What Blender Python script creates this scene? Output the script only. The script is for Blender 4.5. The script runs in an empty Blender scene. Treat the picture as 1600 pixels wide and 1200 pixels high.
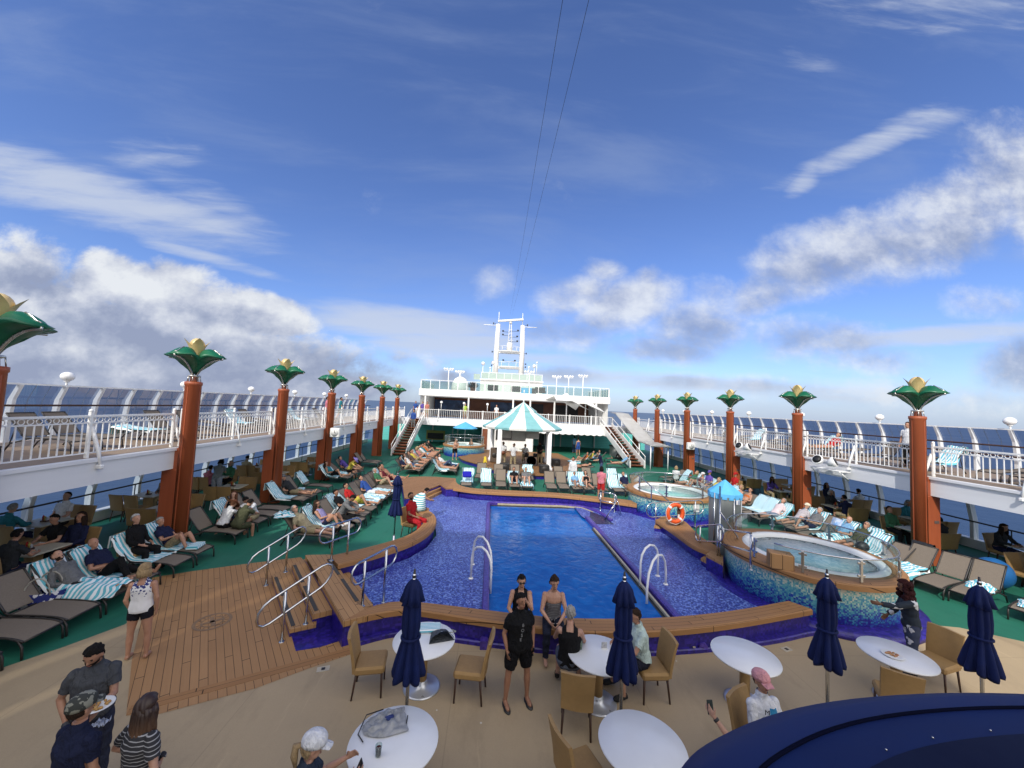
import bpy, math, random
import numpy as np
from mathutils import Vector as V, Matrix, noise
random.seed(11)
S = bpy.context.scene
COL = S.collection
sin, cos, pi, rad = math.sin, math.cos, math.pi, math.radians
ORD = ['first','second','third','fourth','fifth','sixth','seventh','eighth','ninth','tenth','eleventh','twelfth','thirteenth','fourteenth','fifteenth','sixteenth','seventeenth','eighteenth','nineteenth','twentieth','last']

# ------------------------------------------------------------------ camera
CF, PIT, ROL, YAW = 583.3, .0601, .0461, .0526
CAM = V((-2.69, 0, 4.65))
CW = V((sin(YAW)*cos(PIT), cos(YAW)*cos(PIT), sin(PIT)))
_r = V((cos(YAW), -sin(YAW), 0)); _u = _r.cross(CW)
CR = _r*cos(ROL)+_u*sin(ROL); CU = _u*cos(ROL)-_r*sin(ROL)
cd = bpy.data.cameras.new('camera'); cd.sensor_width = 36; cd.lens = 36*CF/1600; cd.clip_end = 60000; cd.clip_start = .05
co = bpy.data.objects.new('camera', cd); COL.objects.link(co)
M = Matrix.Identity(4)
for i in range(3):
    M[i][0], M[i][1], M[i][2], M[i][3] = CR[i], CU[i], -CW[i], CAM[i]
co.matrix_world = M
S.camera = co
def ray(x, y): return CW*CF + CR*(x-800) + CU*(600-y)
def P(x, y, z=0.):
    d = ray(x, y); q = CAM + d*((z-CAM.z)/d.z); return V((q.x, q.y, z))
def PY(x, y, Y):
    d = ray(x, y); return CAM + d*(Y/d.y)

# ------------------------------------------------------------------ mesh builder
class MB:
    def __init__(s): s.v=[]; s.f=[]; s.m=[]; s.s=[]; s.uv=[]
    def add(s, vs, fs, mi=0, sm=False, uv=None):
        o=len(s.v); s.v+= [tuple(a) for a in vs]
        s.uv += (uv if uv else [(a[0],a[1]) for a in vs])
        for f in fs: s.f.append([o+i for i in f]); s.m.append(mi); s.s.append(sm)
        return s
    def box(s, c, d, rz=0., mi=0, rot=None, bev=0.):
        R = rot if rot is not None else Matrix.Rotation(rz,3,'Z')
        c=V(c); hx,hy,hz=d[0]/2,d[1]/2,d[2]/2
        if bev<=0:
            vs=[c+R@V((x*hx,y*hy,z*hz)) for z in(-1,1) for y in(-1,1) for x in(-1,1)]
            return s.add(vs,[(0,2,3,1),(4,5,7,6),(0,1,5,4),(2,6,7,3),(0,4,6,2),(1,3,7,5)],mi)
        b=min(bev,hx*.9,hy*.9,hz*.9); vs=[]; idx={}
        for z in(-1,1):
            for y in(-1,1):
                for x in(-1,1):
                    for k in range(3):
                        h=[hx-b,hy-b,hz-b]; h[k]+=b
                        idx[(x,y,z,k)]=len(vs); vs.append(c+R@V((x*h[0],y*h[1],z*h[2])))
        fs=[]
        for k in range(3):
            a,bb=(k+1)%3,(k+2)%3
            for sg in(-1,1):
                q=[]
                for (p,r) in((-1,-1),(1,-1),(1,1),(-1,1)):
                    t=[0,0,0]; t[k]=sg; t[a]=p; t[bb]=r; q.append(idx[(*t,k)])
                fs.append(q if sg>0 else q[::-1])
        for k in range(3):
            a,bb=(k+1)%3,(k+2)%3
            for p in(-1,1):
                for r in(-1,1):
                    t0=[0,0,0]; t0[a]=p; t0[bb]=r; t0[k]=-1; t1=list(t0); t1[k]=1
                    q=[idx[(*t0,a)],idx[(*t1,a)],idx[(*t1,bb)],idx[(*t0,bb)]]
                    fs.append(q if p*r>0 else q[::-1])
        for x in(-1,1):
            for y in(-1,1):
                for z in(-1,1):
                    q=[idx[(x,y,z,k)] for k in range(3)]; fs.append(q if x*y*z>0 else q[::-1])
        return s.add(vs,fs,mi)
    def tube(s, pts, r, n=8, closed=False, mi=0, sm=True, cap=True, ell=None):
        pts=[V(p) for p in pts]; k=len(pts)
        rs=r if isinstance(r,(list,tuple)) else [r]*k
        vs=[]; up=None
        for i,p in enumerate(pts):
            a=pts[(i-1)%k] if (closed or i>0) else p; b=pts[(i+1)%k] if (closed or i<k-1) else p
            t=(b-a)
            if t.length<1e-9: t=V((0,0,1))
            t.normalize()
            if up is None: up=V((0,0,1)) if abs(t.z)<.9 else V((1,0,0))
            x=up-t*up.dot(t)
            if x.length<1e-6: x=V((1,0,0))-t*t.x
            x.normalize(); y=t.cross(x); up=x
            for j in range(n):
                an=2*pi*j/n; vs.append(p+(x*cos(an)+y*sin(an))*rs[i])
        fs=[]
        for i in range(k if closed else k-1):
            i2=(i+1)%k
            for j in range(n):
                j2=(j+1)%n; fs.append((i*n+j,i*n+j2,i2*n+j2,i2*n+j))
        s.add(vs,fs,mi,sm)
        if cap and not closed:
            o=len(s.v)-k*n
            s.f.append([o+j for j in range(n)][::-1]); s.m.append(mi); s.s.append(False)
            s.f.append([o+(k-1)*n+j for j in range(n)]); s.m.append(mi); s.s.append(False)
        return s
    def cyl(s,a,b,r,n=12,mi=0): return s.tube([a,b],r,n,mi=mi)
    def loft(s, rings, mi=0, sm=True, cap=True, close_path=False):
        n=len(rings[0]); vs=[p for r in rings for p in r]; fs=[]; K=len(rings)
        for i in range(K if close_path else K-1):
            i2=(i+1)%K
            for j in range(n):
                j2=(j+1)%n; fs.append((i*n+j,i*n+j2,i2*n+j2,i2*n+j))
        if cap and not close_path: fs+= [tuple(range(n))[::-1], tuple((K-1)*n+j for j in range(n))]
        return s.add(vs,fs,mi,sm)
    def lathe(s, prof, n=20, c=(0,0,0), mi=0, sm=True, sx=1., sy=1., cap=True):
        c=V(c)
        return s.loft([[c+V((r*sx*cos(2*pi*j/n),r*sy*sin(2*pi*j/n),z)) for j in range(n)] for r,z in prof],mi,sm,cap)
    def sph(s, c, r, nu=12, nv=8, mi=0, R=None):
        c=V(c); r=(r,r,r) if isinstance(r,(int,float)) else r
        rings=[]
        for i in range(nv+1):
            a=-pi/2+pi*i/nv; cr=max(cos(a),.02)
            ring=[]
            for j in range(nu):
                q=V((r[0]*cr*cos(2*pi*j/nu),r[1]*cr*sin(2*pi*j/nu),r[2]*sin(a)))
                ring.append(c+(R@q if R is not None else q))
            rings.append(ring)
        return s.loft(rings,mi,True)
    def prism(s, poly, z0, z1, mi=0, top=None):
        n=len(poly); a=sum(poly[i][0]*poly[(i+1)%n][1]-poly[(i+1)%n][0]*poly[i][1] for i in range(n))
        if a<0: poly=poly[::-1]
        vs=[(p[0],p[1],z0) for p in poly]+[(p[0],p[1],z1) for p in poly]
        s.add(vs,[tuple(range(n))[::-1]]+[(i,(i+1)%n,n+(i+1)%n,n+i) for i in range(n)],mi)
        return s.add(vs[n:],[tuple(range(n))],mi if top is None else top)
    def sheet(s, poly, z, mi=0):
        n=len(poly); a=sum(poly[i][0]*poly[(i+1)%n][1]-poly[(i+1)%n][0]*poly[i][1] for i in range(n))
        if a<0: poly=poly[::-1]
        return s.add([(p[0],p[1],z) for p in poly],[tuple(range(n))],mi)
    def strip(s, A, B, z0, z1, mi=0, closed=False, b=.02):
        """a curved slab between polylines A and B (equal counts), uv = (along, across)"""
        A=[V((p[0],p[1],0)) for p in A]; B=[V((p[0],p[1],0)) for p in B]; n=len(A); d=0.; vs=[]; uv=[]
        for i in range(n):
            if i: d+=((A[i]+B[i])/2-(A[i-1]+B[i-1])/2).length
            a,c=A[i],B[i]; w=(c-a).length; t=(c-a)/max(w,1e-6)
            for q,z,u in((a,z0,-.05),(a,z1-b,-.02),(a+t*b,z1,b),(c-t*b,z1,w-b),(c,z1-b,w+.02),(c,z0,w+.05)):
                vs.append((q.x,q.y,z)); uv.append((d,u))
        fs=[]
        for i in range(n if closed else n-1):
            i2=(i+1)%n
            for j in range(5): fs.append((i*6+j,i*6+j+1,i2*6+j+1,i2*6+j))
            fs.append((i*6+5,i*6,i2*6,i2*6+5))
        if not closed: fs+=[tuple(range(6))[::-1],tuple((n-1)*6+j for j in range(6))]
        return s.add(vs,fs,mi,False,uv)
    def grid(s, fn, nu, nv, mi=0, sm=True, uvfn=None):
        vs=[];uv=[]
        for i in range(nu+1):
            for j in range(nv+1):
                u,w=i/nu,j/nv; vs.append(fn(u,w)); uv.append(uvfn(u,w) if uvfn else (u,w))
        fs=[(i*(nv+1)+j,(i+1)*(nv+1)+j,(i+1)*(nv+1)+j+1,i*(nv+1)+j+1) for i in range(nu) for j in range(nv)]
        return s.add(vs,fs,mi,sm,uv)
    def mesh(s, name, mats):
        me=bpy.data.meshes.new(name); me.from_pydata(s.v,[],s.f)
        me.polygons.foreach_set('material_index',s.m); me.polygons.foreach_set('use_smooth',s.s)
        ul=me.uv_layers.new(name='UVMap'); li=np.empty(len(me.loops),dtype=np.int32); me.loops.foreach_get('vertex_index',li)
        ul.data.foreach_set('uv',np.array(s.uv,dtype=np.float32)[li].ravel())
        for m in (mats if isinstance(mats,(list,tuple)) else [mats]): me.materials.append(m)
        me.update(); return me
    def build(s, name, mats, parent=None, loc=None, rz=0., recalc=False):
        me=s.mesh(name,mats)
        if recalc:
            import bmesh
            b=bmesh.new(); b.from_mesh(me); bmesh.ops.recalc_face_normals(b,faces=b.faces); b.to_mesh(me); b.free()
        return link(name,me,parent,loc,rz)
def link(name, data, parent=None, loc=None, rz=0.):
    o=bpy.data.objects.new(name,data); COL.objects.link(o)
    if parent is not None: o.parent=parent
    if loc is not None: o.location=loc
    if rz: o.rotation_euler=(0,0,rz)
    return o
def tag(o,label=None,cat=None,group=None,kind=None):
    if label: o['label']=label
    if cat: o['category']=cat
    if group: o['group']=group
    if kind: o['kind']=kind
    return o
def thing(name,label,cat,loc=(0,0,0),rz=0.,group=None):
    o=link(name,None,None,loc,rz); o.empty_display_size=.1
    return tag(o,label,cat,group)
def kids(o): return KIDS.get(o.name,[])
KIDS={}
def register(root):
    """remember the tree below a prototype so that copies need no search"""
    for o in bpy.data.objects:
        if o.parent is not None: KIDS.setdefault(o.parent.name,[])
    def walk(o):
        ch=[c for c in bpy.data.objects if c.parent==o]; KIDS[o.name]=ch
        for c in ch: walk(c)
    walk(root); return root
def copy_tree(o,parent=None):
    c=o.copy(); COL.objects.link(c); c.parent=parent
    for ch in kids(o): copy_tree(ch,c)
    return c
USED=set()
def place(proto,label,loc,rz=0.,group=None,scale=None):
    o=proto if proto.name not in USED else copy_tree(proto)
    USED.add(proto.name)
    o.location=loc; o.rotation_euler=(0,0,rz); o['label']=label
    if group: o['group']=group
    if scale: o.scale=scale
    return o

# ------------------------------------------------------------------ materials
def nd(nt,typ,ins=None,**kw):
    n=nt.nodes.new('ShaderNode'+typ)
    for k,v in kw.items(): setattr(n,k,v)
    if ins:
        for k,v in (ins.items() if isinstance(ins,dict) else enumerate(ins)):
            if v is None: continue
            if hasattr(v,'is_output'): nt.links.new(v,n.inputs[k])
            else:
                if isinstance(v,tuple) and len(v)==3 and n.inputs[k].type=='RGBA': v=(*v,1)
                n.inputs[k].default_value=v
    return n
def mth(nt,op,a,b=None,c=None,cl=False):
    n=nd(nt,'Math',[a,b,c],operation=op); n.use_clamp=cl; return n.outputs[0]
def ramp(nt,fac,stops,interp='LINEAR'):
    n=nd(nt,'ValToRGB',[fac]); cr=n.color_ramp; cr.interpolation=interp
    while len(cr.elements)<len(stops): cr.elements.new(.5)
    for e,(p,c) in zip(cr.elements,stops): e.position=p; e.color=(*c,1)
    return n.outputs[0]
def mixc(nt,f,a,b,bl='MIX'):
    n=nd(nt,'Mix',data_type='RGBA',blend_type=bl)
    for i,v in((0,f),(6,a),(7,b)):
        if hasattr(v,'is_output'): nt.links.new(v,n.inputs[i])
        else: n.inputs[i].default_value=(*v,1) if isinstance(v,tuple) else v
    return n.outputs[2]
def newmat(name):
    m=bpy.data.materials.new(name); m.use_nodes=True; nt=m.node_tree
    b=nt.nodes['Principled BSDF']; return m,nt,b
def coords(nt,kind='Object',scale=None,rot=None,loc=None):
    o=nd(nt,'TexCoord').outputs[kind]
    if scale or rot or loc:
        o=nd(nt,'Mapping',{0:o,1:loc or (0,0,0),2:rot or (0,0,0),3:scale or (1,1,1)}).outputs[0]
    return o
def bumpit(nt,b,h,strength,dist=.01):
    nt.links.new(nd(nt,'Bump',{'Strength':strength,'Distance':dist,'Height':h}).outputs[0],b.inputs['Normal'])
def pmat(name,c1,c2=None,scale=6.,rough=.6,metal=0.,bump=0.,spec=.5,detail=4.,stretch=None,fold=0.):
    m,nt,b=newmat(name)
    c2=c2 or tuple(x*.82 for x in c1)
    n=nd(nt,'TexNoise',{'Vector':coords(nt,'Object',stretch),'Scale':scale,'Detail':detail,'Roughness':.6}).outputs[0]
    f=ramp(nt,n,[(.3,(0,0,0)),(.7,(1,1,1))])
    nt.links.new(mixc(nt,f,c2,c1),b.inputs['Base Color'])
    nt.links.new(mth(nt,'MULTIPLY_ADD',n,.25,rough-.12),b.inputs['Roughness'])
    b.inputs['Metallic'].default_value=metal; b.inputs['Specular IOR Level'].default_value=spec
    if fold:
        n2=nd(nt,'TexNoise',{'Vector':coords(nt,'Object',(1,1,.55)),'Scale':13.,'Detail':3.,'Distortion':1.4}).outputs[0]; bumpit(nt,b,n2,fold,.05)
    elif bump:
        n2=nd(nt,'TexNoise',{'Vector':coords(nt),'Scale':scale*6,'Detail':3.}).outputs[0]; bumpit(nt,b,n2,bump)
    return m
MC={}
def cloth(c,key=None):
    k=tuple(round(x,3) for x in c)
    if k not in MC: MC[k]=pmat('cloth',c,tuple(x*.7 for x in c),14.,.85,0,.25,.2,fold=.8)
    return MC[k]
def skinm(c):
    k=('s',)+tuple(c)
    if k not in MC: MC[k]=pmat('skin',c,(c[0]*.86,c[1]*.78,c[2]*.74),9.,.5,0,.05,.4)
    return MC[k]
white=pmat('white_paint',(.8,.8,.78),(.67,.66,.62),1.6,.42,bump=.02,stretch=(1,1,.3),detail=8.)
whiteR=pmat('white_rail',(.82,.82,.81),(.76,.76,.74),3.,.35)
fasc=pmat('fascia_paint',(.74,.75,.77),(.66,.67,.69),.7,.45,stretch=(1,.25,3))
orange=pmat('orange_paint',(.37,.088,.03),(.28,.064,.022),5.,.48,stretch=(1,1,.12),detail=8.)
green_leaf=pmat('green_enamel',(.006,.135,.06),(.004,.095,.042),2.,.38)
gold=pmat('gold_paint',(.68,.52,.25),(.58,.43,.19),4.,.4,.1)
silver=pmat('silver_trim',(.62,.6,.56),(.5,.48,.45),8.,.25,.8)
steel=pmat('stainless_steel',(.62,.63,.64),(.52,.53,.54),8.,.18,1.)
dark_frame=pmat('dark_frame',(.028,.024,.021),(.018,.016,.015),6.,.45)
black=pmat('black_plastic',(.012,.012,.013),(.02,.02,.021),6.,.5)
sling=pmat('taupe_sling',(.19,.155,.118),(.15,.122,.092),40.,.8,bump=.3)
wicker_m=None
cream=pmat('cream_laminate',(.5,.46,.36),(.44,.4,.31),5.,.4)
tabwhite=pmat('white_table',(.78,.79,.8),(.72,.73,.74),2.,.35)
navy=pmat('navy_canvas',(.006,.014,.075),(.004,.009,.05),5.,.75,bump=.25,spec=.2)
skyblue=pmat('sky_blue_canvas',(.1,.42,.72),(.08,.35,.62),4.,.7,bump=.1)
teal_wall=None
deckgreen=None
def wood_mat(name,c1,c2,rz=0.,width=.14,uv=False,gap=.06,length=2.4):
    m,nt,b=newmat(name)
    co_=coords(nt,'UV') if uv else coords(nt,'Object',rot=(0,0,rz))
    sp=nd(nt,'SeparateXYZ',[co_]); along=sp.outputs[0] if uv else sp.outputs[1]; across=sp.outputs[1] if uv else sp.outputs[0]
    q=mth(nt,'DIVIDE',across,width); fr=mth(nt,'FRACT',q); fl=mth(nt,'FLOOR',q)
    rnd=nd(nt,'TexWhiteNoise',{'W':fl},noise_dimensions='1D').outputs[0]
    l2=mth(nt,'ADD',mth(nt,'DIVIDE',along,length),mth(nt,'MULTIPLY',rnd,7.)); fr2=mth(nt,'FRACT',l2)
    rnd2=nd(nt,'TexWhiteNoise',{'W':mth(nt,'ADD',mth(nt,'FLOOR',l2),mth(nt,'MULTIPLY',fl,13.7))},noise_dimensions='1D').outputs[0]
    vec=nd(nt,'CombineXYZ',[mth(nt,'MULTIPLY',along,1.2),mth(nt,'MULTIPLY',across,14.),rnd2]).outputs[0]
    g=nd(nt,'TexNoise',{'Vector':vec,'Scale':2.2,'Detail':5.}).outputs[0]
    big=nd(nt,'TexNoise',{'Vector':coords(nt),'Scale':.9,'Detail':3.}).outputs[0]
    col=mixc(nt,mth(nt,'MULTIPLY_ADD',g,.7,mth(nt,'MULTIPLY_ADD',rnd2,.45,-.1),cl=True),c2,c1)
    col=mixc(nt,mth(nt,'MULTIPLY',mth(nt,'SUBTRACT',big,.35,cl=True),.9,cl=True),col,tuple(x*.62 for x in c1))
    seam=mth(nt,'LESS_THAN',fr,gap); seam2=mth(nt,'LESS_THAN',fr2,.006)
    sm_=mth(nt,'MAXIMUM',seam,seam2)
    nt.links.new(mixc(nt,sm_,col,tuple(x*.16 for x in c2)),b.inputs['Base Color'])
    b.inputs['Roughness'].default_value=.6; b.inputs['Specular IOR Level'].default_value=.3
    bumpit(nt,b,mth(nt,'SUBTRACT',g,mth(nt,'MULTIPLY',sm_,2.)),.15,.006)
    return m
WANG=rad(-36)
wood_deck=wood_mat('teak_deck',(.42,.235,.105),(.32,.172,.073),rad(-36+0),.115)
wood_step=wood_mat('teak_steps',(.44,.25,.11),(.33,.18,.075),rad(-36),.11)
wood_bench=wood_mat('teak_bench',(.38,.2,.082),(.28,.14,.054),0,.105,uv=True)
wood_path=wood_mat('teak_path',(.3,.16,.07),(.21,.105,.04),rad(30),.12)
def mosaic(name,stops,tile=.045,grad=None):
    m,nt,b=newmat(name)
    o=coords(nt,'Object',loc=(.0131,.0077,.0113))
    v=nd(nt,'TexVoronoi',{'Vector':o,'Scale':1/tile,'Randomness':0.},distance='CHEBYCHEV',feature='F1')
    sp=nd(nt,'SeparateColor',[v.outputs['Color']]); r=sp.outputs[0]
    if grad:
        z=nd(nt,'SeparateXYZ',[coords(nt)]).outputs[2]
        r=mth(nt,'ADD',mth(nt,'DIVIDE',mth(nt,'SUBTRACT',z,grad[0]),grad[1]-grad[0]),mth(nt,'MULTIPLY',mth(nt,'SUBTRACT',r,.5),grad[2]))
    else:
        big=nd(nt,'TexNoise',{'Vector':coords(nt),'Scale':.55,'Detail':3.}).outputs[0]
        r=mth(nt,'ADD',r,mth(nt,'MULTIPLY',mth(nt,'SUBTRACT',big,.5),.5),cl=True)
    c=ramp(nt,r,stops)
    nt.links.new(c,b.inputs['Base Color']); b.inputs['Roughness'].default_value=.3; b.inputs['Specular IOR Level'].default_value=.5
    bumpit(nt,b,sp.outputs[1],.2,.003)
    return m
mos_floor=mosaic('blue_mosaic',[(0,(.018,.02,.15)),(.35,(.038,.054,.29)),(.65,(.072,.118,.43)),(1,(.22,.31,.63))],.034)
mos_dark=mosaic('indigo_tile',[(0,(.012,.008,.12)),(.6,(.02,.012,.2)),(1,(.035,.02,.28))],.05)
mos_rim=mosaic('purple_tile',[(0,(.04,.022,.19)),(.6,(.06,.035,.26)),(1,(.085,.05,.33))],.05)
mos_tub=mosaic('gradient_mosaic',[(0,(.015,.012,.2)),(.16,(.02,.03,.3)),(.36,(.03,.19,.33)),(.6,(.1,.34,.36)),(.8,(.3,.46,.4)),(1,(.6,.57,.44))],.034,(.1,.98,.62))
def stripe_mat(name,c1,c2,n=9.):
    m,nt,b=newmat(name)
    sp=nd(nt,'SeparateXYZ',[coords(nt,'UV')]); fr=mth(nt,'FRACT',mth(nt,'MULTIPLY',sp.outputs[0],n))
    nz=nd(nt,'TexNoise',{'Vector':coords(nt),'Scale':60.,'Detail':2.}).outputs[0]
    f=mth(nt,'GREATER_THAN',mth(nt,'ADD',fr,mth(nt,'MULTIPLY',mth(nt,'SUBTRACT',nz,.5),.12)),.5)
    nt.links.new(mixc(nt,f,c1,c2),b.inputs['Base Color']); b.inputs['Roughness'].default_value=.9; b.inputs['Specular IOR Level'].default_value=.1
    bumpit(nt,b,nz,.5,.006); return m
towel_m=stripe_mat('striped_towel',(.74,.78,.79),(.13,.45,.54),8.)
towel_d=stripe_mat('striped_towel',(.74,.78,.79),(.09,.36,.4),9.)
def wicker(name,c):
    m,nt,b=newmat(name); o=coords(nt)
    w=nd(nt,'TexWave',{'Vector':o,'Scale':38.,'Distortion':1.5},wave_type='BANDS',bands_direction='Z').outputs['Fac']
    w2=nd(nt,'TexNoise',{'Vector':o,'Scale':16.,'Detail':3.}).outputs[0]
    nt.links.new(mixc(nt,mth(nt,'MULTIPLY_ADD',w,.5,mth(nt,'MULTIPLY',w2,.5)),tuple(x*.6 for x in c),c),b.inputs['Base Color'])
    b.inputs['Roughness'].default_value=.65; bumpit(nt,b,w,.4,.006); return m
wicker_m=wicker('tan_wicker',(.42,.255,.095))
darkwood=pmat('dark_wood',(.06,.025,.012),(.04,.016,.008),9.,.5)
def glass(name,tint,gl=.08,rough=.03):
    m,nt,b=newmat(name); nt.nodes.remove(b)
    out=nt.nodes['Material Output']
    t=nd(nt,'BsdfTransparent',[(*tint,1)]); g=nd(nt,'BsdfGlossy',{'Color':(1,1,1,1),'Roughness':rough})
    lw=nd(nt,'LayerWeight',{'Blend':.25}).outputs['Fresnel']
    mx=nd(nt,'MixShader',[mth(nt,'MULTIPLY_ADD',lw,gl*2.,gl*.3,cl=True),t.outputs[0],g.outputs[0]])
    nt.links.new(mx.outputs[0],out.inputs[0]); return m
glass_screen=glass('tinted_glass',(.54,.61,.74),.12)
glass_low=glass('window_glass',(.5,.6,.74),.02)
glass_clear=glass('clear_glass',(.72,.8,.78),.14)
glass_green=glass('green_glass',(.74,.82,.79),.25,.2)
def water(name,c1,c2,scale,bump,rough=.06,foam=0.):
    m,nt,b=newmat(name); o=coords(nt)
    n1=nd(nt,'TexNoise',{'Vector':o,'Scale':scale,'Detail':4.,'Distortion':.6}).outputs[0]
    n2=nd(nt,'TexNoise',{'Vector':o,'Scale':scale*.22,'Detail':3.}).outputs[0]
    f=mth(nt,'ADD',mth(nt,'MULTIPLY',ramp(nt,n1,[(.42,(0,0,0)),(.62,(1,1,1))]),.55),mth(nt,'MULTIPLY',ramp(nt,n2,[(.35,(0,0,0)),(.7,(1,1,1))]),.5),cl=True)
    col=mixc(nt,f,c1,c2)
    if foam:
        n3=nd(nt,'TexNoise',{'Vector':o,'Scale':scale*2.4,'Detail':6.,'Roughness':.75}).outputs[0]
        col=mixc(nt,mth(nt,'MULTIPLY',ramp(nt,n3,[(.5,(0,0,0)),(.68,(1,1,1))]),foam),col,(.7,.76,.78))
    nt.links.new(col,b.inputs['Base Color']); b.inputs['Roughness'].default_value=rough; b.inputs['IOR'].default_value=1.33; b.inputs['Specular IOR Level'].default_value=.28
    bumpit(nt,b,n1,bump,.05); return m
pool_water=water('pool_water',(.004,.075,.32),(.010,.13,.44),3.4,.3,.08)
tub_water=water('whirlpool_water',(.2,.42,.52),(.5,.66,.7),7.,.5,.1,.55)
tub_water2=water('whirlpool_water_green',(.24,.48,.48),(.42,.62,.58),5.,.4,.1,.15)
def deckmat(name,c,c2,rough=.55,big=.35,speck=.0):
    m,nt,b=newmat(name); o=coords(nt)
    n1=nd(nt,'TexNoise',{'Vector':o,'Scale':big,'Detail':6.,'Roughness':.65}).outputs[0]
    n2=nd(nt,'TexNoise',{'Vector':o,'Scale':90.,'Detail':2.}).outputs[0]
    n3=nd(nt,'TexNoise',{'Vector':o,'Scale':4.,'Detail':5.,'Roughness':.7}).outputs[0]
    f=mth(nt,'ADD',mth(nt,'MULTIPLY',ramp(nt,n1,[(.3,(0,0,0)),(.7,(1,1,1))]),.55),mth(nt,'MULTIPLY',n3,.45),cl=True)
    col=mixc(nt,f,c2,c)
    col=mixc(nt,mth(nt,'MULTIPLY',mth(nt,'SUBTRACT',n2,.45,cl=True),.8),col,tuple(x*.6 for x in c))
    v=nd(nt,'TexVoronoi',{'Vector':o,'Scale':1.3}).outputs['Distance']
    if speck: col=mixc(nt,mth(nt,'MULTIPLY',mth(nt,'LESS_THAN',v,.022),speck),col,(.62,.58,.5))
    st=nd(nt,'TexNoise',{'Vector':coords(nt,'Object',(1,.35,1)),'Scale':1.6,'Detail':6.,'Roughness':.7}).outputs[0]
    col=mixc(nt,mth(nt,'MULTIPLY',ramp(nt,st,[(.52,(0,0,0)),(.72,(1,1,1))]),.5),col,tuple(x*.66 for x in c2))
    sc=nd(nt,'TexNoise',{'Vector':coords(nt,'Object',(2.2,.25,1),(0,0,.6)),'Scale':2.6,'Detail':8.,'Roughness':.75,'Distortion':.5}).outputs[0]
    col=mixc(nt,mth(nt,'MULTIPLY',ramp(nt,sc,[(.62,(0,0,0)),(.72,(1,1,1))]),.35),col,tuple(min(1,x*1.35) for x in c))
    sp2=nd(nt,'SeparateXYZ',[o]); sx_=mth(nt,'FRACT',mth(nt,'DIVIDE',sp2.outputs[0],3.1)); sy_=mth(nt,'FRACT',mth(nt,'DIVIDE',sp2.outputs[1],2.45))
    col=mixc(nt,mth(nt,'MULTIPLY',mth(nt,'MAXIMUM',mth(nt,'LESS_THAN',sx_,.005),mth(nt,'LESS_THAN',sy_,.006)),.28),col,tuple(x*.5 for x in c2))
    nt.links.new(col,b.inputs['Base Color'])
    nt.links.new(mth(nt,'MULTIPLY_ADD',n1,.3,rough-.15),b.inputs['Roughness']); b.inputs['Specular IOR Level'].default_value=.3
    bumpit(nt,b,n2,.15,.004); return m
deckgreen=deckmat('green_deck',(.024,.165,.105),(.017,.125,.08))
deckbeige=deckmat('beige_deck',(.43,.33,.20),(.36,.275,.168),speck=1.)
decktan=deckmat('tan_deck',(.3,.22,.15),(.24,.18,.12))
def siding(name,c):
    m,nt,b=newmat(name); z=nd(nt,'SeparateXYZ',[coords(nt)]).outputs[2]
    fr=mth(nt,'FRACT',mth(nt,'MULTIPLY',z,5.)); f=mth(nt,'LESS_THAN',fr,.12)
    n=nd(nt,'TexNoise',{'Vector':coords(nt),'Scale':1.5,'Detail':3.}).outputs[0]
    nt.links.new(mixc(nt,mth(nt,'MULTIPLY_ADD',f,.6,mth(nt,'MULTIPLY',n,.3)),c,tuple(x*.45 for x in c)),b.inputs['Base Color'])
    b.inputs['Roughness'].default_value=.5; bumpit(nt,b,fr,.3,.02); return m
teal_wall=siding('teal_siding',(.12,.52,.48))
lamp_glass=pmat('opal_globe',(.85,.85,.84),(.8,.8,.79),3.,.2)
mural=pmat('dark_mural',(.01,.02,.05),(.05,.12,.28),1.2,.4)
brownwood=pmat('brown_panel',(.2,.065,.025),(.13,.04,.017),2.,.45)
yellow=pmat('yellow_plastic',(.75,.55,.03),(.68,.48,.02),6.,.4)
lifeorange=pmat('lifebuoy_orange',(.72,.1,.02),(.62,.08,.015),7.,.45)
greycurtain=pmat('grey_booth',(.2,.22,.21),(.165,.18,.175),2.,.45,stretch=(6,6,.3))
screen_white=pmat('screen_fabric',(.62,.62,.6),(.55,.55,.53),3.,.7)
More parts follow.
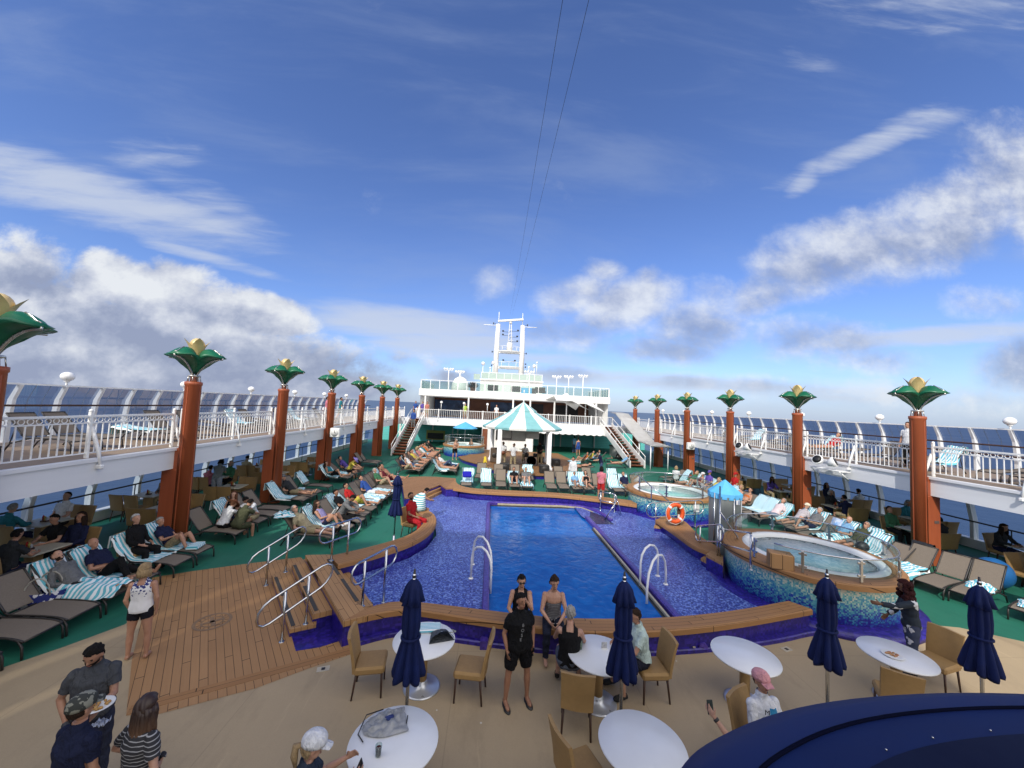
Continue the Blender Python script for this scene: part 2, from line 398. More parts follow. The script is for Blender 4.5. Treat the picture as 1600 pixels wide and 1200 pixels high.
# ------------------------------------------------------------------ sky, sun, sea
SUN_EL, SUN_D = 45., V((.44,.90,-.86)).normalized()
SUN_EL = math.degrees(math.asin(-SUN_D.z))
SKYS=.15; EXPO=.6
def make_world():
    w=bpy.data.worlds.new('World'); S.world=w; w.use_nodes=True; nt=w.node_tree; nt.nodes.clear()
    out=nd(nt,'OutputWorld'); bg=nd(nt,'Background',{'Strength':SKYS}); nt.links.new(bg.outputs[0],out.inputs[0])
    sky=nd(nt,'TexSky',sky_type='NISHITA',sun_disc=False,sun_elevation=rad(SUN_EL),sun_rotation=math.atan2(-SUN_D.x,-SUN_D.y),altitude=0.,air_density=1.,dust_density=.6,ozone_density=2.2)
    d=nd(nt,'TexCoord').outputs['Generated']; sp=nd(nt,'SeparateXYZ',[d])
    yy=mth(nt,'MAXIMUM',mth(nt,'ABSOLUTE',sp.outputs[1]),.06)
    u=mth(nt,'DIVIDE',sp.outputs[0],yy); v=mth(nt,'DIVIDE',sp.outputs[2],yy)
    uv=nd(nt,'CombineXYZ',[u,v,0.]).outputs[0]
    def blobs(L):
        acc=None
        for (px,py,rx,ry,ro,wt) in L:
            c=ray(px,py); k=1/CF/ (V((c.x,c.y,c.z)).normalized().y)  # angular growth away from the axis
            mp=nd(nt,'Mapping',{0:uv,1:(c.x/c.y,c.z/c.y,0),2:(0,0,rad(ro)),3:(rx*k,ry*k,1)},vector_type='TEXTURE').outputs[0]
            q=nd(nt,'VectorMath',[mp,mp],operation='DOT_PRODUCT').outputs['Value']
            m=mth(nt,'MULTIPLY_ADD',q,-wt,wt)
            acc=m if acc is None else mth(nt,'MAXIMUM',acc,m)
        return mth(nt,'MAXIMUM',acc,-.6)
    def fbm(vec,sc,de=8.,ro=.58,dist=0.):
        return nd(nt,'TexNoise',{'Vector':vec,'Scale':sc,'Detail':de,'Roughness':ro,'Distortion':dist}).outputs[0]
    def off(x,y,sx=1.,sy=1.,rot=0.): return nd(nt,'Mapping',{0:uv,1:(x,y,0),2:(0,0,rad(rot)),3:(sx,sy,1)}).outputs[0]
    n0=fbm(off(3.1,1.7,1,1.35),4.2); n1=fbm(off(3.1-.03,1.7-.07,1,1.35),4.2); nf=fbm(off(9.,4.,1,1.3),13.,8.,.66,.25)
    cum=[(165,442,48,38,0,1.05),(150,412,24,20,0,.8),(240,462,80,46,8,1.1),(300,492,130,48,0,1.05),(405,492,85,36,-12,1.),(20,432,62,48,0,.85),(90,505,140,56,0,1.1),
      (700,588,60,20,0,.5),(560,572,150,26,0,.5),(640,565,80,20,0,.4),(250,555,290,52,0,1.15),(40,570,250,62,0,1.2),(420,595,240,34,0,.9)]
    soft=[(900,462,66,34,20,.7),(985,478,100,42,15,.85),(1090,508,88,44,0,.8),(1040,548,90,22,0,.65),(880,522,80,28,0,.6),(1010,436,22,15,30,.45),(940,424,34,18,0,.5),
      (1250,412,64,44,15,.8),(1340,384,125,40,18,.85),(1480,348,135,44,25,.85),(1600,285,55,62,20,.8),(1190,460,72,28,30,.6),(1120,475,55,32,0,.45),
      (1270,530,95,28,0,.55),(1340,560,80,16,0,.35),(1615,565,66,30,10,.8),(768,447,28,20,35,.25),(880,582,60,16,0,.4),(1160,600,140,12,0,.35),(1400,620,200,14,0,.25),(1560,475,50,14,0,.3)]
    grey=[(40,430,60,34,0,.7),(250,570,330,44,0,1.1),(30,570,260,70,0,1.15),(395,505,100,20,-8,.7),(560,575,210,40,0,.85),(150,500,150,28,0,.55),(700,590,70,26,0,.8),(330,600,300,30,0,1.),
      (900,510,120,30,0,.7),(1060,545,110,26,0,1.),(1110,515,90,36,0,.6),(950,470,50,20,0,.35),(1290,530,100,30,0,.6),(1320,415,190,22,14,.5),(1500,385,150,24,22,.5),(1560,290,60,50,20,.3),(1200,470,80,20,25,.5),(1610,565,80,30,0,.8),(880,588,70,16,0,.9),(1160,602,150,12,0,.8)]
    K=1/SKYS/2**EXPO
    cm=mth(nt,'ADD',blobs(cum),mth(nt,'MULTIPLY_ADD',n0,1.7,-.9))
    cm=mth(nt,'ADD',cm,mth(nt,'MULTIPLY_ADD',nf,1.15,-.575))
    cmask=nd(nt,'MapRange',{0:cm,1:-.08,2:.62,3:0.,4:.97},interpolation_type='SMOOTHSTEP').outputs[0]
    sm=mth(nt,'ADD',mth(nt,'ADD',blobs(soft),mth(nt,'MULTIPLY_ADD',n0,1.5,-.8)),mth(nt,'MULTIPLY_ADD',nf,1.,-.5))
    smask=nd(nt,'MapRange',{0:sm,1:-.4,2:.85,3:0.,4:.84},interpolation_type='SMOOTHSTEP').outputs[0]
    cmask=mth(nt,'MAXIMUM',cmask,smask)
    gm=mth(nt,'ADD',blobs(grey),mth(nt,'MULTIPLY_ADD',n1,1.3,-.7))
    gmask=nd(nt,'MapRange',{0:gm,1:-.35,2:.9,3:0.,4:1.},interpolation_type='SMOOTHSTEP').outputs[0]
    rel=mth(nt,'MULTIPLY',mth(nt,'SUBTRACT',n0,n1),2.2)
    lit=mth(nt,'ADD',mth(nt,'ADD',mth(nt,'SUBTRACT',.80,mth(nt,'MULTIPLY',gmask,.6)),rel),mth(nt,'MULTIPLY_ADD',nf,.7,-.35),cl=True)
    ccol=ramp(nt,lit,[(0,(.31,.36,.51)),(.3,(.41,.46,.60)),(.6,(.58,.62,.73)),(1,(.82,.85,.89))])
    ccol=nd(nt,'VectorMath',[ccol],operation='SCALE'); ccol.inputs['Scale'].default_value=K; ccol=ccol.outputs[0]
    # thin streaks, drawn out along the wind
    wn=fbm(off(1.,2.,1.1,6.5,12.),3.2,7.,.62,.35); wn2=fbm(off(5.,1.,.55,2.4,8.),2.4,6.,.6,.4)
    wisp=[(90,292,200,34,-12,1.1),(230,325,165,26,-11,1.05),(320,402,95,9,-12,.75),(30,268,120,28,-15,.8),(245,240,60,20,5,.5),(330,315,90,22,-20,.55),
      (640,508,190,30,-2,1.5),(700,535,150,28,0,1.45),(560,490,90,20,-6,1.),
      (1350,232,110,15,27,.85),(1262,275,44,14,48,.7),(1450,188,50,18,18,.7),(1480,523,175,12,7,1.15),(1500,12,100,24,8,.4),(1330,18,50,20,10,.25),(1262,92,40,12,-15,.3),(1000,595,300,16,0,1.1),(1250,612,260,12,0,.8),(850,560,120,12,0,.7)]
    wm=mth(nt,'ADD',blobs(wisp),mth(nt,'MULTIPLY_ADD',wn,2.,-1.15))
    wmask=nd(nt,'MapRange',{0:wm,1:-.2,2:1.15,3:0.,4:.78},interpolation_type='SMOOTHSTEP').outputs[0]
    veil=nd(nt,'MapRange',{0:wn2,1:.42,2:.85,3:0.,4:.32},interpolation_type='SMOOTHSTEP').outputs[0]
    hz=nd(nt,'MapRange',{0:sp.outputs[2],1:.0,2:.11,3:.7,4:0.},interpolation_type='SMOOTHSTEP').outputs[0]
    hz=mth(nt,'MULTIPLY',hz,mth(nt,'MULTIPLY_ADD',wn2,.9,.45),cl=True)
    wcol=tuple(x*K for x in(.62,.68,.80))
    hs=mixc(nt,1.,sky.outputs[0],(.47,.545,.78),'MULTIPLY')
    c=mixc(nt,veil,hs,tuple(x*K for x in(.36,.45,.66)))
    c=mixc(nt,hz,c,tuple(x*K for x in(.50,.60,.77)))
    c=mixc(nt,wmask,c,wcol); c=mixc(nt,cmask,c,ccol)
    # bright cloud glow added behind the viewer to fill the shaded deck
    bk=nd(nt,'MapRange',{0:sp.outputs[1],1:.12,2:-.35,3:0.,4:.75},interpolation_type='SMOOTHSTEP').outputs[0]
    up=nd(nt,'MapRange',{0:sp.outputs[2],1:-.02,2:.12,3:0.,4:1.}).outputs[0]
    bk=mth(nt,'MULTIPLY',mth(nt,'MULTIPLY',bk,up),mth(nt,'MULTIPLY_ADD',n0,1.,.4),cl=True)
    c=mixc(nt,bk,c,tuple(x*K for x in(2.55,2.4,2.2)))
    nt.links.new(c,bg.inputs[0])
make_world()
sl=bpy.data.lights.new('sun','SUN'); sl.energy=2.4; sl.angle=rad(.6); sl.color=(1,.95,.87)
so=bpy.data.objects.new('sun',sl); COL.objects.link(so); so.rotation_euler=SUN_D.to_track_quat('-Z','Y').to_euler()
S.view_settings.view_transform='Standard'; S.view_settings.look='None'; S.view_settings.exposure=EXPO; S.view_settings.gamma=1.
S.cycles.max_bounces=6; S.cycles.diffuse_bounces=3; S.cycles.glossy_bounces=3; S.cycles.transparent_max_bounces=16; S.cycles.caustics_reflective=False; S.cycles.caustics_refractive=False
S.cycles.use_denoising=True; S.cycles.sample_clamp_indirect=6.

m,nt,b=newmat('sea_water'); o_=coords(nt)
w1=nd(nt,'TexNoise',{'Vector':o_,'Scale':.09,'Detail':7.,'Roughness':.62}).outputs[0]; w2=nd(nt,'TexNoise',{'Vector':coords(nt,'Object',(1,.4,1)),'Scale':.008,'Detail':4.}).outputs[0]
nt.links.new(mixc(nt,ramp(nt,mth(nt,'MULTIPLY_ADD',w2,.6,mth(nt,'MULTIPLY',w1,.4)),[(.35,(0,0,0)),(.65,(1,1,1))]),(.045,.075,.13),(.075,.112,.168)),b.inputs['Base Color'])
b.inputs['Roughness'].default_value=.42; b.inputs['Specular IOR Level'].default_value=.22; bumpit(nt,b,w1,.6,1.2)
sea=MB(); RR=[0,60,200,700,2500,9000,40000]; NN=48
sv=[(0,0,-26)]; sf=[]
for r_ in RR[1:]: sv+=[(r_*cos(2*pi*k/NN),r_*sin(2*pi*k/NN),-26-r_*r_/1.28e7*.0) for k in range(NN)]
for k in range(NN): sf.append((0,1+k,1+(k+1)%NN))
for q in range(len(RR)-2):
    for k in range(NN): a=1+q*NN+k; a2=1+q*NN+(k+1)%NN; sf.append((a,a+NN,a2+NN,a2))
sea.add(sv,sf); tag(sea.build('sea',m),kind='structure')

# ------------------------------------------------------------------ decks
XO=16.6; XF=12.16; ZU=2.95; YA,YB=-3.,42.6
COLY=[12.07+5.04*(i-1) for i in range(8)]
d=MB(); d.box((0,21.,-.15),(2*XO+.5,58.,.3)); tag(d.build('pool_deck',deckgreen),kind='structure')
d=MB(); 
bl=[P(-70,1070),P(0,1045),P(100,1011),P(195,976),P(232,944),P(300,925)]
br=[P(1405,975),P(1440,975),P(1500,981),P(1600,1003),P(1700,1030)]
d.sheet([(-13.5,-2)]+[(p.x,p.y) for p in bl]+[(-3,9),(4,9.5)]+[(p.x,p.y) for p in br]+[(13.5,-2)],.004)
tag(d.build('beige_deck_surface',deckbeige),kind='structure')
d=MB(); wp=[P(a,b_) for a,b_ in[(238,903),(300,893),(387,881),(470,871),(520,930),(557,1020),(480,1046),(400,1076),(250,1116),(197,1119),(206,1032),(222,965)]]
d.sheet([(p.x,p.y) for p in wp],.008); tag(d.build('teak_deck',wood_deck),kind='structure')
ed=MB()
for A,B_ in((wp[5],wp[9]),):
    t=(B_-A).normalized(); nrm=V((-t.y,t.x,0)); 
    if nrm.y<0: nrm=-nrm
    ed.strip([A,A+(B_-A)*.5,B_],[A+nrm*.2,A+(B_-A)*.5+nrm*.2,B_+nrm*.2],-.01,.014,b=.01)
tag(ed.build('teak_deck_border',wood_bench),kind='structure')
# emblem set flush in the teak
em=MB(); ec=P(332,972); 
def ringflat(mb,c,r0,r1,z,n=40,mi=0):
    vs=[];fs=[]
    for k in range(n):
        a=2*pi*k/n; vs+=[(c.x+r0*cos(a),c.y+r0*sin(a),z),(c.x+r1*cos(a),c.y+r1*sin(a),z)]
    for k in range(n): fs.append((2*k,2*k+1,2*((k+1)%n)+1,2*((k+1)%n)))
    mb.add(vs,fs,mi)
ringflat(em,ec,.27,.33,.0125); ringflat(em,ec,.17,.2,.0125)
for a in(rad(40),rad(130)): em.box((ec.x,ec.y,.0125),(.34,.07,.002),a)
for k in range(16): 
    a=2*pi*k/16; em.box((ec.x+.235*cos(a),ec.y+.235*sin(a),.0125),(.05,.02,.002),a)
tag(em.build('deck_emblem',pmat('emblem_inlay',(.2,.125,.065),(.24,.15,.08),8.,.6)),'round inlaid compass emblem with a dark cross on the teak deck','emblem')
# deck drains
for (px,py),lb in(((505,1046),'small square drain in the beige deck beside the teak deck edge'),((1229,1015),'small square drain in the beige deck in front of the blue tile plinth')):
    q=P(px,py); g=MB(); g.box((q.x,q.y,.008),(.2,.13,.008),.3); g.box((q.x,q.y,.0135),(.06,.06,.004),.3,1)
    tag(g.build('deck_drain',[pmat('drain_plate',(.5,.44,.33),None,5.,.4),black]),lb,'drain')

# ------------------------------------------------------------------ ship sides: upper decks, rails, windscreens, windows, columns
FR=1.155; screen_bar=pmat('screen_bar',(.28,.34,.44),None,4.,.4)
for sg,side in((-1,'port'),(1,'starboard')):
    d=MB(); d.box((sg*(XF+XO+.2)/2,(YA+YB)/2,2.63),(XO+.2-XF,YB-YA,.64)); 
    d.sheet([(sg*(XF+.06),YA),(sg*(XO+.15),YA),(sg*(XO+.15),YB),(sg*(XF+.06),YB)],2.954,1)
    d.box((sg*(XF-.03),(YA+YB)/2,2.9),(.06,YB-YA,.08),0,0)
    tag(d.build('upper_deck',[fasc,decktan]),kind='structure')
    # railing per bay
    for i in range(-1,7):
        y0=COLY[i+1]-5.04 if i>=0 else COLY[0]-5.04; 
        y0=12.07+5.04*(i-1); y1=y0+5.04
        if y0<-3: continue
        if y1>YB: y1=YB
        where=('in the bay abaft the first '+side+' column') if i<1 else f'between the {ORD[i-1]} and {ORD[i]} {side} columns'
        if i==0 and side=='port': where='beside the cut-off port leaf crown'
        if i<0: where=f'in the sternmost {side} bay of the upper deck'
        t=thing('deck_railing',f'white baluster railing of the upper deck {where}','railing',(sg*(XF+.12),y0,ZU))
        p=MB(); n=int((y1-y0)/.165)
        for z,rr in((1.0,.03),(.84,.016),(.12,.016)): p.box((0,(y1-y0)/2,z),(rr*2,y1-y0-.3,rr*1.6))
        for k in range(n+1):
            yy=.18+k*(y1-y0-.36)/n; p.box((0,yy,.48),(.02,.022,.72))
        nr=n if i<4 else 0
        for k in range(nr):
            yy=.18+(k+.5)*(y1-y0-.36)/n
            p.tube([(0,yy+.058*cos(a*pi/4),.915+.058*sin(a*pi/4)) for a in range(8)],.011,4,True)
        p.build('rail_panel',whiteR,t)
        for k in(0.03,.5,.97):
            yy=(y1-y0)*k; q=MB(); q.box((0,yy,.55),(.07,.07,1.12),bev=.01); q.sph((0,yy,1.13),.045,8,6)
            po=q.build('post',whiteR,t)
            if k==.5 or i<3:
                q=MB(); q.tube([(0,yy+.05,.75),(-sg*.16,yy+.12,.1),(-sg*.2,yy+.14,-.22)],[.045,.04,.03],6); q.box((-sg*.19,yy+.14,-.22),(.14,.1,.1),bev=.02); q.build('bracket',whiteR,po)
    # windscreen at the outer edge
    t=thing('windscreen','tall tinted glass windscreen with white fins along the '+side+' edge of the upper deck','windscreen',(sg*XO,0,ZU))
    k0=int(YA/FR); k1=int(YB/FR)
    for k in range(k0,k1+1):
        y=k*FR; f=MB()
        pr=[(0,-.02),(-.02,.7),(-.1,1.25),(-.3,1.68)]
        f.loft([[V((-sg*(-x)-sg*wd,y-.045,z)),V((-sg*(-x)-sg*wd,y+.045,z)),V((-sg*(-x)+sg*.04,y+.05,z)),V((-sg*(-x)+sg*.04,y-.05,z))] for (x,z),wd in zip(pr,(.12,.11,.09,.06))],0,False)
        f.build('fin',whiteR,t)
        if k<k1:
            g=MB(); g.grid(lambda a,c,y=y:V((sg*(.03+[0,-.02,-.1,-.3][min(3,int(a*3+.01))]),y+.05+c*(FR-.1),[0.08,.7,1.25,1.68][min(3,int(a*3+.01))])),3,1); 
            [g.grid(lambda a,c,y=y,q_=q_:V((sg*(.018+[0,-.02,-.1,-.3][min(3,int(a*3+.01))]),y+FR*q_+c*.022,[0.08,.7,1.25,1.68][min(3,int(a*3+.01))])),3,1,1) for q_ in(.34,.66)]; go=g.build('glass_pane',[glass_screen,screen_bar],t)
    f=MB(); f.box((-sg*.29,(YA+YB)/2,1.7),(.09,YB-YA,.05)); f.build('top_rail',whiteR,t)
    for z,x in((1.08,.42),(.72,.5)):
        f=MB(); f.tube([(-sg*x,YA,z),(-sg*x,YB,z)],.03,8); f.build('handrail',darkwood,t)
    # window wall below
    t=thing('window_wall','row of big sea windows with white mullions under the '+side+' upper deck','windows',(sg*(XO-.25),0,0))
    for k in range(k0,k1):
        y=k*FR*1.5
        if y>YB-1: break
        f=MB(); f.loft([[V((x-sg*.1,y-.06,z)),V((x-sg*.1,y+.06,z)),V((x+sg*.1,y+.06,z)),V((x+sg*.1,y-.06,z))] for x,z in((0,0),(0,1.),(-sg*.28,2.3))],0,False); f.build('mullion',white,t)
        g=MB(); g.add([(sg*.05,y+.06,.35),(sg*.05,y+FR*1.5-.06,.35),(-sg*.26,y+FR*1.5-.06,2.12),(-sg*.26,y+.06,2.12)],[(0,1,2,3)]); g.build('pane',glass_low,t)
    f=MB(); f.box((0,(YA+YB)/2,.17),(.3,YB-YA,.34)); f.build('sill',white,t)
    f=MB(); f.box((-sg*.3,(YA+YB)/2,2.2),(.3,YB-YA,.19)); f.build('lintel',pmat('lintel_grey',(.2,.2,.21),None,2.,.5),t)
    f=MB(); f.tube([(-sg*.45,YA,1.08),(-sg*.45,YB,1.08)],.028,8)
    for k in range(int(YA/2.5),int(YB/2.5)): f.tube([(-sg*.45,k*2.5,0),(-sg*.45,k*2.5,1.08)],.018,6)
    f.build('handrail',dark_frame,t)
    # globe lamps on the windscreen
    for j,y in enumerate([8.0,12.7,17.3,21.9,26.6,31.2,35.8,40.4]):
        t=thing('globe_lamp',f'white globe lamp on the {side} windscreen, {ORD[j]} from the stern end','lamp',(sg*(XO-.32),y,ZU+1.72),group='globe lamps along the windscreens')
        q=MB(); q.sph((0,0,.28),(.17,.17,.15),14,8); q.build('globe',lamp_glass,t)
        q=MB(); q.tube([(sg*.03,0,-.02),(0,0,.02),(0,0,.15)],.028,6); q.lathe([(.05,.1),(.08,.13),(.05,.15)],10); q.build('stem',whiteR,t)

def make_column():
    t=thing('deck_column','x','column',group='orange columns along the deck edges')
    q=MB(); [q.lathe([(.205,zz),(.211,zz+.012),(.211,zz+.05),(.205,zz+.062)],24,cap=False) for zz in(.0,)]; q.lathe([(.205,0),(.205,4.84),(.225,4.86),(.225,4.95),(.18,4.96)],24); 
    for a in(0,pi/2,pi,3*pi/2): q.box((.205*cos(a),.205*sin(a),2.45),(.012,.03,4.7),a)
    q.build('shaft',orange,t)
    q=MB(); q.box((.28,0,1.15),(.56,.34,2.295),bev=.02); q.box((.15,0,2.6),(.3,.3,.66)); w=q.build('pier',orange,t)
    q=MB(); q.box((.4,-.18,1.45),(.16,.02,.09),bev=.005); q.build('plate',pmat('grey_plate',(.12,.09,.08),None,6.,.4),w)
    q=MB(); q.lathe([(.1,4.95),(.1,5.1),(.16,5.12),(.16,5.16)],14)
    for a in range(6): q.tube([(.17*cos(a),.17*sin(a),4.96),(.15*cos(a),.15*sin(a),5.14)],.012,5)
    q.build('collar',silver,t)
    z0=5.08
    def zb(s): return .62*(1-(1-s)**2.4)
    def zt(s): return .64+.27*sin(pi*min(1,s*.97)**.9)+.02*s
    def wd(s): return .16+.34*sin(pi*min(1,s*.93))**.8 if s<.97 else .17
    for k in range(4):
        A=pi/4*0+pi/2*k; R=Matrix.Rotation(A,3,'Z')@Matrix.Diagonal((.78,.84,1.)); rings=[]; keel=[]; edge=[]
        for i in range(11):
            s=.06+.94*i/10; r=s*1.0; b_,t_=zb(s),zt(s); 
            if i==10: t_=b_+.1
            c=(b_+t_)/2; h=(t_-b_)/2; w_=wd(s)*min(1,(s+.1)/.35)
            ring=[]
            for j in range(14):
                an=2*pi*j/14; yy=w_*sin(an)*(.62 if cos(an)<0 else 1.); zz=c-h*cos(an)*(1. if abs(an-pi)>1e-6 else 1.)
                ring.append(R@V((r+.04*abs(sin(an)),yy,z0+zz-.1*(sin(an)**2)*(h))))
            rings.append(ring); keel.append(R@V((r+.012,0,z0+b_-.015)))
        q=MB(); q.loft(rings); lf=q.build('leaf',green_leaf,t,recalc=True)
        top=[R@V((.06+.94*i/10,0,z0+zt(.06+.94*i/10)+.008)) for i in range(6,11)]; top[-1]=R@V((1.012,0,z0+zb(1.)+.1))
        q=MB(); q.tube(keel+[R@V((1.03,0,z0+zb(1.)+.03))],[.03]*11+[.022],7); q.tube(top,.016,6); q.build('trim',silver,lf)
    q=MB()
    for k in range(4):
        A=pi/4+pi/2*k; R=Matrix.Rotation(A,3,'Z')
        q.grid(lambda u,w,R=R:R@V(((.12+.09*u+.13*u**3)*cos((w-.5)*pi/2*(1.15 if u<.5 else max(.03,1.15*(1-((u-.5)/.5)**1.4)))),(.12+.09*u+.13*u**3)*sin((w-.5)*pi/2*(1.15 if u<.5 else max(.03,1.15*(1-((u-.5)/.5)**1.4)))),z0+.55+.66*u)),12,8)
    q.lathe([(.1,z0+.5),(.12,z0+.65),(.17,z0+.85),(.195,z0+1.0)],16)
    q.sph((0,0,z0+1.0),(.2,.2,.24),16,10); q.build('flower_bud',gold,t)
    return register(t)
colp=make_column()
for sg,side in((-1,'port'),(1,'starboard')):
    for i in range(0 if sg<0 else 1,7):
        y=COLY[i]
        if sg<0: lb=['orange column cut by the frame edge, only its leaf crown showing'][0] if i==0 else f'orange column under a green leaf crown, {ORD[i-1]} whole one of the port row'
        else: lb=f'orange column under a green leaf crown, {ORD[i-1]} of the starboard row from the stern'
        o=place(colp,lb,(sg*11.92,y+(.33 if i==0 else 0),0),0 if sg>0 else pi)
        if i==0: pass
# ------------------------------------------------------------------ pool island
def px(L,z=0.): return [P(a,b_,z) for a,b_ in L]
def smooth(L,it=2):
    L=[V(p) for p in L]
    for _ in range(it):
        o=[L[0]]
        for a,b_ in zip(L[:-1],L[1:]): o+=[a*.75+b_*.25,a*.25+b_*.75]
        L=o+[L[-1]]
    return L
def resample(L,n):
    L=[V(p) for p in L]; d=[0]
    for a,b_ in zip(L[:-1],L[1:]): d.append(d[-1]+(b_-a).length)
    out=[];j=0
    for k in range(n):
        s=d[-1]*k/(n-1)
        while j<len(L)-2 and d[j+1]<s: j+=1
        t=(s-d[j])/max(d[j+1]-d[j],1e-9); out.append(L[j].lerp(L[j+1],min(1,max(0,t))))
    return out
ZM=.1
frontin=px([(572,950),(600,941),(630,937.5),(670,941),(760,952),(800,957),(880,965),(995,966),(1080,961),(1160,951),(1230,938)],.5)
frontout=px([(537,970),(575,961),(604,955),(634,951),(668,955),(760,970),(800,975),(880,985),(970,988),(1060,984),(1160,972),(1270,952)],.5)
curvein=px([(528,882),(565,873),(600,863),(640,850),(668,835),(683,818),(681,804),(668,796),(645,789)],.5)
curveout=px([(515,868),(560,858),(600,848),(636,837),(655,825),(662,814),(660,806),(650,800),(632,796)],.5)
farin=px([(697,762),(714,763.5),(735,767),(764,769),(800,771),(865,773),(932,780),(995,789)],.5)
farout=px([(712,748),(713,756),(730,762),(764,764.5),(810,766.5),(865,769),(935,775.5),(995,782.5)],.5)
tub1c,tub2c,tub3c=V((6.06,10.02,0)),V((5.95,17.55,0)),V((-5.0,35.0,0))
wading=MB()
poly=[*frontin[::1]]; 
outline=[V((4.5,8.6,0)),V((4.2,9.6,0)),V((4.1,11.2,0))]+px([(1085,852),(1062,838),(1046,826),(1030,815)],.1)+[V((4.0,16.5,0)),V((4.0,17.2,0))]+list(reversed(farin))+px([(690,768),(660,778),(645,789)],.1)+list(reversed(curvein))+px([(545,905),(583,943)],.1)
# pool water polygon
wl,wr=-2.52,1.62
poolpoly=[(wl,7.7),(wr,7.7),(wr,15.6),(1.4,16.0),(1.4,17.55),(1.2,17.75),(wl,17.75)]
# shallow mosaic ledge with the pool opening cut as four pieces around it
full=[(p.x,p.y) for p in frontin]+[(p.x,p.y) for p in outline]
import bmesh
from mathutils.geometry import delaunay_2d_cdt
from mathutils import Vector
pts=[Vector(p) for p in full]; n_=len(pts); pts+= [Vector(p) for p in poolpoly]; n2_=len(poolpoly)
res=delaunay_2d_cdt(pts,[(i,(i+1)%n_) for i in range(n_)]+[(n_+i,n_+(i+1)%n2_) for i in range(n2_)],[list(range(n_)),[n_+i for i in range(n2_)][::-1]],1,1e-4)
def inpoly(x,y,poly):
    c=False; j=len(poly)-1
    for i in range(len(poly)):
        a,b_=poly[i],poly[j]
        if (a[1]>y)!=(b_[1]>y) and x<(b_[0]-a[0])*(y-a[1])/(b_[1]-a[1])+a[0]: c=not c
        j=i
    return c
vv=[(p.x,p.y,ZM) for p in res[0]]; ff=[]
for f in res[2]:
    cx_=sum(vv[i][0] for i in f)/len(f); cy_=sum(vv[i][1] for i in f)/len(f)
    if inpoly(cx_,cy_,full) and not inpoly(cx_,cy_,poolpoly): ff.append(tuple(f))
wading.add(vv,ff); tag(wading.build('mosaic_ledge',mos_floor),kind='structure')
pw=MB(); pw.sheet([(wl,7.5),(wr,7.5),(wr,15.5),(2.2,15.6),(2.35,16.6),(1.9,17.6),(1.0,17.75),(wl,17.75)],.03); tag(pw.build('pool_water',pool_water),kind='structure')
# raised purple rim and steel gutter
rim=MB()
ra=smooth([V((wl,7.4,0)),V((wl,17.0,0)),V((wl,17.75,0)),V((wl+.7,17.75,0)),V((.8,17.75,0)),V((1.9,17.5,0)),V((2.3,16.7,0)),V((2.45,15.5,0))],2)
rim.strip([p for p in ra],[p+V((-.16,0,0)) if i<len(ra)*.28 else (p+V((-.12,.14,0)) if i<len(ra)*.45 else (p+V((0,.2,0)) if i<len(ra)*.7 else p+V((.16,.08,0)))) for i,p in enumerate(ra)],0.,.17,b=.03)
rim.strip([V((wr,7.4,0)),V((wr,11,0)),V((wr-.12,15.9,0))],[V((wr+.17,7.4,0)),V((wr+.17,11,0)),V((wr+.08,15.9,0))],0.,.16,b=.03)
tag(rim.build('pool_rim',mos_rim),kind='structure')
gut=MB(); gut.strip([V((wl+.35,17.66,0)),V((.9,17.66,0)),V((1.7,17.45,0)),V((2.05,16.8,0))],[V((wl+.35,17.72,0)),V((.9,17.72,0)),V((1.76,17.5,0)),V((2.12,16.83,0))],.05,.12,b=.006)
gut.strip([V((wr-.13,7.4,0)),V((wr-.13,14.6,0))],[V((wr-.07,7.4,0)),V((wr-.07,14.6,0))],.05,.11,b=.006); 
tag(gut.build('overflow_gutter',pmat('gutter_cream',(.42,.37,.26),None,4.,.35)),kind='structure')
gd=MB(); gd.sheet([(wl,17.5),(1.2,17.5),(1.2,17.745),(wl,17.745)],.036); gd.sheet([(wr-.2,7.4),(wr,7.4),(wr,14.9),(wr-.2,14.6)],.036); tag(gd.build('gutter_channel',pmat('gutter_dark',(.03,.035,.04),None,4.,.3)),kind='structure')
st=MB(); st.sheet([(wr+.12,15.05),(2.5,15.1),(2.36,16.2),(2.0,16.9),(wr+.1,16.0)],.106); tag(st.build('stair_well',pmat('dark_tile',(.012,.016,.06),None,6.,.3)),kind='structure')

def bench(name,label,A,B,z0,z1,n,base_in=.1,base_out=.12,group=None,base0=0.):
    A=resample(smooth(A),n); B=resample(smooth(B),n)
    t=thing(name,label,'bench',group=group)
    q=MB(); q.strip(A,B,z1-.12,z1,b=.025); q.build('seat',wood_bench,t)
    q=MB(); q.strip([a.lerp(b_,.14) for a,b_ in zip(A,B)],[b_.lerp(a,.14) for a,b_ in zip(A,B)],base0,z1-.12,b=.003); q.build('base',mos_dark,t)
bench('pool_bench','long curved teak bench on a blue tile wall along the stern edge of the pool',frontin,frontout,0,.5,40)
bench('pool_bench','teak bench bulging round the lifeguard chair at the port side of the pool',curvein,curveout,0,.5,40)
bench('pool_bench','wavy teak bench along the far bow edge of the pool before the towel loungers',farin,farout,0,.5,40)
pl=MB()
plo=smooth(px([(538,1003),(552,1013),(585,1003),(620,995),(660,996),(710,1005),(792,1016),(870,1024),(950,1028),(1025,1026),(1115,1020),(1215,1007),(1275,992),(1310,993),(1340,996),(1375,994),(1398,986),(1407,977),(1404,970)],0.),2)
pli=[V((a.x*.96+.2,a.y+.55,0)) for a in plo]
pl.strip(plo,pli,0.,.09,b=.02); tag(pl.build('tile_plinth',mos_dark),kind='structure')

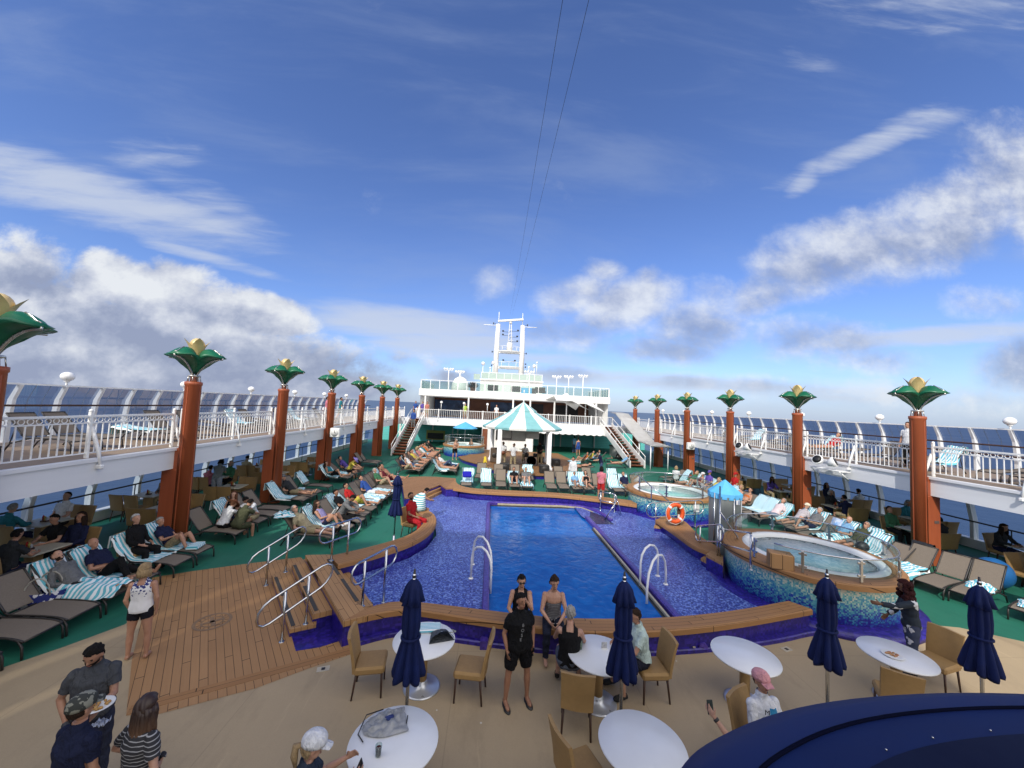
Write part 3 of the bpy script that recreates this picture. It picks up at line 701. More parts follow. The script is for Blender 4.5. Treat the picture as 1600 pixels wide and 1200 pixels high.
# teak stairs and platform
def tread(name,label,cat,L,z,th=.1):
    L=[V(p) for p in L]; c=sum(L,V((0,0,0)))/len(L); t=thing(name,label,cat)
    q=MB(); q.prism([(p.x,p.y) for p in L],z-th,z); q.build('tread',wood_step,t)
    q=MB(); q.prism([(c.x+(p.x-c.x)*.965,c.y+(p.y-c.y)*.965) for p in L],0.,z-th); q.build('riser',mos_dark,t)
tread('teak_step','lower teak tread of the pool stairs above the teak deck','step',px([(425,899),(452.7,984),(494,975),(500,930),(460,884)],.17),.17,.07)
tread('teak_step','upper teak tread of the pool stairs below the landing','step',px([(456,881),(489,960),(530,950),(520,890),(479,872)],.34),.338)
tread('stair_landing','teak landing at the top of the pool stairs beside both benches','landing',px([(477,867),(526.7,953),(537,971),(575,961),(574,951),(559,943),(510,874),(527,869),(515,866)],.5),.496)
for L,z,lb in(([(512,876),(559,944),(571,950),(526,881)],.34,'teak tread going down into the pool, next to the landing'),([(524,879),(569,950),(583,945),(538,883)],.2,'lowest teak tread going down into the pool ledge')):
    q=MB(); q.prism([(p.x,p.y) for p in px(L,z)],.0,z); tag(q.build('teak_step',[wood_step]),lb,'step')
q=MB(); q.prism([(p.x,p.y) for p in px([(452.7,985),(494,976),(489,962),(530,951),(538,971),(537,1000),(500,1012),(462,1018)],.0)],0.,.012); 
tag(q.build('stair_skirt',[mos_dark]),'indigo tile skirt below the open side of the pool stairs','skirt')
# dark tread strips
gs=MB()
for z,(a,b_) in((.172,((426,903),(437,932))),(.172,((439,941),(452.5,980))),(.342,((456,884),(468,911))),(.342,((471,917),(489,956))),(.501,((509,875),(525,899))),(.501,((530,906),(553,941)))):
    A,B_=P(*a,z),P(*b_,z); c=(A+B_)/2; c+=V((.05,.04,0)); gs.box((c.x,c.y,z+.003),((B_-A).length,.07,.006),math.atan2(B_.y-A.y,B_.x-A.x))
tag(gs.build('tread_grip',[pmat('grip_strip',(.06,.055,.05),None,20.,.9)]),'dark non-slip strips set in the treads of the teak pool stairs','grip strips')

def rail_loop(label,p1,p2,ext=.45,top=.95,low=.52,r=.022,slope=True,name='handrail_loop'):
    t=thing(name,label,'handrail',group='stainless handrail loops')
    d=V((p2.x-p1.x,p2.y-p1.y,0)); L=d.length; d.normalize(); dz=(p2.z-p1.z)/L if slope else 0
    def at(s,h): return V((p1.x+d.x*s,p1.y+d.y*s,p1.z+dz*s+h))
    rr=(top-low)/2; m=(top+low)/2; pts=[at(s,top) for s in(-ext+rr,0,L/2,L,L+ext-rr)]
    pts+=[at(L+ext-rr+rr*sin(a),m+rr*cos(a)) for a in(rad(30),rad(60),rad(90),rad(120),rad(150))]
    pts+=[at(s,low) for s in(L+ext-rr,L,L/2,0,-ext+rr)]
    pts+=[at(-ext+rr-rr*sin(a),m-rr*cos(a)) for a in(rad(30),rad(60),rad(90),rad(120),rad(150))]
    q=MB(); q.tube(pts,r,8,True); q.build('rail',steel,t)
    for p in(p1,p2):
        s=(V((p.x,p.y,0))-V((p1.x,p1.y,0))).length
        q=MB(); q.tube([p,V((p.x,p.y,p1.z+dz*s+top-.02))],.026,8); q.lathe([(.055,0),(.05,.012),(.03,.015)],12,p); q.build('post',steel,t)
    return t
rail_loop('stainless handrail loop at the near open side of the pool stairs',P(440,1003,0),P(477.5,975,.17))
rail_loop('stainless handrail loop at the deck side of the pool stairs before the reclining couple',P(415.5,915,0),P(446,894,.17))
rail_loop('stainless handrail loop beside the curved bench end, at the reclining couple\'s feet',P(517.5,876,.5),P(541,884,.2),.4,slope=False,top=.9,low=.5)
rail_loop('stainless handrail loop at the pool side of the stairs, behind the navy umbrella',P(566,947,.34),P(599,941,.1),.38,slope=False,top=.95,low=.52)
def ladder(label,feet,water,zt=.98):
    t=thing('pool_ladder',label,'pool ladder')
    for f,w in zip(feet,water):
        q=MB(); d=V((w.x-f.x,w.y-f.y,0)); rr=d.length/2; d.normalize()
        pts=[V((f.x,f.y,f.z)),V((f.x,f.y,zt-rr))]+[V((f.x+d.x*rr*(1-cos(a)),f.y+d.y*rr*(1-cos(a)),zt-rr+rr*sin(a))) for a in(rad(30),rad(60),rad(90),rad(120),rad(150))]+[V((w.x,w.y,zt-rr)),V((w.x,w.y,-.1))]
        q.tube(pts,.03,8); q.lathe([(.07,0),(.06,.02),(.03,.025)],12,f); q.build('hoop',whiteR,t)
    q=MB()
ladder('white tubular pool ladder at the port edge of the pool',[P(735.6,904,ZM),P(738.5,882,ZM)],[P(766,927,.03),P(766.5,908,.03)],1.02)
ladder('white tubular pool ladder at the starboard edge of the pool',[P(1040,913,ZM),P(1027.5,900,ZM)],[P(1010.5,943,.03),P(1000,915,.03)],1.02)

# ------------------------------------------------------------------ whirlpools
def tub(label,c,R,Rw,zr,water,a0,posts,glass_h=.5,gl=True,seg=None,rw=None):
    t=thing('whirlpool',label,'hot tub',c)
    N=56
    def ring(r,z,k=1.): return [V((r*cos(2*pi*j/N),r*sin(2*pi*j/N),z)) for j in range(N)]
    q=MB(); q.loft([ring(R-.12,0.),ring(R-.08,.3),ring(R-.1,zr-.14)],0,True,False); q.build('mosaic_wall',mos_tub,t)
    o=V(rw) if rw else V((0,0,0)); q=MB()
    A=[V((R*cos(2*pi*j/N),R*sin(2*pi*j/N),0)) for j in range(N)]; B=[o+V(((Rw+.2)*cos(2*pi*j/N),(Rw+.2)*sin(2*pi*j/N),0)) for j in range(N)]
    q.strip(B,A,zr-.14,zr,closed=True,b=.03); q.build('rim',wood_bench,t)
    q=MB(); q.loft([[o+p for p in ring(Rw+.22,zr-.03)],[o+p for p in ring(Rw+.17,zr+.02)],[o+p for p in ring(Rw+.03,zr+.015)],[o+p for p in ring(Rw,zr-.03)],[o+p for p in ring(Rw-.04,zr-.3)]],0,True,False); q.build('basin',pmat('basin_white',(.78,.79,.78),(.7,.71,.7),2.,.25),t)
    q=MB(); q.loft([[o+p for p in ring(Rw-.01,zr-.09)],[o+p for p in ring(.05,zr-.085)]],0,True,True); q.build('water',water,t)
    if gl:
        Rg=R-.16; seg=seg or (0,360); ng=46
        q=MB(); q.grid(lambda u,w:V((Rg*cos(rad(seg[0]+(seg[1]-seg[0])*u)),Rg*sin(rad(seg[0]+(seg[1]-seg[0])*u)),zr+.07+w*(glass_h-.07))),ng,1); q.build('glass_guard',glass_clear,t)
        q=MB(); q.tube([(Rg*cos(rad(seg[0]+(seg[1]-seg[0])*k/ng)),Rg*sin(rad(seg[0]+(seg[1]-seg[0])*k/ng)),zr+glass_h+.01) for k in range(ng+1)],.018,6); q.build('guard_rail',steel,t)
        for a in posts:
            e=V((cos(rad(a)),sin(rad(a)),0)); q=MB(); q.box(e*(Rg+.03)+V((0,0,zr+glass_h/2)),(.05,.06,glass_h),rad(a),bev=.008)
            for h in(.16,glass_h-.06): q.box(e*(Rg+.03)+V((0,0,zr+h)),(.04,.16,.05),rad(a),bev=.006)
            q.build('post',steel,t)
    return t
w1=tub('big round whirlpool with bubbling water and mosaic wall beside the pool\'s stern bench',tub1c,1.98,1.38,1.05,tub_water,0,[196,228,262,300,345,30,75,115],seg=(-150,150),rw=(.2,.05,0))
q=MB(); hp=P(1219,882,1.1)-tub1c; q.box((hp.x,hp.y,1.21),(.5,.34,.36),rad(-25),bev=.015); q.build('teak_box',wood_step,w1)
tub('middle whirlpool with green water behind the orange lifebuoy',tub2c,1.95,1.42,1.05,tub_water2,0,[200,240,290,340,20,70,110],seg=(-130,150))
tub('far whirlpool near the teal wall beside the bandstand pool',tub3c,1.95,1.4,1.0,tub_water2,0,[200,250,290,340,20,70,110,160],glass_h=.7)
for lb,c,R in(('indigo plinth',tub1c,2.35),('indigo plinth',tub2c,2.25)):
    q=MB(); q.lathe([(R,.0),(R-.02,.115),(R-.4,.118)],48,(c.x,c.y,0)); tag(q.build('tile_plinth',mos_dark),kind='structure')
# path bench from tub to tub
pf=px([(1024,812),(1040,822),(1060,836),(1080,851),(1100,860),(1123,866)],.5); pb=px([(1037,806),(1060,809),(1074,816),(1085,829),(1100,842),(1125,855)],.5)
bench('teak_walk','narrow teak walk between the two starboard whirlpools under the lifebuoy',pf,pb,0,.5,30)
for i,(L,z,lb) in enumerate((([(1022,822),(1028,812),(1042,813),(1040,824)],.3,'low teak step at the end of the walk by the middle whirlpool'),([(1095,872),(1130,891),(1130,880),(1104,866)],.3,'lower teak step up to the big whirlpool from the mosaic'),([(1103,866),(1130,880),(1130,868),(1112,860)],.55,'upper teak step up to the big whirlpool from the mosaic'))):
    tread('teak_step',lb,'step',px(L,z),z,.08)
# stairs up tub 2
for i,(x,y,z) in enumerate(((1032,795,.35),(1024,785,.6),(1016,776,.85))):
    q=MB(); c=P(x,y,z); q.box((c.x,c.y,z-.06),(.75,.42,.12),rad(-55),bev=.02); tag(q.build('teak_step',[wood_step]),f'{["lowest","middle","top"][i]} teak step climbing the middle whirlpool','step')
rail_loop('stainless handrail loop round the lifebuoy by the middle whirlpool',P(1024,828,.1),P(1086,823,.1),.45,top=1.05,low=.5,slope=False)
rail_loop('stainless handrail loop on the teak walk before the grey booth',P(1093.5,868,.1),P(1121,871,.5),.35,top=.95,low=.45)
rail_loop('long stainless handrail loop at the top of the big whirlpool stairs',P(1125,872,.5),P(1173,890,1.05),.1,top=.85,low=.42)
def bar(label,pts,posts,r=.022):
    t=thing('stair_rail',label,'handrail'); q=MB(); q.tube(pts,r,8); q.build('rail',steel,t)
    for a,b_ in posts: q=MB(); q.tube([a,b_],.024,8); q.build('post',steel,t)
bar('sloping stainless rail beside the steps up to the middle whirlpool',[P(996,742,1.9),P(1030,770,1.55),P(1045,783,1.1)],[(P(1000,786,.1),P(999,745,1.85)),(P(1017,800,.1),P(1018,760,1.6))])
bar('dark sloping rail down from the big whirlpool to the green deck',[P(1125,800,2.0),P(1140,822,1.5),P(1152,838,1.2)],[(P(1125,872,.5),P(1125,760,2.4)),(P(1152,858,.3),P(1152,838,1.2))])
# lifebuoy
lc=P(1055,802,1.0); lp=P(1062,822,.5)
t=thing('lifebuoy','orange lifebuoy with white bands on its stand by the middle whirlpool','lifebuoy',PY(1055,802,lp.y-.02))
q=MB(); RB=Matrix.Rotation(rad(8),3,'Z')
q.tube([RB@V((.31*cos(2*pi*k/24),0,.31*sin(2*pi*k/24))) for k in range(24)],.075,10,True); ring=q.build('ring',lifeorange,t)
for k in range(4):
    a=rad(45+90*k); q=MB(); q.tube([RB@V((.31*cos(a+d_),0,.31*sin(a+d_))) for d_ in(-.12,0,.12)],.078,10); q.build('band',whiteR,ring)
q=MB(); q.tube([RB@V((.4*cos(2*pi*k/24),-.03,.4*sin(2*pi*k/24)+.01*(k%3))) for k in range(24)],.009,5,True); q.build('rope',white,t)
t=thing('lifebuoy_stand','slim dark stand with a white tag that carries the lifebuoy','stand',lp)
q=MB(); q.box((.03,.14,.3),(.12,.06,.75),bev=.01); q.build('plate',pmat('stand_wood',(.12,.07,.04),None,5.,.5),t); q=MB(); q.box((.0,.09,.25),(.07,.02,.3)); q.build('tag_card',white,t)
sg_=MB(); nc=P(1077,795,.55); e=(nc-tub2c); e.z=0; e.normalize(); c=tub2c+e*1.88; sg_.box((c.x,c.y,.72),(.01,.28,.38),math.atan2(e.y,e.x)); sg_.build('notice',screen_white); tag(bpy.data.objects['notice'],'white paper notice on the mosaic wall of the middle whirlpool','notice')
# grey booth
bc=P(1131.5,868,0)
t=thing('shower_booth','grey curved shower booth on the green deck by the big whirlpool','booth',(bc.x,bc.y,0))
q=MB(); q.lathe([(.48,.02),(.48,2.0)],28,cap=False); q.lathe([(.45,.02),(.45,2.0)],28,cap=False); q.build('wall_panel',greycurtain,t)
for a in(200,270,340,90): q=MB(); q.tube([(.49*cos(rad(a)),.49*sin(rad(a)),0),(.49*cos(rad(a)),.49*sin(rad(a)),2.1)],.022,8); q.build('post',steel,t)
q=MB(); q.lathe([(.53,2.0),(.53,2.1),(.51,2.12),(.03,2.5),(.01,2.51)],8,sm=False); 
for k in range(16): a=2*pi*(k+.5)/16; q.box((.505*cos(a),.505*sin(a),1.97),(.01,.14,.08),a)
q.build('canopy',skyblue,t)
q=MB(); q.box((.1,-.53,1.88),(.14,.01,.14),rad(8)); q.box((.03,-.535,1.88),(.03,.01,.12),rad(8),1); q.box((.13,-.535,1.88),(.03,.01,.12),rad(8),1); q.build('sign',[white,pmat('sign_blue',(.02,.1,.3),None,5.,.5)],t)
# ------------------------------------------------------------------ forward superstructure
t=thing('forward_deckhouse','white forward deckhouse with an open bar, two terraces and teal walls at the bow end','deckhouse',(0,0,0))
q=MB(); q.box((0,46.,1.17),(2*XO,.3,2.34)); 
w_=q.build('teal_wall',teal_wall,t)
for k,x in enumerate((-13.5,-9.6,-7.2,-6.6,-3.6,5.2,6.0,8.2,10.2,13.)):
    q=MB(); q.box((x,45.8,1.17),(.14,.12,2.34)); q.build('pilaster',white,w_)
for x,wd_ in((4.0,1.5),):
    q=MB(); q.box((x,45.8,1.15),(wd_,.1,2.2)); q.box((x-.38,45.74,1.1),(.66,.04,2.),0,1); q.box((x+.38,45.74,1.1),(.66,.04,2.),0,1); q.build('door',[white,black],w_)
q=MB(); q.box((-9.2,45.7,.8),(2.2,.2,1.1)); q.box((-9.2,45.58,.7),(1.9,.05,.7),0,1); q.build('shutter',[pmat('yellow_trim',(.35,.33,.08),None,4.,.5),black],w_)
# white inner box behind the bandstand
q=MB(); q.box((-.9,41.2,1.35),(5.2,7.,2.7),bev=.05); bx=q.build('white_block',white,t)
q=MB(); q.box((-.6,37.66,1.75),(3.0,.08,.95)); q.build('dark_screen',black,bx)
q=MB(); q.box((-3.2,37.66,1.3),(.5,.08,2.)); q.build('door',brownwood,bx)
q=MB(); q.box((0,43.06,2.62),(2*XF-.02,5.86,.62)); 
q.strip([V((-XF,40.,0)),V((-8.5,40,0)),V((0,39.8,0)),V((8.5,40,0)),V((XF,40.,0))],[V((-XF,40.2,0)),V((-8.5,40.2,0)),V((0,40.1,0)),V((8.5,40.2,0)),V((XF,40.2,0))],2.32,2.98); q.build('gallery',fasc,t)
# scalloped awning edge
q=MB(); q.grid(lambda u,w:V((1.8+8.6*u,39.9-1.9*w-.1*sin(pi*u),2.78-.62*w**1.6-(.09*abs(sin(u*42)) if w>.95 else 0))),126,5); q.grid(lambda u,w:V((1.8+8.6*u,39.9-1.9*w-.1*sin(pi*u),2.74-.62*w**1.6-(.09*abs(sin(u*42)) if w>.95 else 0))),126,5); q.build('awning',white,t)
# bar level
q=MB(); q.box((0,48.,4.2),(20.6,.3,2.5)); q.build('bar_wall',brownwood,t)
for x,wd_,mt in((-7.6,4.4,mural),(-1.2,3.2,mural),(3.2,1.6,black),(7.,3.,black)):
    q=MB(); q.box((x,47.8,4.15),(wd_,.1,1.9)); q.build('bar_panel',mt,t)
for x in(-9.9,-5.2,-.3,1.6,4.3,9.):
    q=MB(); q.box((x,41.2,4.2),(.16,.16,2.4)); q.build('pillar',white,t)
q=MB(); q.box((-1.,46.4,3.45),(9.,.6,1.)); q.build('bar_counter',brownwood,t)
for sg in(-1,1):
    q=MB(); q.prism([(sg*10.6,42.),(sg*11.,46.),(sg*11.,48),(sg*9.9,48),(sg*9.9,43.5)],ZU,5.4); q.build('end_wall',white,t)
    q=MB(); q.loft([[V((sg*(11.9-.0),y,ZU)) for y in(46,48)]+[V((sg*11.0,y,ZU)) for y in(48,46)],[V((sg*10.7,y,6.2)) for y in(46,48)]+[V((sg*10.5,y,6.2)) for y in(48,46)]],0,False); q.build('buttress',white,t)
q=MB(); q.box((0,48.,5.78),(21.4,13.,.78),bev=.06); q.build('terrace',white,t)
q=MB()
for k in range(22): q.box((-10.5+k,41.6,6.65),(.06,.06,1.))
for sg in(-1,1):
    for k in range(10): q.box((sg*10.55,41.6+k,6.65),(.06,.06,1.))
q.box((0,41.6,7.17),(21.2,.06,.05)); q.box((-10.55,47,7.17),(.06,11,.05)); q.box((10.55,47,7.17),(.06,11,.05)); q.build('terrace_rail',whiteR,t)
q=MB()
for k in range(21): q.box((-10+k,41.62,6.62),(.9,.012,.85))
for sg in(-1,1):
    for k in range(9): q.box((sg*10.55,42.1+k,6.62),(.012,.9,.85))
q.build('terrace_glass',glass_green,t)
q=MB(); q.box((0,57.,7.2),(8.8,9.,2.1)); q.box((0,52.4,8.28),(9.,.4,.12)); q.box((2.2,52.42,6.9),(1.6,.1,.9),0,1); q.box((3.2,52.42,6.9),(.6,.1,.9),0,2); q.build('upper_house',[white,skyblue,black],t)
q=MB()
for k in range(9): q.box((-4.3+k*1.075,52.4,8.8),(.05,.05,.95))
q.box((0,52.4,9.28),(8.7,.06,.05)); q.build('upper_rail',whiteR,t)
q=MB(); q.box((0,52.42,8.8),(8.5,.012,.8)); q.box((-4.9,52.5,8.6),(.9,.012,.8)); q.build('upper_glass',pmat('frosted_glass',(.38,.47,.42),(.33,.42,.38),1.,.2),t)
# gallery railing
t=thing('gallery_railing','white railing of the bow gallery above the teal wall and awning','railing',(0,40.15,ZU))
q=MB(); 
for z in(1.,.1): q.box((0,0,z),(21.5,.05,.05))
for k in range(108): q.box((-10.7+k*.2,0,.55),(.025,.025,.9))
q.build('rail_panel',whiteR,t)
for k in range(10):
    q=MB(); q.box((-10.6+k*2.35,0,.55),(.08,.08,1.1)); q.tube([(-10.6+k*2.35,-.03,.5),(-10.6+k*2.35,-.2,-.2)],.04,6); q.build('post',whiteR,t)
for k,x in enumerate((-8.0,-5.6,-3.1)):
    t=thing('globe_lamp',f'small globe lamp on the bow gallery railing, {ORD[k]} from the port stairs','lamp',(x,40.15,ZU+1.05),group='gallery globe lamps'); q=MB(); q.sph((0,0,.75),.14,10,8); q.build('globe',lamp_glass,t); q=MB(); q.tube([(0,0,0),(0,0,.65)],.03,6); q.build('stem',whiteR,t)
# side stairs
for sg,side in((-1,'port'),(1,'starboard')):
    xs=10.35*sg if sg<0 else 9.75
    y0,y1=(32.6,39.8) if sg<0 else (31.,39.8)
    t=thing('deck_stairs','steep white stairs with open treads on the '+side+' side of the bow gallery','stairs',(xs,y0,0)); L=y1-y0
    for k in range(15):
        q=MB(); q.box((0,L*(k+.5)/15,2.95*(k+.9)/15),(1.15,.46,.05)); q.box((0,L*(k+.5)/15+.2,2.95*(k+.9)/15-.1),(1.14,.02,.2)); q.build('tread',brownwood,t)
    for s2 in(-1,1):
        q=MB(); q.loft([[V((s2*.62-.04,a,b_)),V((s2*.62+.04,a,b_)),V((s2*.62+.04,a,b_+.6)),V((s2*.62-.04,a,b_+.6))] for a,b_ in((-.1,-.05),(L,2.8))],0,False); st_=q.build('stringer',white,t)
        q=MB(); q.tube([(s2*.66,-.1,.95),(s2*.66,L,3.9),(s2*.66,L+.4,3.9)],.03,6); 
        for k in range(6): q.tube([(s2*.66,L*k/5,2.95*k/5),(s2*.66,L*k/5,2.95*k/5+.98)],.02,5)
        q.build('rail',whiteR,st_)
t=thing('stair_canopy','white sloping canopy over the starboard stairs with slim posts','canopy',(0,0,0))
q=MB()
for dz in(0,-.07): q.loft([[V((10.2,40.2,4.55+dz)),V((11.6,40.2,4.55+dz))],[V((10.3,38.5,4.45+dz)),V((11.7,38.5,4.45+dz))],[V((10.4,32.6,2.15+dz)),V((11.9,32.6,2.15+dz))],[V((10.4,29.6,2.0+dz)),V((12.,29.6,2.0+dz))]],0,False,False)
q.add([(11.6,40.2,4.55),(11.7,38.5,4.45),(11.9,32.6,2.15),(12,29.6,2.),(12,29.6,1.9),(11.9,32.6,2.02),(11.7,38.5,3.5),(11.6,40.2,3.6)],[tuple(range(8))]); q.build('panel',white,t)
for x,y in((10.45,30.0),(11.9,30.0),(10.5,32.5),(11.85,32.5)): q=MB(); q.tube([(x,y,0),(x,y,2.)],.05,8); q.build('post',whiteR,t)
# sail parasols on the gallery
for x,y,h,lb,rz in((5.6,40.9,6.1,'big white sail parasol on the bow gallery, with its pole before the bar',.3),(7.9,41.6,5.9,'smaller white sail parasol on the bow gallery nearer the starboard stairs',-.2)):
    t=thing('sail_parasol',lb.replace('nearer','next to'),'parasol',(x,y,ZU),rz)
    q=MB()
    for dz in(0,-.03): q.grid(lambda u,w,dz=dz:V(((u-.5)*4.2*(.75+.25*abs(2*w-1)),(w-.5)*3.2*(.75+.25*abs(2*u-1)),h-ZU-.55+.9*(1-abs(2*u-1))**1.5*(1-abs(2*w-1))**.8-.5*(abs(2*u-1)*abs(2*w-1))+(u-.5)*-.9+dz)),14,14)
    q.build('canopy',white,t); q=MB(); q.tube([(0,0,0),(0,0,h-ZU+.3)],.06,8); q.build('pole',whiteR,t)
# dome and twin-globe lamps on the terrace
t=thing('satellite_dome','white satellite dome with an antenna on the upper terrace','dome',(-6.7,47,6.2)); q=MB(); q.lathe([(1.05,0),(1.1,.5),(1.,1.1),(.7,1.6),(.3,1.85),(.02,1.9)],20); q.build('shell',white,t); q=MB(); q.tube([(0,0,1.85),(0,0,2.6)],.04,6); q.box((0,0,2.6),(.5,.1,.1)); q.build('antenna',white,t)
for k,(x,y) in enumerate(((-8.1,46),(-7.0,49),(1.7,44.5),(5.8,49),(7.2,48),(8.6,46))):
    t=thing('twin_globe_lamp',f'tall lamp post with four white globes on the upper terrace, {ORD[k]} from port','lamp',(x,y,6.2),group='globe lamp posts on the terrace')
    q=MB(); q.tube([(0,0,0),(0,0,2.6)],.05,6); q.box((0,0,2.5),(1.1,.04,.04)); q.build('post',whiteR,t)
    for sx in(-.5,.5,-.2,.2): q=MB(); q.sph((sx,0,2.68),.15,8,6); q.build('globe',lamp_glass,t)
t=thing('terrace_shrub','reddish bushy potted plant behind the terrace glass','plant',(-4.9,43.,6.18)); q=MB()
for k in range(120):
    a=random.uniform(0,6.3); e_=random.uniform(.3,1.2); r_=.9; c=V((cos(a)*cos(e_)*r_,sin(a)*cos(e_)*r_,.3+sin(e_)*r_)); s_=V((-sin(a),cos(a),0))*.07
    q.add([(0,0,.3),c*.6+s_+V((0,0,.1)),c,c*.6-s_+V((0,0,.1))],[(0,1,2,3)])
q.build('leaves',pmat('red_leaves',(.16,.05,.05),(.06,.08,.03),5.,.6),t); q=MB(); q.lathe([(.25,0),(.32,.4),(.3,.42)],12); q.build('pot',brownwood,t)
for k,(x,y) in enumerate(((-2.6,43.),(.1,43.2),(2.9,43.))):
    t=thing('lounge_chair',f'dark lounge seat behind the terrace glass, {ORD[k]} from the dome','seat',(x,y,6.18),group='seats on the upper terrace'); q=MB(); q.box((0,0,.3),(1.2,.7,.25),bev=.05); q.box((0,.3,.6),(1.2,.15,.5),bev=.05); q.build('cushion',dark_frame,t)

# mast
t=thing('radar_mast','tall white twin-leg radar mast with platforms on the forward deckhouse','mast',(-.13,62,8.2))
q=MB(); q.box((0,0,.45),(6.,3.,.9)); q.build('base',white,t)
for sg in(-1,1):
    q=MB(); q.loft([[V((sg*2.15+.48*cos(2*pi*k/14),.5*sin(2*pi*k/14),.8)) for k in range(14)],[V((sg*2.15+.42*cos(2*pi*k/14),.45*sin(2*pi*k/14),6.)) for k in range(14)],[V((sg*2.05+.36*cos(2*pi*k/14),.4*sin(2*pi*k/14),10.1)) for k in range(14)]]); lg=q.build('mast_leg',white,t)
    q=MB(); q.tube([(sg*2.0,0,10.),(sg*2.0,0,12.2)],.05,6); q.build('whip_antenna',whiteR,lg)
    q=MB(); q.tube([(sg*2.4,0,9.9),(sg*4.5,0,9.9)],.06,6); q.build('yard',whiteR,lg)
    for z in(3.6,3.1,5.4,9.6+.6): q=MB(); q.box((sg*2.85,-.1,z),(.16,.16,.28)); q.tube([(sg*2.4,0,z),(sg*2.85,-.1,z)],.025,4); q.build('signal_light',black,lg)
for z in(2.9,5.5):
    q=MB(); q.lathe([(.5,z-.3),(1.9,z),(1.95,z+.12),(.3,z+.14)],16,sy=.6); q.box((0,0,z-.15),(3.6,.8,.2)); q.build('platform',white,t)
    q=MB(); q.tube([(1.7*cos(2*pi*k/16),1.*sin(2*pi*k/16),z+.9) for k in range(16)],.03,5,True); 
    for k in range(8): q.tube([(1.7*cos(2*pi*k/8),1.*sin(2*pi*k/8),z+.1),(1.7*cos(2*pi*k/8),1.*sin(2*pi*k/8),z+.9)],.025,4)
    q.build('guard_rail',whiteR,t)
q=MB()
for sx in(-.35,.35):
    for sy in(-.35,.35): q.tube([(sx,sy,5.6),(sx*.4,sy*.4,10.4)],.045,4)
for k in range(7):
    z=5.9+k*.62; s_=.35*(1-.6*k/7); q.tube([(-s_,-s_,z),(s_,-s_,z+.5)],.03,4); q.tube([(s_,s_,z),(-s_,s_,z+.5)],.03,4); q.tube([(-s_,-s_,z),(-s_,s_,z+.5)],.03,4); q.tube([(s_,-s_,z+.3),(s_*1.8,-s_,z+.3)],.03,4)
q.lathe([(.5,5.6),(.45,7.),(.4,7.05)],10); q.build('lattice',white,t)
q=MB(); q.box((0,-.2,10.85),(4.3,.3,.34),rot=Matrix.Rotation(rad(-7),3,'Y'),bev=.05); q.lathe([(.25,10.3),(.25,10.7)],10); q.build('radar_scanner',white,t)
for x,z in((-.95,4.1),(1.,4.1),(-1.2,9.),(1.3,9.2),(1.2,8.2),(-1.2,8.4),(1.25,7.4)): q=MB(); q.box((x,-.1,z),(.3,.2,.24)); q.tube([(0,0,z-.15),(x,-.1,z-.12)],.03,4); q.build('navigation_light',black,t)
for k,(x,h) in enumerate(((-5.0,1.8),(-3.7,1.3),(-3.2,2.2),(3.3,1.6),(4.4,1.9),(5.0,2.6))):
    t=thing('antenna_pole',f'thin antenna pole on the roof around the radar mast, {ORD[k]} from port','antenna',(x*.85,57+(k%3),8.2),group='antenna poles round the mast'); q=MB(); q.tube([(0,0,0),(0,0,h+1.)],.05,5); q.build('pole',whiteR,t); q=MB(); q.sph((0,0,h+1.),.16 if k%2 else .3,8,6); q.build('pod',white,t)
# stays from the mast head
for k,(x,y) in enumerate(((878,0),(918,0))):
    a=PY(797+3*k,492,62); e=PY(x,y,7.); e2=e+(e-a).normalized()*8
    pts=[a.lerp(e2,s_) -V((0,0,.35*sin(pi*s_))) for s_ in [i/14 for i in range(15)]]
    q=MB(); q.tube(pts,.0055,5); tag(q.build('mast_stay',dark_frame),['thin dark wire rope running up from the mast head, the port one','thin dark wire rope running up from the mast head, the starboard one'][k],'wire')

# ------------------------------------------------------------------ bandstand
ZS=.3
so_=px([(716,713),(722,718),(745,724),(760,729),(775,735),(800,739),(830,742),(860,742.5),(890,741),(903,736)],ZS)
so_=smooth(so_,2)+[V((4.6,31,0)),V((4.0,36.5,0)),V((-3.3,37.2,0)),V((-4.6,32.5,0))]
t=thing('band_stage','low curved teak stage with an indigo skirt under the bandstand','stage')
q=MB(); q.prism([(p.x,p.y) for p in so_],ZS-.06,ZS); q.build('floor',wood_path,t)
cen=V((0,31,0)); q=MB(); q.prism([((p.x-0)*.985,(p.y-31)*.985+31) for p in so_],0,ZS-.06); q.build('skirt',mos_dark,t)
KC=V((-.28,27.9,0))
t=thing('bandstand','octagonal bandstand with teal and white striped two-tier roof on white posts','bandstand',KC)
roofm,nt,b=newmat('roof_canvas'); 
tealc,whc=pmat('teal_canvas',(.21,.45,.46),(.17,.38,.39),4.,.7,bump=.1),pmat('cream_canvas',(.78,.77,.72),(.7,.69,.64),4.,.7,bump=.1)
def cone(r0,z0,r1,z1,nseg=16):
    q=MB()
    for k in range(nseg):
        a0=2*pi*k/nseg; a1=2*pi*(k+1)/nseg
        q.add([(r0*cos(a0),r0*sin(a0),z0),(r0*cos(a1),r0*sin(a1),z0),(r1*cos(a1),r1*sin(a1),z1),(r1*cos(a0),r1*sin(a0),z1)],[(0,1,2,3)],k%2)
        q.add([(r0*cos(a0),r0*sin(a0),z0),(r0*cos(a1),r0*sin(a1),z0),(r0*.99*cos(a1),r0*.99*sin(a1),z0-.13),(r0*.99*cos(a0),r0*.99*sin(a0),z0-.13)],[(3,2,1,0)],k%2)
    return q
cone(2.98,3.18,.85,4.38).build('roof',[tealc,whc],t); cone(1.02,4.36,.03,5.02).build('top_roof',[tealc,whc],t)
q=MB(); q.lathe([(.9,4.25),(.9,4.45)],16,cap=False); q.lathe([(2.75,3.0),(2.8,3.06),(2.75,3.12)],16,cap=False); q.build('frame',pmat('dull_steel',(.3,.3,.3),None,5.,.4),t)
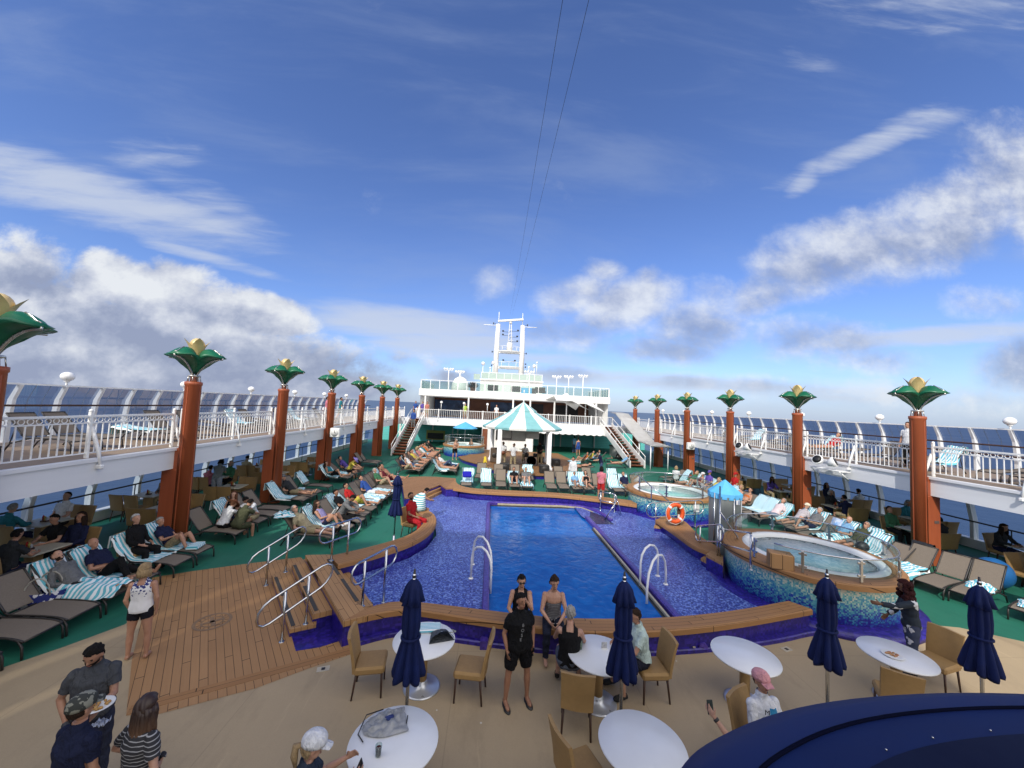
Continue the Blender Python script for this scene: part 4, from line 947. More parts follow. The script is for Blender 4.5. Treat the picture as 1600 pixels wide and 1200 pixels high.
q=MB(); q.lathe([(.06,5.),(.06,5.2),(.03,5.25),(.03,5.75),(.06,5.8),(.01,5.95)],8); q.build('finial',whiteR,t)
for x,y in((-1.72,-2.3),(1.72,-2.15),(-2.2,1.8),(2.2,1.8)):
    q=MB(); q.lathe([(.27,ZS),(.27,ZS+.25),(.2,ZS+.3),(.16,ZS+.5),(.15,3.05)],14,(x,y,0)); q.build('post',whiteR,t)
for k,x in enumerate((-1.3,-.1,.95)):
    q=MB(); q.box((x,1.9,2.5-.15*(k%2)),(1.1,.03,.7)); q.build('curtain',screen_white,t)
# band gear
for k,(px_,py_) in enumerate(((788,736),(850,739),(868,729),(772,722))):
    c=P(px_,py_,ZS); t=thing('loudspeaker',['black wedge loudspeaker behind the port front post of the bandstand','black wedge loudspeaker before the starboard front post of the bandstand','black round-cornered loudspeaker beyond the starboard front post','brown tall loudspeaker beside the port front post'][k],'loudspeaker',(c.x,c.y,ZS))
    q=MB(); hh=.55 if k<3 else 1.1; q.box((0,0,hh/2),(.65,.5,hh),bev=.05); q.build('cabinet',black if k<3 else pmat('brown_case',(.1,.07,.05),None,5.,.6),t); q=MB(); q.lathe([(.2,0),(.19,.01)],16); g=q.build('cone',dark_frame,t,(0,-.255,hh/2)); g.rotation_euler=(pi/2,0,0)
c=P(826,731,ZS); t=thing('drum_kit','dark drum kit with shiny stands at the middle of the bandstand','drums',(c.x+.3,c.y+1.2,ZS))
for (x,y,z,r,h,rx,nm) in((0,0,.35,.34,.42,pi/2,'bass_drum'),(-.35,.15,.75,.16,.2,.2,'tom_drum'),(.3,.15,.75,.16,.2,.2,'tom_drum'),(.75,.3,.4,.24,.4,0,'floor_drum')):
    q=MB(); q.lathe([(r,-h/2),(r,h/2)],20); q.lathe([(r+.015,h/2-.03),(r+.015,h/2)],20); d_=q.build(nm,[black],t,(x,y,z)); d_.rotation_euler=(rx,0,0)
for x in(-.7,.75): q=MB(); q.lathe([(.03,1.2),(.25,1.17),(.25,1.16),(.02,1.15)],20,(x,.1,0)); q.tube([(x,.1,0),(x,.1,1.2)],.012,5); q.build('cymbal',gold,t)
c=P(757,735); t=thing('caution_sign','yellow folding wet-floor caution sign beside the band stage','sign',(c.x,c.y,0),.2)
q=MB(); 
for s_ in(-1,1): q.loft([[V((-.17,s_*.16,0)),V((.17,s_*.16,0)),V((.17,s_*.14,0)),V((-.17,s_*.14,0))],[V((-.07,s_*.02,.98)),V((.07,s_*.02,.98)),V((.07,s_*.0,.98)),V((-.07,s_*.0,.98))]],0,False)
q.build('board',yellow,t)
q=MB(); q.add([(-.07,-.118,.5),(.07,-.118,.5),(0,-.088,.66)],[(0,1,2)]); q.box((0,-.143,.38),(.16,.004,.05),rot=Matrix.Rotation(rad(-8),3,'X')); q.build('warning_mark',black,t)
# second basin and ladder rails between far tub and stage
q=MB(); q.sheet([(-3.3,29.6),(-4.5,31.),(-4.6,36.8),(-2.4,38),(-2.4,33)],.012); tag(q.build('mosaic_basin_floor',mos_floor),kind='structure')
t=thing('basin_rail','pair of white hand rails at the small basin beside the bandstand','handrail',(-3.6,35,0))
for x in(-.3,.3): q=MB(); q.tube([(x,-.4,0),(x,-.4,.7),(x,-.2,.9),(x,.1,.8),(x,.2,.3)],.03,6); q.build('rail',whiteR,t)
# platform beside the far bench
pp=smooth(px([(630,764),(628,752),(634,745),(672,744),(712,747)],.5),1)+px([(713,756),(716,763),(697,763),(688,757),(657,769),(650,776),(632,778)],.5)
t=thing('teak_platform','teak platform with steps between the port loungers and the far pool bench','platform')
q=MB(); q.prism([(p.x,p.y) for p in pp],.44,.493); q.build('floor',wood_path,t); q=MB(); q.prism([(p.x,p.y) for p in pp],.0,.44); q.build('skirt',mos_dark,t)
for i,(L,z) in enumerate((([(657,769),(688,757),(692,761),(664,773)],.36),([(664,773),(692,761),(695,765),(670,777)],.23))):
    q=MB(); q.prism([(p.x,p.y) for p in px(L,z)],.05,z); q.build('step',wood_step,t)
# fascia floodlights and clocks
for lb,loc,sg in (('white floodlight and round loudspeaker bracket on the starboard fascia by the second starboard column',(XF-.1,15.4,2.55),1),('white floodlight bracket on the starboard fascia by the third starboard column',(XF-.1,20.6,2.6),1)):
    t=thing('floodlight_bracket',lb,'floodlight',loc); q=MB(); q.box((-.2,0,.05),(.36,1.6,.04),bev=.01); q.tube([(0,.7,-.3),(-.4,.7,.05)],.03,6); q.tube([(0,-.7,-.3),(-.4,-.7,.05)],.03,6); q.build('shelf',whiteR,t)
    for y in(.35,-.35):
        q=MB(); q.lathe([(.1,-.2),(.2,0),(.22,.08),(.2,.1)],14); hd=q.build('lamp_head',whiteR,t,(-.35,y,.38)); hd.rotation_euler=(0,-1.1,.3 if y>0 else 2.2)
        q=MB(); q.lathe([(.18,.104),(.02,.106)],14); q.build('lens',black,hd)
for lb,c in (('square white clock on the third port column',PY(524,676,21.6)),('square white clock on the fourth starboard column',PY(1079,697,26.6))):
    t=thing('clock',lb,'clock',c); q=MB(); q.box((0,0,0),(.52,.25,.52),bev=.04); q.build('case',white,t); q=MB(); q.lathe([(.2,0),(.2,.01)],20); fc=q.build('face',screen_white,t,(0,-.13,0)); fc.rotation_euler=(pi/2,0,0); q=MB(); q.box((0,-.145,.06),(.025,.006,.14)); q.box((.04,-.145,0),(.1,.006,.025)); q.build('hand',black,t)

# ------------------------------------------------------------------ navy canopy below the camera
t=thing('navy_bar_canopy','huge dark navy canopy with a piped rim filling the lower starboard corner','canopy')
rimp=smooth([P(1065,1330,2.6),P(1046,1240,2.6),P(1058,1190,2.6),P(1100,1153,2.6),P(1200,1109,2.6),P(1310,1087,2.6),P(1450,1077,2.6),P(1600,1078,2.6),P(1780,1092,2.6),V((4.4,1.4,2.6)),V((4.6,-.6,2.6)),V((2.5,-1.6,2.6)),V((-.2,-1.4,2.6)),V((-1.35,.4,2.6))],2)
cc=V((1.3,.4,0))
def rr_(f,z): return [V((cc.x+(p.x-cc.x)*f,cc.y+(p.y-cc.y)*f,z)) for p in rimp]
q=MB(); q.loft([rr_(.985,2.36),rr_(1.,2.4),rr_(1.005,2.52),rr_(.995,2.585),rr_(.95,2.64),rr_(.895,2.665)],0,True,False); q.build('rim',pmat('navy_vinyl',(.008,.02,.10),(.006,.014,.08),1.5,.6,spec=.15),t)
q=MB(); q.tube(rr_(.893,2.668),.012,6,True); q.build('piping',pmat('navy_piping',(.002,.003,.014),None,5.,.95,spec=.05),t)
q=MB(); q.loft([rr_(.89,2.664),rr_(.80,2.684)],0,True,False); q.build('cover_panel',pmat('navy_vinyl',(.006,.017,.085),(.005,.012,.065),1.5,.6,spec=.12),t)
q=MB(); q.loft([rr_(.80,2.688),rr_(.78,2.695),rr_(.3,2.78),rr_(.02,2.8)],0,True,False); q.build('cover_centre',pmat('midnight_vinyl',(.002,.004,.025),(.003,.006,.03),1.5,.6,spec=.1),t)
q=MB(); [q.sph(p,.006,8,5) for p in rr_(.815,2.688)[::3]]; q.build('snap_button',silver,t)
q=MB(); q.tube([(1.3,-.2,0),(1.3,-.2,2.75)],.12,12); q.build('post',navy,t)

# ------------------------------------------------------------------ closed umbrellas
def make_umb():
    t=thing('closed_umbrella','x','umbrella',group='closed navy umbrellas')
    q=MB(); q.tube([(0,0,0.05),(0,0,2.3)],.024,10); q.lathe([(.26,0),(.26,.035),(.05,.07),(.04,.3)],20); q.build('pole',steel,t)
    q=MB(); q.lathe([(.018,2.22),(.03,2.26),(.02,2.3),(.012,2.36)],8); q.build('finial',dark_frame,t)
    def fold(prof,nf,dep,ph):
        q=MB(); rings=[]
        for r,z,dp in prof:
            ring=[]
            for j in range(64):
                a=2*pi*j/64; k=1+dp*(abs(sin(a*nf/2+ph+.25*sin(3*z)))-.5)+.05*sin(3*a+2*z)
                r_=r*.86; ring.append(V((r_*k*cos(a),r_*k*sin(a),z+.03*dp*sin(a*nf/2+1)))) 
            rings.append(ring)
        return q.loft(rings)
    fold([(.035,2.23,0),(.085,2.18,.1),(.12,2.11,.3),(.135,2.03,.4),(.165,1.93,.5),(.15,1.925,.5)],8,.4,.3).build('top_vent',navy,t)
    fold([(.08,2.1,.1),(.115,1.95,.3),(.125,1.72,.4),(.122,1.58,.4),(.108,1.46,.3),(.135,1.34,.5),(.175,1.16,.6),(.205,1.0,.65),(.2,.95,.65),(.11,.97,.5)],8,.5,.0).build('canopy',navy,t)
    q=MB(); q.tube([(.118*cos(2*pi*k/20),.118*sin(2*pi*k/20),1.47) for k in range(20)],.02,6,True); q.build('strap',navy,t)
    return register(t)
um=make_umb()
for px_,py_,lb in((648,893,'closed navy umbrella standing before the white table with the grey bag'),(976,897,'closed navy umbrella hiding part of the white table with the seated couple'),(1292,893,'closed navy umbrella in front of the big whirlpool mosaic wall'),(1530,905,'closed navy umbrella beside the green deck near the navy canopy'),(622,738,'closed navy umbrella on the green deck beside the lifeguard')):
    c=P(px_,py_,2.33); place(um,lb,(c.x,c.y,0.004),random.uniform(0,6))
t=thing('open_parasol','small open sky-blue parasol behind the far whirlpool','parasol',(P(735,672,2.4).x*1.1-.3,37.6,0))
q=MB(); q.lathe([(1.2,2.25),(1.2,2.32),(.03,2.9)],8,sm=False); q.build('canopy',skyblue,t); q=MB(); q.tube([(0,0,0),(0,0,2.85)],.03,6); q.build('pole',whiteR,t)

# ------------------------------------------------------------------ furniture prototypes
def make_chair():
    t=thing('wicker_chair','x','chair')
    q=MB(); q.box((0,0,.42),(.46,.46,.12),bev=.03); q.build('seat',wicker_m,t)
    q=MB()
    def bk(u,w,o): return V(((u-.5)*(.45+.03*w),-.2-.10*w**1.5-.03*cos((u-.5)*3)+o,.40+.55*w))
    n=8; q.grid(lambda u,w:bk(u,w,.0),n,8); q.grid(lambda u,w:bk(1-u,w,-.045),n,8)
    q.grid(lambda u,w:V(bk(u,1,-.045*w)),n,1); q.grid(lambda u,w:V(bk(0,w,-.045*u)),1,8); q.grid(lambda u,w:V(bk(1,w,-.045*(1-u))),1,8)
    q.build('backrest',wicker_m,t)
    for x,y in((-.19,.19),(.19,.19),(-.19,-.19),(.19,-.19)):
        q=MB(); q.tube([(x,y,.38),(x*1.08,y*(1.05 if y>0 else 1.25),0)],[.02,.014],6); q.build('leg',darkwood,t)
    return register(t)
chairp=make_chair()
def make_round():
    t=thing('round_table','x','table',group='round white tables')
    q=MB(); q.lathe([(.02,.715),(.47,.715),(.5,.725),(.505,.738),(.5,.75),(.02,.752)],48); q.build('table_top',tabwhite,t)
    q=MB(); q.lathe([(.075,.1),(.075,.71)],20); q.build('column',wicker_m,t)
    q=MB(); q.lathe([(.3,0),(.3,.012),(.27,.022),(.1,.035),(.085,.11),(.078,.12)],36); q.build('base',pmat('brushed_base',(.6,.62,.65),(.52,.54,.57),3.,.3,.6),t)
    return register(t)
roundp=make_round()
def make_square():
    t=thing('square_table','x','table',group='cream tables under the upper decks')
    q=MB(); q.box((0,0,.735),(.84,.84,.035),bev=.01); q.build('table_top',cream,t)
    q=MB(); q.box((0,0,.4),(.2,.2,.64)); q.build('column',wicker_m,t)
    q=MB(); q.box((0,0,.03),(.5,.5,.06),bev=.01); q.build('base',steel,t)
    return register(t)
squarep=make_square()
BACK={}
def prof(back):
    """side profile of a lounger from the head to the foot, foot end at x=0"""
    a=rad(back); hx=-1.13; L=.76
    pts=[V((hx-L*cos(a),0,.35+L*sin(a))),V((hx-L*.5*cos(a),0,.35+L*.5*sin(a))),V((hx-.05*cos(a),0,.35+.05*sin(a))),V((hx+.06,0,.345)),V((-.75,0,.352)),V((-.38,0,.345)),V((-.16,0,.325)),V((-.03,0,.285))]
    return pts
def make_lounger(back):
    t=thing('sun_lounger','x','sun lounger',group=None)
    p=prof(back); W=.29
    def surf(pts,w,th):
        q=MB(); pts=smooth(pts,1); q.loft([[V((a.x,-w,a.z)),V((a.x,w,a.z)),V((a.x,w,a.z-th)),V((a.x,-w,a.z-th))] for a in pts],0,False); return q
    surf(p[:3],W-.02,.018).build('backrest',sling,t); surf(p[3:],W-.02,.018).build('seat',sling,t)
    q=MB()
    for s in(-1,1):
        q.tube([V((a.x,s*W,a.z)) for a in smooth(p[:3],1)],.019,6); q.tube([V((a.x,s*W,a.z)) for a in smooth(p[2:],1)],.02,6)
    q.tube([(p[0].x,-W,p[0].z),(p[0].x,W,p[0].z)],.018,6); q.tube([(-.03,-W,.285),(-.03,W,.285)],.018,6); q.tube([(-1.13,-W,.33),(-1.13,W,.33)],.018,6)
    a=p[1]; 
    for s in(-1,1): q.tube([(a.x,s*W*.9,a.z),(a.x-.12 if back>20 else a.x,s*W*.9,.16 if back>20 else .2)],.013,5)
    q.build('frame',dark_frame,t)
    for s in(-1,1):
        q=MB(); q.tube([(-.25,s*W,.335),(-.1,s*(W+.01),.3),(-.03,s*(W+.01),.2),(-.01,s*(W+.01),0)],.019,6); q.build('leg',dark_frame,t)
        q=MB(); q.tube([(-1.0,s*W,.34),(-1.42,s*(W+.01),.2),(-1.55,s*(W+.01),0)],.019,6); q.build('leg',dark_frame,t)
    return register(t)
LP={b_:make_lounger(b_) for b_ in(52,38,8)}
def towel_mesh(kind,back=52,seed=0):
    random.seed(seed); q=MB(); p=smooth(prof(back),2); ofs=V((seed*3.1,seed*1.7,0))
    if kind in('full','back','seat'):
        a,b_={'full':(0,.72),'back':(0,.34),'seat':(.42,.95)}[kind]; pts=resample(p,60); i0,i1=int(a*59),int(b_*59); pts=pts[i0:i1+1]; n=len(pts)-1
        wd_=.35 if kind!='seat' else .42
        def fn(u,w):
            c=pts[min(n,int(round(u*n)))]; y=(w-.5)*2*wd_; dz=0
            if abs(y)>.30: dz=-(abs(y)-.30)*1.6; y=math.copysign(.30+(abs(y)-.30)*.5,y)
            nz=noise.noise(V((u*4,w*5,0))+ofs)*.03*(2.2 if kind=='seat' else 1)+.022*noise.noise(V((u*9+w*3,w*11-u*4,6))+ofs); y+=.05*noise.noise(V((u*2.5,.5,9))+ofs)
            sh=noise.noise(V((u*2,w*2.2,4))+ofs)*.13
            return V((c.x+nz*.4+(sh if u<.03 or u>.97 else 0),y+sh*.6,c.z+.022+abs(nz)+dz))
        q.grid(fn,n,18,uvfn=lambda u,w:(w,u*2))
        if kind in('full','back'):
            top=p[0]
            q.grid(lambda u,w:V((top.x-.03-.03*u,(w-.5)*.66,top.z+.02-.3*u)),6,10,uvfn=lambda u,w:(w,u))
    elif kind=='fold':
        q.box((0,0,.03),(.3,.42,.06),bev=.02); q.box((.01,0,.075),(.27,.4,.03),bev=.014)
        q.uv=[(v[1]*1.6+.5+.02,v[0]) for v in q.v]
    elif kind=='heap':
        q.grid(lambda u,w:V(((u-.5)*.62+.05*noise.noise(V((w*5,u*2,1))+ofs),(w-.5)*.5+.05*noise.noise(V((w*2,u*6,2))+ofs),.012+.17*sin(pi*u)**.6*sin(pi*w)**.6*(.5+.8*abs(noise.noise(V((u*5,w*5,3))+ofs))))),26,22,uvfn=lambda u,w:(w+.15*noise.noise(V((u*3,w*3,5))+ofs),u))
    elif kind=='legs':
        def fn(u,w):
            x=-1.05+1.15*u; y=(w-.5)*(.95-.3*u); y0=abs(y); leg=.155*max(0,1-(y0/.3)**2)**.5 if y0<.3 else 0
            z=.39+leg*(1.15-.35*u)+.035*noise.noise(V((u*7,w*6,0))+ofs)*(1+u); 
            if y0>.31: z-=(y0-.31)*1.5
            return V((x+.05*noise.noise(V((w*4,u,2))+ofs),y,max(z,.16)))
        q.grid(fn,40,30,uvfn=lambda u,w:(u*1.4+.12*noise.noise(V((u*3,w*5,5))+ofs),w))
    random.seed(seed+99)
    return q.mesh('towel',[towel_m])
TM={}
def towel(kind,label,loc,rz=0.,back=52,seed=0,m=None):
    k=(kind,back,seed%3)
    if k not in TM: TM[k]=towel_mesh(*k)
    o=link('towel',TM[k],None,loc,rz); tag(o,label,'towel',None)
    if m: o.material_slots[0].link='OBJECT'; o.material_slots[0].material=m
    return o
# ------------------------------------------------------------------ people
def D(p,s,sd): return V((sd*sin(rad(s)),cos(rad(s))*sin(rad(p)),-cos(rad(s))*cos(rad(p))))
POSES=dict(
 stand=dict(thL=(2,4),thR=(-2,4),shL=(-3,1),shR=(-6,1),uaL=(4,10),uaR=(4,10),faL=(18,2),faR=(18,2)),
 walk=dict(thL=(18,3),thR=(-14,3),shL=(2,0),shR=(-30,0),uaL=(-15,8),uaR=(18,8),faL=(5,0),faR=(35,0)),
 stand_wide=dict(lean=1,thL=(4,9),thR=(2,12),shL=(0,2),shR=(-2,4),uaL=(-6,20),uaR=(-4,22),faL=(22,-6),faR=(20,-8),hp=8,ht=10),
 stand_bent=dict(lean=-16,thL=(8,5),thR=(0,6),shL=(-4,1),shR=(-8,1),uaL=(28,8),uaR=(25,8),faL=(80,-25),faR=(80,-25),hp=18),
 plate=dict(lean=-3,thL=(2,6),thR=(-2,6),uaL=(24,10),uaR=(-8,22),faL=(86,-14),faR=(30,-22),hp=28,ht=-14),
 hips=dict(lean=2,thL=(2,5),thR=(-2,5),uaL=(-8,38),uaR=(-8,30),faL=(55,-50),faR=(50,-40),hp=10,ht=12),
 fold_arm=dict(thL=(2,5),thR=(-3,8),uaL=(-4,14),uaR=(-6,16),faL=(24,-10),faR=(10,-2),hp=5,ht=-25),
 reach=dict(lean=-4,thL=(5,5),thR=(-6,6),uaL=(70,14),uaR=(18,12),faL=(88,4),faR=(40,0),hp=12),
 sit=dict(lean=6,thL=(86,8),thR=(86,8),shL=(4,3),shR=(2,3),uaL=(18,9),uaR=(18,9),faL=(72,-18),faR=(72,-18)),
 sit_table=dict(lean=-8,thL=(86,10),thR=(84,10),shL=(-6,3),shR=(2,3),uaL=(36,16),uaR=(36,16),faL=(84,-28),faR=(84,-28),hp=10),
 sit_hands=dict(lean=-10,thL=(80,8),thR=(80,8),shL=(4,2),shR=(4,2),uaL=(26,14),uaR=(26,14),faL=(48,-36),faR=(48,-36),hp=6,ht=8),
 sit_face=dict(lean=-8,thL=(80,8),thR=(80,8),shL=(4,2),shR=(4,2),uaL=(40,10),uaR=(24,14),faL=(150,-25),faR=(55,-34),hp=6,ht=10),
 sit_phone=dict(lean=0,thL=(86,8),thR=(86,8),shL=(4,3),shR=(2,3),uaL=(40,10),uaR=(44,12),faL=(120,-18),faR=(118,-14),hp=14),
 sit_fwd=dict(lean=-28,thL=(80,9),thR=(80,9),shL=(5,3),shR=(0,3),uaL=(60,10),uaR=(60,10),faL=(70,-30),faR=(70,-30),hp=22),
 recline=dict(lean=42,thL=(87,5),thR=(89,5),shL=(86,3),shR=(84,3),uaL=(8,14),uaR=(8,14),faL=(78,-34),faR=(78,-34),hp=14),
 recline_knee=dict(lean=42,thL=(87,6),thR=(132,5),shL=(86,3),shR=(30,2),uaL=(30,14),uaR=(30,14),faL=(100,-30),faR=(100,-30),hp=30),
 recline_knees=dict(lean=40,thL=(128,6),thR=(133,5),shL=(32,2),shR=(28,2),uaL=(45,10),uaR=(45,10),faL=(110,-24),faR=(110,-24),hp=34),
 recline_arms=dict(lean=46,thL=(88,6),thR=(90,6),shL=(87,4),shR=(85,4),uaL=(10,18),uaR=(200,20),faL=(70,-24),faR=(-60,-40),hp=8),
 lie=dict(lean=80,thL=(89,5),thR=(89,5),shL=(89,3),shR=(89,3),uaL=(86,12),uaR=(86,12),faL=(92,-8),faR=(92,-4),hp=4),
 phone_arm=dict(lean=8,thL=(86,8),thR=(86,8),shL=(4,3),shR=(2,3),uaL=(98,12),uaR=(20,9),faL=(128,4),faR=(72,-18),hp=6),
)
LAB=['torso','neck','head','uarm','fore','hand','thigh','shin','foot']
def skeleton(ps,fat=1.,near=False):
    g=lambda k,d=(0,4): ps.get(k,d)
    ln=rad(ps.get('lean',0)); T=V((0,-sin(ln),cos(ln))); F=V((0,cos(ln),sin(ln))); X=V((1,0,0))
    segs=[]; q=MB(); P0=V((0,0,0))
    def ring(c,ax,ay,a,b_,n=16): return [c+ax*(a*cos(2*pi*j/n))+ay*(b_*sin(2*pi*j/n)) for j in range(n)]
    fx=fat; fd=1+(fat-1)*1.7
    rows=[(-.085,.10,.075,0),(-.05,.155,.105,0),(.0,.172,.118,0),(.08,.162,.112,0),(.18,.145,.104,.004),(.28,.158,.11,.006),(.38,.172,.112,0),(.45,.165,.098,-.006),(.495,.12,.078,-.01),(.53,.068,.062,-.012),(.60,.054,.056,.004)]
    # ease the torso towards a gentle curve
    q.loft([ring(P0+T*t+F*o,X,F,a*(fx if t<.4 else 1+(fx-1)*.5),b_*(fd if t<.4 else 1)) for t,a,b_,o in rows])
    segs.append((P0-T*.05,P0+T*.5,.15,.13,'torso'))
    nk=P0+T*.55; hd=(T*cos(rad(ps.get('hp',0)))+F*sin(rad(ps.get('hp',0))))
    hf=(F*cos(rad(ps.get('hp',0)))-T*sin(rad(ps.get('hp',0))))
    if ps.get('lean',0)>60: pass
    ht=rad(ps.get('ht',0)); hx=(X*cos(ht)+hf*sin(ht)).normalized(); hf=(hf*cos(ht)-X*sin(ht)).normalized()
    hc=nk+hd*.165; HM=Matrix((hx,hf,hd)).transposed()
    segs.append((nk-T*.02,nk+hd*.06,.055,.05,'neck')); segs.append((hc-hd*.05,hc+hd*.05,.10,.10,'head'))
    q.sph(hc+hd*.02,(.076,.096,.102),18,14,R=HM); q.sph(hc-hd*.055+hf*.022,(.056,.07,.064),14,10,R=HM)
    q.sph(hc-hd*.018+hf*.098,(.013,.018,.022),8,6,R=HM); q.sph(hc-hd*.008+hf*.088,(.009,.014,.034),8,6,R=HM)
    for s in(-1,1): q.sph(hc-hd*.01+hx*(s*.079)-hf*.005,(.012,.02,.03),8,6,R=HM)
    q.sph(hc-hd*.065+hf*.083,(.024,.012,.011),8,6,R=HM)
    J=dict(head=hc,HM=HM)
    for sd,L in((-1,'L'),(1,'R')):
        hip=P0+X*(sd*.088)-T*.02; th=D(*g('th'+L),sd); sh=D(*g('sh'+L,(0,1)),sd)
        kn=hip+th*.43; an=kn+sh*.41
        q.tube([hip-th*.02,hip+th*.06,hip+th*.2,kn-th*.05,kn,kn+sh*.04],[.085*fx,.09*fx,.078*fx,.058,.055,.05],12)
        q.tube([kn-sh*.03,kn+sh*.06,kn+sh*.14,kn+sh*.28,an,an+sh*.03],[.05,.054,.056,.042,.033,.034],12)
        fdv=ps.get('foot'+L); 
        if fdv is None:
            k=V((0,1,0)); k=k-sh*k.dot(sh)*1.
            if abs(sh.z)<.6: k=V((0,.35,.94))
            fdv=k.normalized()
        heel=an+sh*.045-fdv*.04; toe=heel+fdv*.21
        up=V((0,0,1)) if abs(sh.z)>=.6 else -sh
        q.tube([heel-fdv*.01+up*.02,heel+fdv*.04+up*.02,heel+fdv*.11+up*.005,heel+fdv*.17-up*.005,toe-up*.008],[.028,.036,.036,.034,.018],10)
        segs+= [(hip,kn,.085,.055,'thigh'),(kn,an,.055,.034,'shin'),(heel+up*.01,toe,.04,.03,'foot')]
        shp=P0+T*.455+X*(sd*.165); ua=D(*g('ua'+L),sd); fa=D(*g('fa'+L,(15,2)),sd)
        el=shp+ua*.28; wr=el+fa*.24
        q.sph(shp-T*.005,(.058,.056,.056),12,8)
        q.tube([shp,shp+ua*.08,shp+ua*.18,el,el+fa*.03],[.052,.05*fx,.043,.036,.035],10)
        q.tube([el-fa*.02,el+fa*.06,el+fa*.15,wr,wr+fa*.03],[.036,.039,.032,.024,.024],10)
        segs+= [(shp,el,.05,.036,'uarm'),(el,wr,.037,.025,'fore'),(wr+fa*.03,wr+fa*.16,.03,.02,'hand')]
        # palm and five fingers
        inn=V((-sd,0,0)); lat=(inn-fa*inn.dot(fa)); 
        if lat.length<.2: lat=V((0,1,0))-fa*fa.y
        lat.normalize(); pn=fa.cross(lat)*sd; pn.normalize()   # palm faces lat, fingers fan along pn
        HMt=Matrix((lat,pn,fa)).transposed()
        q.sph(wr+fa*.05,(.017,.04,.052),10,8,R=HMt)
        if near:
            for k,(o,ln_) in enumerate(((-.029,.062),(-.0095,.076),(.0105,.08),(.030,.07))):
                b0=wr+fa*.085+pn*o; d1=(fa+lat*.25+pn*o*2.2).normalized(); d2=(fa*.75+lat*.75).normalized()
                q.tube([b0-fa*.02,b0+d1*ln_*.5,b0+d1*ln_*.5+d2*ln_*.5],[.0095,.0088,.0072],7)
            b0=wr+fa*.035+pn*.03; q.tube([b0,b0+(fa*.55+pn*.75+lat*.3).normalized()*.04,b0+(fa*.75+pn*.6+lat*.45).normalized()*.068],[.012,.0105,.008],7)
        else:
            q.tube([wr+fa*.08,wr+fa*.13+lat*.01,wr+fa*.155+lat*.035],[.026,.024,.016],7); q.tube([wr+fa*.03+pn*.03,wr+fa*.08+pn*.05+lat*.01],[.013,.01],6)
        J['hand'+L]=wr+fa*.085+lat*.025; J['fa'+L]=fa; J['lat'+L]=lat; J['wr'+L]=wr
    return q,segs,J
BODY={}
def body(pose,fat,near,extra=None):
    key=(pose,fat,near)
    if key in BODY: return BODY[key]
    ps=POSES[pose]; q,segs,J=skeleton(ps,fat,near)
    me=q.mesh('body',[]); o=link('tmp_body',me); r=o.modifiers.new('r','REMESH'); r.mode='VOXEL'; r.voxel_size=.0075 if near else .017; r.use_smooth_shade=True
    s_=o.modifiers.new('s','SMOOTH'); s_.factor=.5; s_.iterations=2 if near else 1
    dg=bpy.context.evaluated_depsgraph_get(); dg.update(); em=bpy.data.meshes.new_from_object(o.evaluated_get(dg)); bpy.data.objects.remove(o)
    n=len(em.vertices); co_=np.empty(n*3); em.vertices.foreach_get('co',co_); co_=co_.reshape(-1,3); no=np.empty(n*3); em.vertices.foreach_get('normal',no); no=no.reshape(-1,3)
    best=np.full(n,1e9); lab=np.zeros(n,int); tt=np.zeros(n)
    for a,b_,ra,rb,l in segs:
        a=np.array(a); b_=np.array(b_); ab=b_-a; t=np.clip(((co_-a)@ab)/(ab@ab),0,1); d=np.linalg.norm(co_-a-t[:,None]*ab,axis=1)/(ra+(rb-ra)*t)
        k=d<best; best[k]=d[k]; lab[k]=LAB.index(l); tt[k]=t[k]
    # torso parameter along its axis for everything near it
    lp=np.empty(len(em.loops),dtype=np.int32); em.loops.foreach_get('vertex_index',lp)
    st_=np.empty(len(em.polygons),dtype=np.int32); em.polygons.foreach_get('loop_start',st_); to=np.empty(len(em.polygons),dtype=np.int32); em.polygons.foreach_get('loop_total',to)
    quad=to==4; F=lp[st_[quad][:,None]+np.arange(4)]
    BODY[key]=(em,co_,no,lab,tt,F,J); em.polygons.foreach_set('use_smooth',[True]*len(em.polygons)); return BODY[key]
def lb_(l): return LAB.index(l)
def wear_mask(kind,lab,tt,co_):
    T=lab==0; U=lab==3; A=lab==4; H=lab==6; C=lab==7; Fo=lab==8; ax=np.abs(co_[:,0])
    if kind=='tshirt': return (T&(tt>.02))|(U&(tt<.68))|((lab==1)&(tt<.3))
    if kind=='long_shirt': return (T&(tt>.0))|((lab==1)&(tt<.3))|U|(A&(tt<.92))
    if kind=='tank': return (T&(tt>.02)&(tt<.86))|(T&(tt>=.84)&(ax>.05)&(ax<.13))|(T&(tt>=.84)&(tt<.95)&(ax<.13)&(co_[:,1]<-.02))
    if kind=='strapless': return T&(tt>.1)&(tt<.74)
    if kind=='top': return (T&(tt>.02)&(tt<.88)&(ax<.16))
    if kind=='shorts': return (T&(tt<.16))|(H&(tt<.78))
    if kind=='short_shorts': return (T&(tt<.16))|(H&(tt<.36))
    if kind=='trousers': return (T&(tt<.16))|H|(C&(tt<.96))
    if kind=='dress': return (T&(tt<.86))|(H&(tt<.7))
    if kind=='briefs': return (T&(tt<.14))|(H&(tt<.12))
    if kind=='bikini_top': return T&(tt>.6)&(tt<.78)
    if kind=='shoes': return Fo
    raise KeyError(kind)
WM={}
